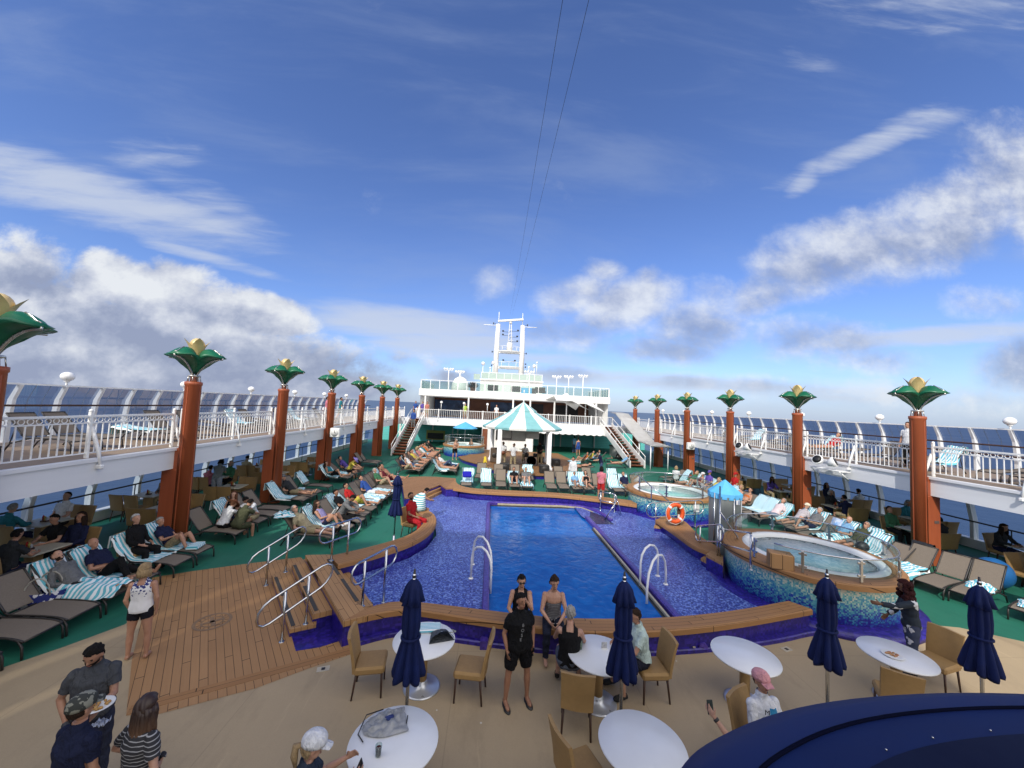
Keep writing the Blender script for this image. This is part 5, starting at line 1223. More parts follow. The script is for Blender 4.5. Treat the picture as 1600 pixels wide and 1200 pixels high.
def wear_mesh(key,kind):
    k=(key,kind)
    if k in WM: return WM[k]
    em,co_,no,lab,tt,F,J=BODY[key]; near=key[2]
    m=wear_mask(kind,lab,tt,co_); f=F[m[F].all(axis=1)]
    used=np.unique(f); mp=np.full(len(co_),-1); mp[used]=np.arange(len(used))
    off=.011 if near else .014
    loose={'tshirt':.012,'long_shirt':.014,'shorts':.018,'trousers':.012,'dress':.016}.get(kind,.0)
    o=np.full(len(co_),off)
    if kind in('tshirt','long_shirt'): o+=loose*np.where(lab==0,1-tt,tt)
    elif loose: o+=loose*np.where(lab>=6,tt,.2)
    if kind in('shorts','trousers','short_shorts','briefs'): o-=.004*(lab==0)
    # cloth folds
    wv=np.sin(co_[:,2]*46+np.sin(co_[:,0]*31)*2.2+co_[:,1]*17)*.0035*(1 if loose else .3)
    v=co_[used]+no[used]*(o+wv)[used][:,None]
    me=bpy.data.meshes.new(kind); me.from_pydata(v.tolist(),[],mp[f].tolist()); me.polygons.foreach_set('use_smooth',[True]*len(me.polygons)); me.materials.append(white); me.update()
    WM[k]=me; return me
NM=dict(tshirt='shirt',long_shirt='shirt',tank='tank_top',strapless='tube_top',top='sleeveless_top',shorts='shorts',short_shorts='shorts',trousers='trousers',dress='dress',briefs='swim_briefs',bikini_top='bikini_top',shoes='shoes')
def obj_mat(o,m):
    if not o.data.materials: o.data.materials.append(m)
    o.material_slots[0].link='OBJECT'; o.material_slots[0].material=m
HAIRM={}
def hair_mesh(key,style):
    k=(key,style)
    if k in HAIRM: return HAIRM[k]
    em,co_,no,lab,tt,F,J=BODY[key]; HM=np.array(J['HM']); c=np.array(J['head']); L=(co_-c)@HM
    x,y,z=L[:,0],L[:,1],L[:,2]
    hm=(lab==2)|(lab==1)
    line={'short':.055,'buzz':.05,'bald_rim':-9}.get(style,.05)
    m=hm&((z>.028+.052*np.clip((y-.0)/.055,0,1))|((y<-.012)&(z>-.05-(style!='short')*.03)))
    if style=='bald_rim': m=hm&(y<.0)&(z>-.04)&(z<.05)
    f=F[m[F].all(axis=1)]; used=np.unique(f); mp=np.full(len(co_),-1); mp[used]=np.arange(len(used))
    off={'short':.012,'buzz':.006,'bald_rim':.007}.get(style,.02)
    v=co_[used]+no[used]*(off+.005*np.sin(L[used,0]*150+L[used,2]*60)[:,None])
    q=MB(); q.add(v.tolist(),mp[f].tolist(),0,True)
    hx,hf,hd=[V(HM[:,i]) for i in range(3)]; C=V(c); dn=V((0,0,-1)) if POSE_LEAN<50 else -hd
    def lk(a,b_,r0,r1,n=6): 
        q.tube([a.lerp(b_,i/4)+V((0,0,0)) for i in range(5)],[r0,r0*1.15,r0,(r0+r1)/2,r1],8)
    if style in('long','curly'):
        ln=.36 if style=='long' else .30; w_=.085 if style=='long' else .12
        n=13 if style=='long' else 17
        for i in range(n):
            a=(i/(n-1)-.5)*rad(210); base=C+hx*(.078*sin(a))-hf*(.082*cos(a))+hd*(.03)
            k=1.25 if style=='curly' else 1.05
            tip=C+hx*(.1*k*sin(a))-hf*(.10*k*cos(a))+dn*ln*(.8+.2*cos(a))
            if style=='curly':
                for s in range(7):
                    p_=base.lerp(tip,s/6); rj=random.uniform(.03,.05); q.sph(p_+V((random.uniform(-.03,.03),random.uniform(-.03,.03),random.uniform(-.02,.02))),rj,8,6)
            else: q.tube([base.lerp(tip,s/5)+hx*.008*sin(i*2.1+s*1.6) for s in range(6)],[.03,.034,.033,.03,.025,.012],8)
    if style=='bun': q.sph(C+hd*.12-hf*.03,(.04,.04,.042),12,8)
    if style=='bob':
        for i in range(11):
            a=(i/10-.5)*rad(220); base=C+hx*(.078*sin(a))-hf*(.082*cos(a))+hd*.02; tip=C+hx*(.09*sin(a))-hf*(.095*cos(a))-hd*.12; q.tube([base,base.lerp(tip,.5),tip],[.03,.035,.022],8)
    if style=='pony':
        b0=C-hf*.1+hd*.02; q.tube([b0,b0-hf*.06-hd*.01,b0-hf*.07+dn*.1,b0-hf*.05+dn*.22],[.025,.035,.034,.012],8)
    me=q.mesh('hair',[white]); HAIRM[k]=me; return me
POSE_LEAN=0
def person(label,pose,loc,heading,h=1.72,skin=(.42,.24,.16),wear=(),hair=('short',(.02,.013,.009)),near=False,fat=1.,hat=None,glasses=False,sup='ground',group=None,beard=None):
    global POSE_LEAN
    key=(pose,fat,near); em,co_,no,lab,tt,F,J=body(*key); POSE_LEAN=POSES[pose].get('lean',0)
    s=h/1.70; o=link('person',em,None,None,0); obj_mat(o,skinm(skin)); tag(o,label,'person',group)
    z0=loc[2]+ (-co_[:,2].min()*s if sup=='ground' else .105*s*(1. if sup=='seat' else 1.))
    o.location=(loc[0],loc[1],z0); o.rotation_euler=(0,0,rad(heading-90)); o.scale=(s,s,s)
    for w in wear:
        kind,c=w[:2]; c_o=link(NM[kind],wear_mesh(key,kind),o); obj_mat(c_o,c if hasattr(c,'node_tree') else cloth(c))
    if hair: ho=link('hair',hair_mesh(key,hair[0]),o); obj_mat(ho,hair[2] if len(hair)>2 else cloth(hair[1]))
    C=J['head']; HM=J['HM']; hx,hf,hd=[V(HM.col[i]) for i in range(3)]
    R=HM
    if near or h>0:
        q=MB()
        for sx in(-1,1): q.sph(C+hx*(sx*.031)+hf*.082+hd*.018,(.012,.008,.007),8,6,R=HM)
        q.build('eyes',black,o)
        if near:
            q=MB()
            for sx in(-1,1): q.box(C+hx*(sx*.030)+hf*.085+hd*.038,(.03,.008,.006),rot=HM)
            q.build('eyebrows',cloth(hair[1]) if hair else black,o)
            q=MB(); q.sph(C+hf*.094-hd*.064,(.022,.006,.006),10,6,R=HM); q.build('lips',cloth((.28,.09,.08)),o)
    if glasses:
        q=MB()
        for sx in(-1,1): q.sph(C+hx*(sx*.033)+hf*.1+hd*.018,(.028,.008,.02),10,6,R=HM); q.box(C+hx*(sx*.078)+hf*.045+hd*.02,(.006,.11,.008),rot=HM)
        q.box(C+hf*.104+hd*.022,(.03,.006,.006),rot=HM); q.build('sunglasses',black,o)
    if beard:
        L=(co_-np.array(C))@np.array(HM); m=(lab==2)&(L[:,2]<-.03)&(L[:,1]>.0)&~((np.abs(L[:,0])<.024)&(L[:,2]>-.078)&(L[:,2]<-.052)); f=F[m[F].all(axis=1)]; used=np.unique(f); mp=np.full(len(co_),-1); mp[used]=np.arange(len(used)); v=co_[used]+no[used]*.007
        q=MB(); q.add(v.tolist(),mp[f].tolist(),0,True); q.build('beard',cloth(beard),o)
    if hat:
        kd,c=hat[:2]; cm_=c if hasattr(c,'node_tree') else cloth(c); q=MB()
        if kd=='cap':
            rings=[]
            for z,r in((.026,1.14),(.06,1.15),(.095,1.06),(.125,.8),(.143,.42),(.147,.03)): rings.append([C+hx*(.089*r*cos(2*pi*j/20))+hf*(.108*r*sin(2*pi*j/20))+hd*z for j in range(20)])
            q.loft(rings)
            q.grid(lambda u,w:C+hx*((w-.5)*.15*(1-.25*u*u))+hf*(.098+.095*u-.035*abs(2*w-1)**2)+hd*(.045-.035*u-.02*abs(2*w-1)**2),6,10)
            q.grid(lambda u,w:C+hx*((w-.5)*.15*(1-.25*u*u))+hf*(.098+.095*u-.035*abs(2*w-1)**2)+hd*(.039-.035*u-.02*abs(2*w-1)**2),6,10)
        else:
            rings=[]
            for z,r in((.03,2.1),(.04,2.05),(.045,1.05),(.09,.98),(.125,.8),(.135,.05)): rings.append([C+hx*(.088*r*cos(2*pi*j/20))+hf*(.105*r*sin(2*pi*j/20))+hd*(z-(.02*abs(sin(2*pi*j/20)) if r>2 else 0)) for j in range(20)])
            q.loft(rings)
        q.build('cap' if kd=='cap' else 'sun_hat',cm_,o)
    o['_s']=s
    return o,J
def hand_world(o,J,L,d=(0,0,0)):
    a=o.rotation_euler.z; p=J['hand'+L]*o.scale[0]; return V(o.location)+Matrix.Rotation(a,3,'Z')@p+V(d)
def phone(label,o,J,L,rot=None,c=black):
    p=hand_world(o,J,L); t=link('phone',None,None,p); tag(t,label,'phone'); q=MB(); q.box((0,0,.02),(.074,.009,.15),bev=.004); q.build('case',c,t); q=MB(); q.box((0,-.0055,.02),(.066,.002,.14)); q.build('screen',pmat('dark_screen',(.02,.022,.025),None,3.,.12),t); t.rotation_euler=rot or (rad(-20),0,o.rotation_euler.z); return t
SK=[(.46,.27,.19),(.40,.22,.145),(.33,.17,.105),(.50,.31,.235),(.17,.085,.05),(.25,.13,.08)]
HB,HD,HG,HBL,HR=(.028,.015,.009),(.008,.006,.005),(.32,.31,.29),(.34,.24,.13),(.12,.05,.025)
pat_m=None
def dotpat(name,c1,c2,scale,th=.5):
    m,nt,b=newmat(name); n=nd(nt,'TexNoise',{'Vector':coords(nt),'Scale':scale,'Detail':2.}).outputs[0]
    nt.links.new(mixc(nt,mth(nt,'GREATER_THAN',n,th),c1,c2),b.inputs['Base Color']); b.inputs['Roughness'].default_value=.85; return m
def fadepat(name,c1,c2,z0,z1):
    m,nt,b=newmat(name); n=nd(nt,'TexNoise',{'Vector':coords(nt),'Scale':26.,'Detail':2.}).outputs[0]; z=nd(nt,'SeparateXYZ',[coords(nt)]).outputs[2]
    th=nd(nt,'MapRange',{0:z,1:z0,2:z1,3:.75,4:.45}).outputs[0]
    nt.links.new(mixc(nt,mth(nt,'GREATER_THAN',n,th),c1,c2),b.inputs['Base Color']); b.inputs['Roughness'].default_value=.85; return m
def hstripe(name,c1,c2,n,th=.3):
    m,nt,b=newmat(name); z=nd(nt,'SeparateXYZ',[coords(nt)]).outputs[2]; fr=mth(nt,'FRACT',mth(nt,'MULTIPLY',z,n))
    nt.links.new(mixc(nt,mth(nt,'LESS_THAN',fr,th),c1,c2),b.inputs['Base Color']); b.inputs['Roughness'].default_value=.85; return m
def word(txt,parent_o,J,loc,rotm,size,mat,name='lettering'):
    cu=bpy.data.curves.new('lettering','FONT'); cu.body=txt; cu.size=size; cu.extrude=.002; cu.align_x='CENTER'; cu.align_y='CENTER'
    o=bpy.data.objects.new('tmp_text',cu); COL.objects.link(o); dg=bpy.context.evaluated_depsgraph_get(); me=bpy.data.meshes.new_from_object(o.evaluated_get(dg)); bpy.data.objects.remove(o)
    me.materials.clear(); me.materials.append(mat); t=link(name,me,parent_o); t.matrix_local=Matrix.Translation(loc)@rotm.to_4x4(); return t

# ---- foreground figures
def F0(p): return V((p.x,p.y,0))
o,J=person('bearded man in a grey T-shirt holding a plate of food','plate',F0(P(154,1004,1.66)),-62,1.66,SK[1],[('tshirt',(.07,.075,.085)),('trousers',(.03,.035,.06))],('short',HD),True,1.12,beard=(.012,.008,.006)); pass

hp=hand_world(o,J,'L',(0,0,.03)); t=thing('food_plate','white plate heaped with food in the bearded man\'s hand','plate',(hp.x+.05,hp.y+.03,hp.z+.05)); q=MB(); q.lathe([(.03,0),(.1,.006),(.135,.022),(.13,.026),(.09,.014),(.02,.012)],28); q.build('dish',white,t)
q=MB()
for k in range(26): a=random.uniform(0,6.3); r=.085*random.random()**.5; q.sph((r*cos(a),r*sin(a),.028),(random.uniform(.014,.026),random.uniform(.012,.022),.014),7,5)
q.build('food',pmat('fried_food',(.5,.3,.09),(.33,.15,.04),22.,.6),t)
hp=hand_world(o,J,'L',(.12,0,-.03)); t=thing('paper_napkin','crumpled pale blue napkin under the bearded man\'s plate','napkin',hp); q=MB(); q.grid(lambda u,w:V(((u-.5)*.12,(w-.5)*.1+.02*noise.noise(V((u*5,w*5,1))),.05*noise.noise(V((u*6,w*6,0)))-.03)),10,10); q.build('sheet',cloth((.55,.62,.8)),t)
camo=dotpat('camouflage_cloth',(.03,.033,.028),(.2,.2,.16),16.,.52)
o,J=person('man in a camouflage cap and navy T-shirt seen from behind','stand',F0(P(128,1096,1.63)),75,1.60,SK[1],[('tshirt',(.012,.016,.045)),('shorts',(.05,.05,.05))],('short',HB),True,1.18,hat=('cap',camo))
strp=hstripe('striped_jersey',(.02,.02,.024),(.3,.3,.31),26,.22)
brown_hair=None
m_,nt,b=newmat('ombre_hair'); z=nd(nt,'SeparateXYZ',[coords(nt)]).outputs[2]; nt.links.new(ramp(nt,nd(nt,'MapRange',{0:z,1:.28,2:.66}).outputs[0],[(0,(.30,.19,.09)),(.55,(.10,.05,.025)),(1,(.03,.014,.009))]),b.inputs['Base Color']); b.inputs['Roughness'].default_value=.5; brown_hair=m_
o,J=person('woman with long brown hair and a black striped top seen from behind','hips',F0(P(228,1099,1.53)),70,1.53,SK[0],[('tshirt',strp),('shorts',(.05,.07,.13))],('long',HB,brown_hair),True,1.1)
fl=fadepat('floral_tank',(.7,.7,.71),(.02,.03,.16),.16,.5)
o,J=person('woman in a white and blue top and black shorts standing on the teak deck edge','fold_arm',P(212,1030),108,1.54,SK[1],[('tank',fl),('short_shorts',(.01,.01,.016))],('bob',HBL),True,1.04)
o,J=person('man in a black T-shirt, black shorts and flip-flops standing in front of the pool bench','stand_wide',P(807,1098),-72,1.60,SK[2],[('tshirt',(.006,.006,.007)),('shorts',(.007,.007,.009))],('buzz',HD),True,1.3)
MR=Matrix(((1,0,0),(0,0,1),(0,1,0)))
RT=Matrix(((-1,0,0),(0,0,1),(0,1,0)))
for k,ch in enumerate('BOSE'): word(ch,o,J,V((.02+.012*k,.205-.012*abs(k-1.5),.40-.075*k)),RT,.07,cloth((.28,.28,.28)))
sd_=BODY[('stand_wide',1.3,True)]; zf=sd_[1][:,2].min()
for L,x_ in(('L',-1),('R',1)):
    ft=sd_[1][(sd_[3]==8)&(np.sign(sd_[1][:,0])==x_)]; c=ft.mean(0); q=MB(); q.loft([[V((c[0]+.052*cos(2*pi*k/18)*(1.1 if sin(2*pi*k/18)>0 else .85),c[1]+.145*sin(2*pi*k/18),zf+dz)) for k in range(18)] for dz in(-.018,.003)]); q.tube([(c[0]-.045,c[1]+.0,zf+.03),(c[0],c[1]+.075,zf+.055),(c[0]+.045,c[1]+.0,zf+.03)],.008,5); q.build('flip_flop',black,o)
o.location.z+=.018*o.scale[0]
o,J=person('woman with dark hair and sunglasses in a black top sitting behind the standing man','sit_face',P(812,966,.5)+V((0,-.05,0)),-95,1.66,SK[0],[('tank',(.008,.008,.01)),('trousers',(.012,.013,.02))],('short',HD),True,1.0,glasses=True,sup='seat')
o,J=person('woman with a hair bun and a grey tube top sitting on the stern pool bench','sit_hands',P(862,970,.5)+V((0,-.03,0)),-92,1.70,SK[0],[('strapless',hstripe('banded_top',(.10,.10,.11),(.22,.22,.23),30,.35)),('trousers',(.014,.018,.035))],('bun',HB),True,1.0,sup='seat')
o,J=person('grey-haired man in a black tank top seated with his back turned','sit_table',P(889,1098)+V((0,.1,.46)),78,1.68,SK[0],[('tank',(.008,.008,.009)),('shorts',(.12,.14,.18)),('shoes',(.03,.025,.02))],('buzz',HG),True,1.1,sup='seat')
o,J=person('person in a pale green top seated half hidden behind a navy umbrella','sit_table',P(1003,1083)+V((-.02,-.0,.46)),182,1.66,SK[1],[('tshirt',(.5,.62,.58)),('shorts',(.015,.017,.03)),('shoes',(.03,.03,.03))],('short',HB),True,1.08,sup='seat')
# white cap woman with a phone
o,J=person('woman in a white cap with a ponytail holding up a phone at the table','sit_phone',V((-4.3,3.93,.46)),25,1.66,SK[0],[('tshirt',(.03,.045,.075)),('shorts',(.06,.06,.08))],('pony',HBL),True,1.0,hat=('cap',(.72,.73,.76)),sup='seat')
phone('phone held up by the woman in the white cap',o,J,'R',(rad(-25),0,rad(-60)))
o,J=person('person in a pink cap and white hoodie seated by the navy canopy','sit',V((1.0,4.82,.46)),-84,1.62,SK[1],[('long_shirt',(.72,.73,.77)),('shorts',(.05,.06,.1))],('short',HB),True,1.06,hat=('cap',(.70,.33,.35)),sup='seat')
q=MB(); q.grid(lambda u,w:V(((u-.5)*.17*(.55+.6*(1-w)),.163-.02*abs(u-.5)*2+.012*sin(w*3)-.03*w**3,.14+.36*w)),6,10); q.build('undershirt',cloth((.04,.26,.5)),o)
for k,ch in enumerate('ME'): word(ch,o,J,V((.115,.152-.004*k,.475-.08*k)),Matrix.Rotation(rad(-16),3,'Z')@RT,.085,black)
body('phone_arm',1.0,True); _h=Matrix.Rotation(rad(32),3,'Z')@(BODY[('phone_arm',1.0,True)][6]['handL']); PHL=P(1110,1108,1.12)-_h; PHL.z-=.105
o,J=person('person under the navy canopy with only a raised arm and phone in view','phone_arm',PHL,122,1.7,SK[0],[('tshirt',(.03,.03,.04)),('shorts',(.05,.05,.06))],('short',HB),True,1.0,sup='seat')
phone('black phone in the raised hand beside the navy canopy',o,J,'L',(rad(-15),0,0))
hw=J['wrL']; q=MB(); fa=J['faL']; q.tube([hw-fa*.03,hw-fa*.0],.031,10); q.build('wrist_strap',black,o)
jk=dotpat('varsity_pattern',(.01,.018,.03),(.55,.56,.57),4.,.56)
o,J=person('woman with long curly dark red hair reaching towards the big whirlpool','reach',P(1425,1052),150,1.62,SK[4],[('long_shirt',jk),('trousers',dotpat('tie_dye',(.03,.04,.08),(.5,.5,.52),7.,.6)),('shoes',(.05,.05,.06))],('curly',(.035,.008,.008)),True,1.0)
o,J=person('lifeguard in a red uniform and black mask on the yellow chair by the curved bench','sit',P(641,838)+V((0,.02,.5)),-25,1.78,SK[5],[('tshirt',(.42,.015,.02)),('trousers',(.40,.015,.022)),('shoes',(.7,.7,.7))],('short',HD),False,1.0,sup='seat',beard=(.01,.01,.011))
lgp=P(641,838); t=place(chairp,'yellow wicker chair under the lifeguard beside the curved bench',(lgp.x,lgp.y,0.004),rad(-25-90))
q=P(651,797,.5); o,J=person('person wrapped in a striped towel sitting on the bench by the pool steps','sit_fwd',(q.x,q.y,.5),40,1.68,SK[1],[('shorts',(.03,.03,.05))],('short',HD),False,1.0,sup='seat')
tw=MB(); tw.loft([[V((r*cos(2*pi*j/24)*1.05,r*sin(2*pi*j/24)*.85+yo,z)) for j in range(24)] for z,r,yo in((0.02,.33,.05),(.15,.34,.04),(.35,.29,.06),(.5,.24,.12),(.58,.16,.18),(.62,.09,.21))])
tw.uv=[(v[2]*1.5,v[0]) for v in tw.v]; tag(tw.build('towel',[towel_d],None,(q.x,q.y,.5),rad(40-90)),'green striped towel wrapped round the person on the bench by the pool steps','towel')
# near tables and chairs
TB=[(P(663,999,.75),'white round table with the grey bag and striped towel behind the navy umbrella'),(V((-3.62,4.6,.75)),'white round table at the bottom with a clear drawstring bag'),(P(936,1021,.75),'white round table with the seated grey-haired man'),(V((-.72,4.55,.75)),'white round table cut by the picture bottom beside the navy canopy'),(P(1164,1023,.75),'empty white round table before the blue tile plinth'),(P(1400,1022,.75),'white round table with a plate of food near the curly-haired woman')]
for p_,lb in TB: place(roundp,lb,(p_.x,p_.y,.004),random.uniform(0,3))
def chr_(lb,x,y,hd): place(chairp,lb,(x,y,.004),rad(hd-90))
chr_('tan wicker chair turned to the grey-bag table from the teak-stairs side',-4.42,6.4,8)
chr_('tan wicker chair turned to the grey-bag table from the standing man\'s side',-2.82,6.3,172)
chr_('tan wicker chair under the grey-haired man in the black tank top',-1.22,5.72,78)
chr_('tan wicker chair under the person in the pale green top',.16,6.32,182)
chr_('tan wicker chair back poking up at the bottom beside the cut white table',-1.42,4.6,20)
chr_('tan wicker chair under the person in the pink cap',.98,4.84,-60)
chr_('tan wicker chair with its back to us at the plate-of-food table',3.82,5.75,55)
chr_('tan wicker chair under the woman in the white cap',-4.32,3.9,25)
chr_('tan wicker chair on the far side of the plate-of-food table by the umbrella',5.5,6.55,195)
# things on the tables
p_=TB[0][0]; t=thing('folded_towel','folded striped towel on the white table behind the navy umbrella','towel',(p_.x+.02,p_.y+.26,.758),.1); q=MB(); q.box((0,0,.03),(.42,.24,.06),bev=.02); q.uv=[(v[1]*3.2,v[0]) for v in q.v]; q.build('cloth',[towel_m],t)
t=thing('grey_bag','grey cloth bag lying on the white table behind the navy umbrella','bag',(p_.x+.26,p_.y+.05,.758),.3); q=MB(); q.grid(lambda u,w:V(((u-.5)*.42*(1-.35*w),(w-.5)*.28,.015+.16*sin(pi*u)**.7*(1-.75*w)*(1+.2*noise.noise(V((u*5,w*5,0)))))),20,14); q.grid(lambda u,w:V(((u-.5)*.42*(1-.35*w),(w-.5)*.28,.004)),4,4); q.build('cloth',cloth((.09,.1,.115)),t); q=MB(); q.tube([(.12,-.08,.1),(.24,-.02,.06),(.27,.06,.02),(.2,.1,.04)],.008,5); q.build('strap',cloth((.4,.42,.36)),t)
p_=TB[1][0]; t=thing('drawstring_bag','clear grey drawstring bag with a blue emblem on the bottom white table','bag',(p_.x-.16,p_.y+.2,.758),.35); q=MB(); q.grid(lambda u,w:V(((u-.5)*.5+.02*noise.noise(V((u*7,w*7,3))),(w-.5)*.38*(.3+.7*min(1,u*2.2)**.7)+.02*noise.noise(V((u*5,w*9,8))),.012+.075*sin(pi*u)**.5*sin(pi*w)**.6*(.8+1.1*noise.noise(V((u*7,w*8,0)))))),24,18); q.build('cloth',pmat('grey_film',(.30,.31,.33),(.2,.21,.22),14.,.3),t)
q=MB(); q.sph((.05,.0,.075),(.055,.05,.016),14,6); q.build('emblem',cloth((.04,.06,.2)),t); q=MB(); q.tube([(-.25,-.18,.02),(-.3,-.05,.015),(-.24,.1,.02),(-.2,.2,.02),(0,.22,.02)],.007,5); q.tube([(.24,-.1,.03),(.27,.02,.02)],.007,5); q.build('cord',black,t)
t=thing('drink_glass','small glass of dark red drink beside the drawstring bag','glass',(p_.x-.12,p_.y-.2,.755)); q=MB(); q.lathe([(.028,0),(.036,.12),(.033,.12),(.026,.01)],16); q.build('tumbler',glass_clear,t); q=MB(); q.lathe([(.025,.012),(.031,.09)],16); q.build('drink',cloth((.12,.01,.015)),t)
p_=TB[2][0]; t=thing('drink_glass','glass of pale yellow drink by the grey-haired man','glass',(p_.x-.28,p_.y+.1,.755)); q=MB(); q.lathe([(.028,0),(.036,.14),(.033,.14),(.026,.01)],16); q.build('tumbler',glass_clear,t); q=MB(); q.lathe([(.025,.012),(.031,.11)],16); q.build('drink',cloth((.6,.58,.35)),t)
t=thing('menu_holder','small clear menu holder on the table with the seated couple','menu holder',(p_.x+.12,p_.y+.12,.755)); q=MB(); q.box((0,0,.05),(.09,.012,.1),bev=.004); q.build('card',pmat('menu_card',(.6,.6,.58),(.2,.2,.22),30.,.4),t); q=MB(); q.box((0,0,.005),(.1,.06,.01)); q.build('foot',white,t)
p_=TB[5][0]; t=thing('food_plate','white oval plate with meat and chips on the round table by the navy umbrella','plate',(p_.x-.12,p_.y-.05,.756)); q=MB(); q.lathe([(.04,0),(.12,.006),(.15,.02),(.145,.024),(.1,.012),(.02,.01)],28); q.build('dish',white,t); q=MB()
for k in range(16): a=random.uniform(0,6.3); r=.08*random.random()**.5; q.sph((r*cos(a),r*sin(a),.022),(.025,.018,.012),7,5)
q.build('food',pmat('meat_and_chips',(.32,.1,.05),(.5,.3,.12),14.,.6),t)
# ------------------------------------------------------------------ loungers, towels and sunbathers
CLO=dict(navy=(.012,.016,.05),black=(.008,.008,.009),white=(.7,.71,.72),grey=(.16,.165,.17),beige=(.36,.31,.2),khaki=(.33,.27,.16),red=(.45,.02,.02),yellow=(.6,.5,.08),purple=(.12,.08,.35),maroon=(.12,.015,.025),blue=(.03,.08,.3),teal=(.03,.2,.24),pink=(.6,.2,.25),olive=(.07,.075,.04),orange=(.55,.14,.03),lilac=(.3,.27,.5),green=(.05,.16,.08),charcoal=(.03,.032,.036),sky=(.2,.4,.62),denim=(.05,.08,.16))
def W2(*a): return [(k,CLO[c] if isinstance(c,str) else c) for k,c in a]
def lounger(where,x,y,hd,back=52,tw=None,desc='brown',seed=None,z=.004,grp='sun loungers'):
    """x,y is the foot end"""
    R=Matrix.Rotation(rad(hd),3,'Z')
    o=place(LP[back],f'{desc} sun lounger {where}',(x,y,z),rad(hd),grp)
    seed=seed if seed is not None else int(abs(x*31+y*17))%97
    for k in (tw or []):
        kind=k[0]; lbl=k[1]
        if kind=='fold' or kind=='heap':
            c=V((x,y,0))+R@V((k[2],k[3] if len(k)>3 else 0,0)); towel(kind,f'{lbl} {where}',(c.x,c.y,z+.35),rad(hd)+.2,seed=seed)
        else: towel(kind,f'{lbl} {where}',(x,y,z),rad(hd),back,seed)
    return o
def sitter(label,x,y,hd,pose,wear,skin=0,hair=('short',HB),h=1.7,side=None,fat=1.,hat=None,glasses=False,back=-.96,z=.0,beard=None):
    R=Matrix.Rotation(rad(hd),3,'Z'); c=V((x,y,0))+R@V((back,side or 0,0))
    return person(label,pose,(c.x,c.y,z+.355),hd,h,SK[skin],wear,hair,False,fat,hat,glasses,'seat',None,beard)
FULL=('full','striped towel draped over the')
def L_(kind): return [(kind,{'full':'striped towel covering the lounger','back':'striped towel on the backrest, lounger','seat':'rumpled striped towel, lounger','legs':'striped towel blanket on the lounger'}[kind])]
XPA=-10.35
def pa(i): return f'{ORD[i]} from the stern in the port column row'
jit=lambda a=.04: random.uniform(-a,a)
rowPA=[(6.45,52,None),(7.3,52,None),(7.95,52,None),(8.68,52,L_('full')+L_('legs')),(9.36,52,L_('full')),(10.3,52,L_('full')),(11.05,52,L_('full')+[('fold','folded striped towel, foot of lounger',-.32)]),
 (12.55,52,None),(13.7,52,L_('back')),(14.45,52,None),(15.15,52,None),(16.65,52,L_('full')),(17.35,52,None),(18.0,52,[('fold','folded striped towel on lounger',-.9)]),(19.2,52,L_('back')),
 (21.5,52,L_('full')),(22.15,52,L_('full')+[('heap','heap of striped towel on the lounger',-.7)]),(22.9,38,None),(23.6,52,None),(26.7,52,None),(27.4,52,None)]
for i,(y,bk,tw) in enumerate(rowPA):
    lounger(pa(min(i,20)) if i<20 else 'at the bow end of the port column row',XPA+jit(),y,jit(2),bk,tw,'taupe')
sitter('grey-shirted bearded man lying under a striped towel on a port lounger',XPA,8.68,0,'recline',W2(('long_shirt','grey'),('shorts','charcoal')),0,('short',HD),1.74,beard=HB)
sitter('bald man in a navy shirt reading with raised hands beside the towel-covered man',XPA,9.36,0,'recline_knee',W2(('tshirt','navy'),('trousers','black')),1,None,1.74,fat=1.1)
sitter('sunbather with bare tanned legs drawn up behind the man in the black jacket',XPA,11.05,0,'recline_knees',W2(('tshirt','navy'),('shorts','khaki')),1,('short',HG),1.66)
c=P(209,893); person('white-haired man in a black jacket over a white shirt sitting by the port loungers','sit',(c.x-.1,c.y+.1,.46),-5,1.72,SK[0],[('long_shirt',CLO['black']),('trousers',CLO['black']),('shoes',CLO['black'])],('short',(.5,.5,.48)),False,1.05,sup='seat')
chr_('yellowish wicker chair under the man in the black jacket',c.x-.1,c.y+.1,-5)
# three friends on and by the first lounger of the second bay
sitter('person in a ginger hat, white T-shirt and dark skirt with back turned',XPA,12.55,80,'sit_fwd',W2(('tshirt','white'),('trousers','black')),0,('bun',HR),1.62,back=.0,side=.75,hat=('brim',(.16,.06,.03)))
sitter('person in an olive shirt hunched beside the ginger-hatted friend on a port lounger',XPA,12.6,75,'sit_fwd',W2(('tshirt','olive'),('shorts','olive')),1,('short',HD),1.74,back=.0,side=.28,fat=1.1)
sitter('young man in a white T-shirt sitting sideways facing the hunched friends',XPA,13.7,-100,'sit_fwd',W2(('tshirt','white'),('shorts','khaki')),1,('short',HD),1.72,back=.0,side=-.45)
sitter('friend with red hair half hidden between the three on the port loungers',XPA,13.7,-85,'sit',W2(('tank','black'),('shorts','navy')),0,('long',HR),1.66,back=-.0,side=-1.1)
sitter('sunbather in a yellow shirt and purple hat near the third port column',XPA,22.9,0,'sit_fwd',W2(('tshirt','yellow'),('shorts','black')),1,('short',HD),1.7,back=-.6,hat=('brim',(.2,.16,.45)))
sitter('sunbather in a purple top lying back behind the yellow shirt',XPA,23.6,0,'recline',W2(('tshirt','purple'),('shorts','white')),1,('short',HD),1.7)
XPM=-7.15
def pm(i): return f'{ORD[i]} from the teak stairs in the port pool row'
rowPM=[(12.45,52,None),(13.22,52,L_('full')),(14.05,52,None),(14.8,52,L_('back')),(15.55,38,L_('full')),(16.3,38,L_('seat')),(17.1,52,L_('seat')),(17.75,52,L_('seat')),(18.4,52,L_('seat')),(19.05,52,None),(19.7,52,None),(20.6,52,L_('full')),(21.3,52,None)]
for i,(y,bk,tw) in enumerate(rowPM): lounger(pm(i),XPM+jit(.06)-(.25 if i==0 else 0),y,-4+jit(2),bk,tw,'taupe')
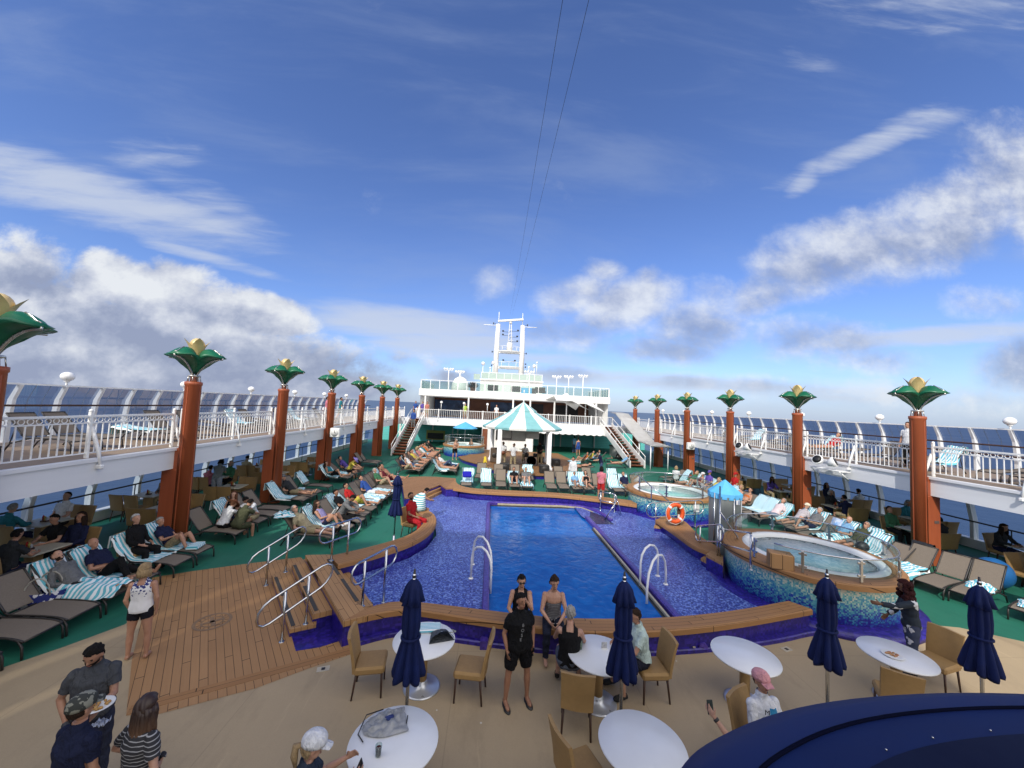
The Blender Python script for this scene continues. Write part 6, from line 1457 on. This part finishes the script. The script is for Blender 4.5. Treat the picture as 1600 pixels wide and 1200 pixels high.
sitter('man in beige shirt and khaki shorts asleep with a towel behind his head',XPM-.25,12.45,-4,'recline',W2(('tshirt','beige'),('shorts','khaki'),('shoes','black')),0,('buzz',HG),1.78,fat=1.12,glasses=True)
q=V((XPM-1.9,12.42,.0)); towel('heap','pale lilac striped towel behind the head of the sleeping man in beige',(q.x,q.y+.05,.86),.4,seed=5)
sitter('woman in a lilac tank top reading a book beside the man in beige',XPM,13.22,-4,'recline_knees',W2(('tank','lilac'),('short_shorts','navy'),('shoes','white')),1,('long',HB),1.66,glasses=True)
t=thing('book','open book in the hands of the woman in lilac','book',(XPM-.62,13.15,.86),rad(-94)); q=MB(); q.box((-.07,0,0),(.13,.02,.19),.35,bev=.004); q.box((.07,0,0),(.13,.02,.19),-.35,bev=.004); q.build('pages',white,t); t.rotation_euler=(rad(-30),0,rad(-94))
sitter('man in a grey shirt leaning forward with crossed legs on a port pool lounger',XPM,14.05,-4,'sit_fwd',W2(('long_shirt','grey'),('trousers','black')),2,('short',HD),1.74,back=-.8)
sitter('companion in black reading low behind the grey-shirted man',XPM,14.8,-4,'recline_knees',W2(('tshirt','black'),('shorts','black')),2,('short',HD),1.7)
sitter('man in a red shirt and yellow shorts lying with one knee raised',XPM,15.9,-4,'recline_knee',W2(('tshirt','red'),('shorts','yellow')),1,('short',HD),1.78)
sitter('woman in maroon shorts reading with knees drawn up on the port pool row',XPM,20.6,-4,'recline_knee',W2(('tank','maroon'),('shorts','maroon')),1,('short',HB),1.7)
sitter('tanned sunbather lying flat next to the woman in maroon shorts',XPM,21.3,-4,'recline_arms',W2(('briefs','teal'),),2,('short',HD),1.76)
XN=-7.0
rowN=[(24.5,52,None),(25.15,52,None),(25.8,52,L_('full')),(26.45,52,L_('full')),(27.1,52,None),(27.75,52,None),(28.4,52,None),(31.2,52,L_('full')),(31.9,52,None),(32.6,52,L_('seat')),(33.3,52,None),(34.0,52,None),(35.5,52,None),(36.2,52,None)]
for i,(y,bk,tw) in enumerate(rowN): lounger(f'{ORD[i]} beyond the teak platform toward the port stairs',XN+jit(.06),y,jit(3),bk,tw,'taupe')
for y,lb,wr,po,hr in((27.1,'sunbather with dark hair in a brown shirt beyond the teak platform',W2(('tshirt',(.1,.07,.06)),('shorts','grey')),'recline',('short',HD)),(27.75,'sunbather in a yellow top beyond the teak platform',W2(('tshirt','yellow'),('shorts','khaki')),'recline_knee',('short',HB)),(28.4,'shirtless tanned sunbather beyond the teak platform',W2(('briefs','navy')),'recline',('short',HB)),(31.2,'sunbather under pale towels before the port stairs',W2(('tshirt','white'),('shorts','sky')),'recline',('short',HD)),(31.9,'sunbather in a teal shirt before the port stairs',W2(('tshirt','teal'),('shorts','khaki')),'recline',('short',HB)),(33.3,'sunbather in white shorts before the teal wall',W2(('briefs','white'),),'recline_knee',('short',HD))):
    sitter(lb,XN,y,0,po,wr,1,hr,1.7)
for k,y in enumerate((29.05,29.7,30.4)): lounger(f'{ORD[k]} in the gap before the port stairs',XN+jit(.06),y,jit(3),52,L_('full') if k==1 else None,'taupe')
for y,lb,wr,po,hr in((24.5,'sunbather in a navy shirt on the end lounger beyond the teak platform',W2(('tshirt','navy'),('shorts','beige')),'recline_knee',('short',HD)),(25.8,'sunbather in a white top on a towel beyond the teak platform',W2(('tank','white'),('shorts','denim')),'recline',('long',HB)),(29.7,'sunbather in a pink top in the gap before the port stairs',W2(('tank','pink'),('briefs','black')),'recline_knees',('bob',HBL)),(30.4,'sunbather in a straw hat in the gap before the port stairs',W2(('tshirt','beige'),('shorts','navy')),'recline',('short',HG)),(32.6,'sunbather in an orange shirt before the teal wall',W2(('tshirt','orange'),('shorts','navy')),'recline',('short',HD)),(35.5,'sunbather in black on the lounger by the yellow-framed shutter',W2(('tshirt','black'),('shorts','black')),'recline',('short',HD))):
    sitter(lb,XN,y,0,po,wr,1,hr,1.68,hat=('brim',(.5,.42,.25)) if 'straw' in lb else None)
for y,row,lb,wr,po,hr in((7.3,'a','x',(),'recline',None),):
    pass
sitter('sunbather in a teal top reading on the towel lounger by the third port column',XPA,21.5,0,'recline_knee',W2(('tank','teal'),('shorts','black')),1,('long',HB),1.66)
sitter('person in a grey cap resting on the towel lounger behind the second port column',XPA,17.35,0,'recline',W2(('tshirt','charcoal'),('shorts','khaki')),1,('short',HG),1.74,hat=('cap',CLO['grey']))
sitter('sunbather in a blue shirt lying on the towel lounger next to the red-shirted man',XPM,17.75,-4,'recline',W2(('tshirt','blue'),('shorts','white')),1,('short',HB),1.72)
sitter('sunbather in a green shirt on the bare lounger before the woman in maroon',XPM,19.7,-4,'recline_knee',W2(('tshirt','green'),('shorts','beige')),0,('short',HG),1.72)
sitter('woman in a black swimsuit on the towel lounger with the plain white stripes',2.95,20.3,-90,'recline_knee',W2(('top','black'),('briefs','black')),0,('bob',HB),1.66)
sitter('sunbather in a navy shirt on the towel lounger by the middle whirlpool rail',5.2,20.3,-90,'recline',W2(('tshirt','navy'),('shorts','khaki')),1,('short',HD),1.72)
XO_=-4.75
rowO=[(24.75,52,L_('full')),(25.4,52,L_('seat')),(26.05,52,L_('back')),(26.7,52,None),(27.35,52,L_('seat'))]
for i,(y,bk,tw) in enumerate(rowO): lounger(f'{ORD[i]} from the teak platform before the band stage',XO_+jit(.05),y,jit(2),bk,tw,'taupe')
sitter('bare-chested tanned man sitting up beside the draped towel by the teak platform',XO_,25.2,0,'recline',W2(('briefs','khaki'),),1,('short',HR),1.72)
sitter('man in a white shirt and jeans lying before the band stage',XO_,26.3,0,'recline_knee',W2(('tshirt','white'),('trousers','denim')),0,('short',HD),1.74)
person('shirtless man in black shorts standing with arms folded by the far whirlpool','sit_table' if False else 'stand_bent',(P(710,719).x,P(710,719).y,0),-60,1.72,SK[0],[('shorts',CLO['black'])],('short',HG),False,1.12)
# row facing the pool
rowF=[(-3.85,52,L_('full'),'with a blue bag on it'),(-2.75,52,L_('full'),'with a full striped towel'),(-1.95,52,None,'bare beside the dark-clothed reader'),(-1.2,38,L_('full'),'under the dark-clothed reader'),(-.5,38,L_('seat'),'under the sunbather with raised knees'),(.85,52,None,'bare behind the small one'),(1.55,52,None,'bare before the pool middle'),(2.3,52,L_('full'),'of the child with the phone'),(2.95,52,L_('full'),'with a smooth white-striped towel'),(3.65,52,None,'bare and dark by the robed woman'),(4.55,52,L_('full'),'behind the woman in pink'),(5.2,52,L_('full'),'by the middle whirlpool rail'),(5.95,52,L_('heap') if False else None,'half hidden at the middle whirlpool')]
for i,(x,bk,tw,wh) in enumerate(rowF): lounger(f'{wh}, in the pool-facing row',x,20.55+jit(.06)-(.25 if x>3 else 0),-90+jit(3),bk,tw,'dark')
for i,(x,y) in enumerate(((-3.2,23.),(-2.0,22.8),(-.9,22.9),(-.2,22.9),(1.9,22.8),(3.6,22.8),(5.3,22.6))): lounger(f'{ORD[i]} from port in the second pool-facing row',x,y-.3,-90+jit(5),52,L_('back') if i in(3,6) else None,'dark')
q=V((-3.85,21.2,.9)); t=thing('blue_bag','bright blue cloth bag on the towel lounger beside the caution sign','bag',(q.x,q.y+.1,.62),.2); q=MB(); q.box((0,0,.12),(.5,.14,.36),rot=Matrix.Rotation(-.6,3,'X'),bev=.05); q.build('cloth',cloth((.02,.02,.4)),t)
t=thing('blue_bag','light blue beach bag on the green deck before the stage','bag',(P(824,750).x,P(824,750).y,0.004)); q=MB(); q.loft([[V((r*cos(2*pi*k/16)*1.4,r*.6*sin(2*pi*k/16),z)) for k in range(16)] for z,r in((0,.22),(.2,.28),(.42,.2),(.5,.08))]); q.build('cloth',cloth((.03,.3,.6)),t)
sitter('reader in dark clothes lying on the towel lounger beyond the middle of the far bench',-1.2,20.55,-90,'recline_knees',W2(('tshirt','black'),('shorts','navy')),1,('short',HD),1.68)
sitter('sunbather in pale shorts with raised knees beyond the middle of the far bench',-.5,20.55,-90,'recline_knees',W2(('tshirt','grey'),('shorts','white')),0,('short',HB),1.68)
sitter('child with dark hair holding up a phone on a white towel',2.3,20.3,-90,'recline_knee',W2(('tshirt','sky'),('shorts','white')),2,('short',HD),1.5)
person('woman in a long white robe standing behind the child with the phone','stand',(P(897,764).x+.1,P(897,764).y+.9,0),-120,1.66,SK[1],[('long_shirt',CLO['white']),('trousers',CLO['white'])],('bun',HD),False)
person('woman in a pink top and red shorts standing at the far pool steps','stand',(P(943,790).x,P(943,790).y+.5,.1),60,1.64,SK[1],[('tshirt',CLO['pink']),('shorts',CLO['red'])],('bob',HD),False)
t=rail_loop('low stainless rail of the pool steps before the woman in pink',P(938,796,.1),P(960,800,.1),.1,top=.8,low=.4,slope=False)
bar('curved stainless rail at the far corner stairs of the pool',[P(958,775,.9),P(966,785,.85),P(969,797,.4),P(969,800,.1)],[(P(945,812,.1),P(962,785,.85))])
# beyond the stage on the starboard side
rowS=[(2.9,27.6,8),(3.4,31.2,52),(4.2,32.4,52),(5.0,33.2,52),(5.9,33.8,52),(6.6,30.6,38),(7.6,33.9,38)]
for i,(x,y,bk) in enumerate(rowS): lounger(f'{ORD[i]} from the bandstand scattered to starboard of the stage',x+.4,y,190 if i==0 else 175+jit(10),bk,L_('seat') if i in(1,4) else None,'brown')
person('shirtless sunbather lying flat on a lounger to starboard of the stage','lie',(2.9+.4+.9,27.75,.36),190,1.72,SK[1],[('briefs',CLO['black'])],('short',HD),False,1.,None,False,'seat')
person('man in a navy shirt and jeans standing over the shirtless sunbather','stand_bent',(P(939,745).x,P(939,745).y,0),170,1.72,SK[0],[('tshirt',CLO['navy']),('trousers',CLO['denim'])],('short',HD),False)
for k,(x,y,lb,wr) in enumerate(((3.9,31.5,'seated sunbather in an orange top beyond the starboard bandstand post',W2(('tshirt','orange'),('shorts','khaki'))),(4.7,32.7,'seated sunbather in a yellow top beyond the starboard bandstand post',W2(('tshirt','yellow'),('shorts','white'))),(5.5,33.5,'seated sunbather in white beyond the bandstand',W2(('tshirt','white'),('shorts','sky'))),(7.1,31.,'sunbather in pale blue lying on the open green deck',W2(('tshirt','sky'),('shorts','khaki'))),(8.1,34.1,'dark-clothed sunbather lying near the starboard stairs',W2(('tshirt','black'),('trousers','black'))))):
    sitter(lb,x+.3,y-.3,175,'recline' if k%2 else 'recline_knee',wr,1,('short',HB if k%2 else HD),1.7)
for px_,py_,lb,wr,hd in((897,708,'man in a pale blue shirt standing by the bow-end glass doors',[('tshirt',CLO['sky']),('trousers',CLO['denim'])],80),(903,712,'woman in a royal blue dress standing by the bow-end glass doors',[('dress',CLO['blue'])],100),(962,704,'crew member in black behind the curved bar by the starboard stairs',[('tshirt',CLO['black']),('trousers',CLO['black'])],200)):
    c=P(px_,py_); person(lb,'stand',(c.x,min(c.y,44.),0),hd,1.72,SK[1],wr,('short',HD))
c=P(966,712); t=thing('curved_bar','curved grey bar counter with a dark top beside the starboard stairs','bar counter',(c.x,c.y,0)); q=MB(); q.lathe([(.9,0),(.9,1.0)],24,cap=False); q.lathe([(.86,0),(.86,1.0)],24,cap=False); q.build('front',pmat('grey_bar',(.3,.3,.29),(.2,.2,.2),3.,.5),t); q=MB(); q.lathe([(.75,1.0),(1.,1.0),(1.,1.06),(.75,1.06)],24,cap=False); q.build('top',black,t)
# the band
for (px_,py_,lb,wr,po,hd,hr) in((801,733,'singer in a white shirt and khaki trousers at the middle of the bandstand',[('tshirt',CLO['white']),('trousers',CLO['khaki'])],'sit_table',-80,('short',HD)),(785,729,'guitarist in a white shirt and khaki trousers behind the port post',[('tshirt',CLO['white']),('trousers',CLO['khaki'])],'plate',-95,('short',HD)),(843,728,'long-haired band member in black beside the starboard post',[('tshirt',CLO['black']),('trousers',CLO['khaki'])],'plate',-110,('long',HD))):
    c=P(px_,py_,.3); person(lb,'plate' if po=='sit_table' else po,(c.x,c.y,.3),hd,1.75,SK[4],wr,hr)
c=P(816,729,.3); person('drummer in a pale shirt behind the drum kit','sit_table',(c.x+.35,c.y+2.1,.8),-90,1.75,SK[4],[('tshirt',CLO['white']),('trousers',CLO['khaki'])],('short',HD),sup='seat')
t=thing('drum_stool','low black drum stool behind the drum kit','stool',(c.x+.35,c.y+2.1,.3)); q=MB(); q.lathe([(.02,.44),(.18,.44),(.18,.5),(.02,.51)],14); q.tube([(0,0,0),(0,0,.45)],.03,6); q.build('seat',black,t)
c=P(785,729,.3); t=thing('guitar','electric guitar held by the guitarist behind the port post','guitar',(c.x+.0,c.y-.28,1.32)); q=MB(); q.loft([[V((.17*cos(2*pi*k/20)*(1-.2*sin(4*pi*k/20)**2),dy,.14*sin(2*pi*k/20))) for k in range(20)] for dy in(-.02,.02)]); q.build('body',brownwood,t); q=MB(); q.box((.42,0,.12),(.6,.02,.045),rot=Matrix.Rotation(-.3,3,'Y')); q.build('neck',darkwood,t)
# ---- starboard column row (feet toward the pool)
XS=9.05
rowSA=[(11.35,38,[('heap','crumpled striped towel on the lounger',-.6)],'behind the first starboard column'),(12.0,52,L_('full'),'with a black bag by the first starboard column'),(12.65,52,L_('full'),'under the man in the green shirt'),(13.25,52,L_('full'),'under the reader with the magazine'),(13.85,52,None,'empty and bare between the two starboard couples'),(14.5,52,L_('full'),'under the man in the grey T-shirt'),(15.15,52,L_('full'),'under the man in the white cap'),(16.0,52,L_('full'),'under the man in the white T-shirt'),(16.65,52,L_('full'),'towel-covered and empty beside the man in the white T-shirt'),(17.3,52,L_('full'),'towel-covered and empty beside the woman in the orange bikini'),(18.05,38,None,'under the woman in the orange bikini'),(18.7,38,None,'under the woman in the grey dress'),(19.4,52,L_('full'),'towel-covered by the second starboard column'),(20.6,52,L_('full'),'behind the blue booth canopy with a plain towel'),(21.4,52,L_('full'),'beside the person in the purple cap'),(22.2,52,L_('full'),'behind the middle whirlpool glass under a sunbather'),(23.0,52,L_('full'),'behind the middle whirlpool, nearer the bow'),(24.4,52,L_('full'),'of the couple by the third starboard column'),(25.2,38,None,'by the fourth starboard column')]
for i,(y,bk,tw,wh) in enumerate(rowSA): lounger(wh,XS+jit(.08)+(.35 if 12.3<y<15.4 else 0),y,180+6+jit(3),bk,tw,'taupe')
SAp=[(12.65,'man in a green shirt lying with a towel on the starboard row','recline',W2(('tshirt','olive'),('shorts','grey')),1,('short',HG),None),(13.25,'red-faced reader wrapped in a striped towel with a magazine','recline_knee',W2(('tshirt','sky'),('trousers','grey')),0,None,None),(14.5,'man in a grey T-shirt and dark shorts reclining by the second starboard column','recline_knee',W2(('tshirt','grey'),('shorts','navy')),0,('short',HG),None),(15.15,'man in a white cap and pale shirt reclining by the second starboard column','recline',W2(('tshirt',(.5,.46,.48)),('shorts','grey')),0,('short',HG),('cap',(.75,.66,.5))),(16.0,'man in a white T-shirt and blue shorts with black shoes reclining','recline',W2(('tshirt',(.72,.6,.62)),('shorts',(.16,.22,.3)),('shoes','black')),1,('short',HG),None),(18.05,'woman in an orange and black bikini sunbathing','recline_knee',W2(('bikini_top','orange'),('briefs','black')),1,('short',HB),None),(18.7,'woman in a grey patterned dress sunbathing with drawn-up legs','recline_knees',W2(('dress',(.3,.29,.31)),),0,('bob',HBL),None),(22.2,'sunbather in colourful swimwear behind the middle whirlpool glass','recline_knees',W2(('dress','maroon'),),1,('short',HG),('cap',(.7,.7,.7))),(23.0,'blond sunbather in a green top behind the middle whirlpool','recline',W2(('tshirt','green'),('shorts','white')),0,('bob',HBL),None),(20.6,'sunbather with bare legs and a yellow top behind the blue booth canopy','recline_knees',W2(('tank','yellow'),('briefs','black')),0,('bob',HBL),None)]
for y,lb,po,wr,sk,hr,ht_ in SAp: sitter(lb,XS+(.35 if 12.3<y<15.4 else 0),y,186,po,wr,sk,hr,1.72,hat=ht_,glasses=y<13)
c=V((XS+.35,13.25,0)); towel('legs','striped towel wrapped over the reader with the magazine',(c.x,c.y,.004),rad(186),52,2)
t=thing('magazine','blue and white magazine held by the red-faced reader','magazine',(XS+1.0,13.2,1.0)); q=MB(); q.box((-.1,0,0),(.2,.012,.28),.3,bev=.003); q.box((.1,0,0),(.2,.012,.28),-.3,bev=.003); q.build('pages',pmat('magazine_page',(.12,.3,.6),(.65,.68,.72),9.,.4),t); t.rotation_euler=(.4,0,rad(90))
t=thing('black_bag','black round bag on the towel lounger by the first starboard column','bag',(XS+.75,12.0,.38)); q=MB(); q.sph((0,0,.17),(.2,.17,.17),16,10); q.build('cloth',black,t); q=MB(); q.tube([(.2*cos(pi*k/8),0,.32+.2*sin(pi*k/8)) for k in range(9)],.018,6); q.build('strap',black,t)
person('blond woman in a white top sitting with back turned on the starboard row','sit',(9.6,24.1,.36),60,1.66,SK[1],[('tshirt',CLO['white']),('trousers',CLO['black'])],('bob',HBL),sup='seat')
person('person in a purple cap and shirt sitting behind the middle whirlpool','sit',(10.3,21.6,.46),200,1.74,SK[1],[('tshirt',CLO['purple']),('trousers',CLO['black'])],('short',HD),sup='seat',hat=('cap',CLO['purple']))
person('person in a red cap and shirt sitting by the third starboard column','sit',(11.6,21.2,.46),190,1.74,SK[1],[('tshirt',CLO['red']),('trousers',CLO['black'])],('short',HD),sup='seat',hat=('cap',CLO['red']))
chr_('wicker chair under the person in the purple cap',10.3,21.6,200); chr_('wicker chair under the person in the red cap',11.6,21.2,190)
# near starboard loungers, turned towards the stern
rowSB=[(9.35,10.75,192,L_('seat'),'at the foot of the first starboard column'),(9.55,9.95,197,None,'bare and wide open by the big whirlpool'),(9.85,9.35,200,[('heap','rumpled striped towel on the lounger',-.95)],'behind the navy umbrella at the green deck edge'),(10.3,8.5,200,[('heap','rumpled striped towel on the lounger',-.5,.0)],'cut by the frame on the green deck'),(10.8,7.6,204,None,'mostly outside the frame on the green deck')]
for x,y,hd,tw,wh in rowSB: lounger(wh,x,y,hd,52,tw,'taupe')
t=thing('dark_jacket','black jacket hung over the lounger back by the first starboard column','jacket',(11.05,11.25,.93),.2); q=MB(); q.grid(lambda u,w:V(((u-.5)*.28,(w-.5)*.5,.06*cos((u-.5)*3)-.5*max(0,abs(u-.5)-.2)+.03*noise.noise(V((u*6,w*6,0))))),14,14); q.build('cloth',black,t)
t=thing('exercise_ball','blue round float ball on the green deck behind the first starboard column','ball',(12.3,10.5,0)); q=MB(); q.sph((0,0,.42),(.42,.42,.42),24,16); q.build('ball',pmat('blue_rubber',(.02,.13,.36),None,3.,.4),t)
# beach bag by the near port loungers
t=thing('beach_bag','blue and white patterned beach bag between the near port loungers','bag',(-11.55,8.3,0.004),.3); q=MB(); q.loft([[V((r*cos(2*pi*k/20)*1.3,r*.75*sin(2*pi*k/20),z)) for k in range(20)] for z,r in((0,.2),(.2,.25),(.42,.27),(.5,.26))],cap=False); q.build('cloth',dotpat('floral_canvas',(.012,.02,.14),(.6,.6,.62),9.,.52),t)
for s in(-1,1): q=MB(); q.tube([(.2*cos(pi*k/10),s*.17,.46+.34*sin(pi*k/10)) for k in range(11)],.014,6); q.build('handle',cloth((.4,.38,.33)),t)

# ------------------------------------------------------------------ tables under the upper decks
tabs=[]
for sg,side in((-1,'port'),(1,'starboard')):
    L=[(13.35,9.7,'in'),(13.4,13.4,'in'),(13.4,16.6,'in'),(13.4,19.8,'in'),(13.4,23.,'in'),(15.3,8.,'out'),(15.3,11.6,'out'),(15.3,14.9,'out'),(15.3,18.2,'out'),(15.3,21.4,'out')]
    for k,(x,y,ro) in enumerate(L):
        n=k if ro=='in' else k-5; wh=f'{ORD[n]} {"inner" if ro=="in" else "window-side"} {side} table'
        tabs.append((sg*x,y,sg,side,ro,n,wh)); place(squarep,f'cream square table with condiments, {ORD[n]} from the stern in the {"inner" if ro=="in" else "window-side"} {side} row',(sg*x,y,.004),jit(.15))
        t=thing('condiment_caddy',f'little caddy of sauces and napkins on the {wh}','caddy',(sg*x+jit(.1),y+jit(.1),.76),group='condiment caddies'); q=MB(); q.box((0,0,.02),(.16,.1,.04)); q.build('tray',darkwood,t)
        for xx,cc_,hh in((-.05,(.35,.03,.02),.15),(.0,(.5,.4,.1),.13),(.05,(.6,.6,.6),.1)):
            q=MB(); q.lathe([(.02,.03),(.022,.03+hh*.7),(.01,.03+hh)],8,(xx,0,0)); q.build('bottle',cloth(cc_),t)
        for kk,(dx,dy,nm) in enumerate(((-.2,-.68,'stern'),(.22,-.68,'stern and hull'),(-.2,.68,'bow'),(.22,.68,'bow and hull'))):
            dx*=sg
            chr_(f'tan wicker chair on the {nm} side of the {wh}',sg*x+dx+jit(.06)-.0,y+dy+jit(.06),(90 if dy<0 else -90)+jit(8))
random.seed(5)
seatp=[]
cols_=['navy','grey','green','black','teal','white','maroon','beige','blue','olive','charcoal','purple']
spec=[(0,0,1,'broad man in a dark blue shirt eating at'),(0,2,2,'person in a navy hoodie leaning over'),(0,3,1,'man in a black shirt facing the stern at'),(6,1,0,'dark-haired man in a teal shirt at'),(6,3,0,'companion in a pale shirt at'),(7,2,1,'diner in grey at'),(8,0,0,'dark-haired woman in a pink top at'),(8,2,1,'person in a green shirt with back turned at'),(9,1,1,'diner in beige at'),(3,1,1,'diner in white at'),
 (10,0,1,'diner in a dark shirt at'),(10,3,1,'woman in maroon at'),(11,1,2,'person in a dark top with dark hair at'),(11,2,1,'man in a green shirt at'),(12,0,1,'diner in navy at'),(12,3,1,'person in charcoal leaning on'),(13,1,1,'diner in grey at'),(13,2,4,'diner in purple at'),(15,0,2,'dark-haired woman in grey at'),(15,2,2,'man with sunglasses in black at'),(16,1,1,'diner in olive at'),(16,2,1,'person in a dark cap at'),(17,0,4,'diner in black at'),(17,3,1,'diner in teal at'),(18,1,1,'diner in white at'),(18,2,1,'diner in blue at'),(19,0,1,'diner in maroon at')]
off_=[(-.2,-.68),(.22,-.68),(-.2,.68),(.22,.68)]
wd={'blue':'navy','navy':'navy','black':'black','teal':'teal','pale':'white','grey':'grey','pink':'pink','green':'green','beige':'beige','white':'white','dark':'charcoal','maroon':'maroon','charcoal':'charcoal','purple':'purple','olive':'olive'}
for k,(ti,ci,sk,lb) in enumerate(spec):
    x,y,sg,side,ro,n,wh=tabs[ti]; dx,dy=off_[ci]; dx*=sg
    c=next((wd[w] for w in lb.split() if w in wd),'grey')
    person(f'{lb} the {wh}',['sit_table','sit','sit_phone'][k%3] if k%3<2 else 'sit_table',(x+dx,y+dy,.46),90 if dy<0 else -90,1.72,SK[sk],[(['tshirt','long_shirt'][k%2],CLO[c]),(['shorts','trousers'][k%2],CLO[['navy','black','khaki'][k%3]])],(['short','long','short','bob'][k%4] if 'man' not in lb.split() else 'short',[HD,HB,HD,HG][k%4]),sup='seat')
c=P(342,782); person('woman in a pale sheer dress standing between the port tables','stand_bent',(c.x-.3,c.y+.2,0),100,1.68,SK[1],[('tshirt',(.2,.23,.23)),('trousers',(.34,.37,.42))],('bob',HD))
# ------------------------------------------------------------------ upper decks
for sg,side in((-1,'port'),(1,'starboard')):
    ys=[5.2,6.2,7.6,8.6,10.4,11.3,13.2,14.2,15.3,17.,18.,19.2,20.4,22.,23.2,25.,26.4]
    for k,y in enumerate(ys):
        back=(52 if k%3 else 8) if sg<0 else (8 if k%2 else 52)
        lounger(f'{ORD[k]} from the stern on the {side} upper deck',sg*(13.2+.15*(k%2)),y,(0 if sg<0 else 180)+jit(4),back,L_('full') if (k%4==2) else None,'brown',z=ZU+.006)
for (x,y,hd,lb,wr,po) in ((14.2,14.3,185,'crew member in a white shirt, black tie and mask on the starboard upper deck',[('tshirt',CLO['white']),('trousers',CLO['black'])],'stand'),(-14.,26.5,20,'person in a pink top walking on the port upper deck',[('tshirt',CLO['pink']),('shorts',CLO['white'])],'walk'),(-13.9,28.6,15,'person in teal walking on the port upper deck',[('tshirt',CLO['teal']),('shorts',CLO['khaki'])],'walk'),(-13.4,32.,10,'person in red on the port upper deck by the fifth column',[('tshirt',CLO['red']),('shorts',CLO['navy'])],'stand'),(-10.9,41.2,-70,'person in a blue shirt at the top of the port stairs',[('tshirt',CLO['blue']),('shorts',CLO['black'])],'stand'),(-10.2,41.5,-90,'person in purple at the top of the port stairs',[('tshirt',CLO['purple']),('shorts',CLO['denim'])],'stand'),(-9.6,40.9,-100,'person in a salmon top at the gallery rail by the port stairs',[('tshirt',(.5,.2,.15)),('shorts',CLO['beige'])],'stand'),(-5.5,40.9,-80,'person in a lime green top at the bow gallery railing',[('tshirt',(.4,.55,.08)),('shorts',CLO['beige'])],'stand'),(-2.1,41.,-80,'man in a white shirt leaning at the bow gallery railing',[('tshirt',CLO['white']),('shorts',CLO['grey'])],'stand')):
    person(lb,po,(x,y,ZU+.006),hd,1.72,SK[1],wr,('short',HD))
c=(-10.3,37.5); person('person in a royal blue jacket coming down the port stairs','stand',(c[0],c[1],2.95*(37.5-32.6)/7.2+.05),-90,1.74,SK[1],[('long_shirt',CLO['blue']),('trousers',CLO['grey'])],('short',HD))
for (x,y,lb,wr,hd) in ((14.0,9.4,'sunbather in dark swimwear lying on the starboard upper deck',[('briefs',CLO['black'])],180),(14.0,17.6,'sunbather in red lying on the starboard upper deck',[('tshirt',CLO['red']),('briefs',CLO['white'])],180)):
    person(lb,'recline',(x,y,ZU+.36),hd,1.72,SK[1],wr,('short',HD),sup='seat')
# people in the far whirlpool
for k,(a,lb) in enumerate(((60,'bather with wet dark hair in the far whirlpool'),(140,'bather leaning on the far whirlpool rim'))):
    c=tub3c+V((1.1*cos(rad(a)),1.1*sin(rad(a)),.45)); person(lb,'sit',(c.x,c.y,.5),a+180,1.7,SK[1],[('briefs',CLO['black'])],('short',HD),sup='seat')
# ------------------------------------------------------------------ slabs added out of view to shade this end, slits let sun streaks through
t=thing('shade_screen','tall unseen white screen with slits, added to shade the stern end of the deck','shade screen',(0,-12,0))
for x0,x1,h in((-34,-19.35,24),(-19.1,-18.2,23.5),(-17.95,-16.9,23.3),(-16.7,-3.2,24.5)):
    q=MB(); q.loft([[V((x0,-.2,9)),V((x1,-.2,9)),V((x1,.2,9)),V((x0,.2,9))],[V((x0,-.2,h)),V((x1,-.2,h)),V((x1,.2,h)),V((x0,.2,h))]],0,False); q.build('shade_slab',white,t)
q=MB(); q.box((-18,0,4.5),(30,3,9.)); q.build('screen_base',white,t)
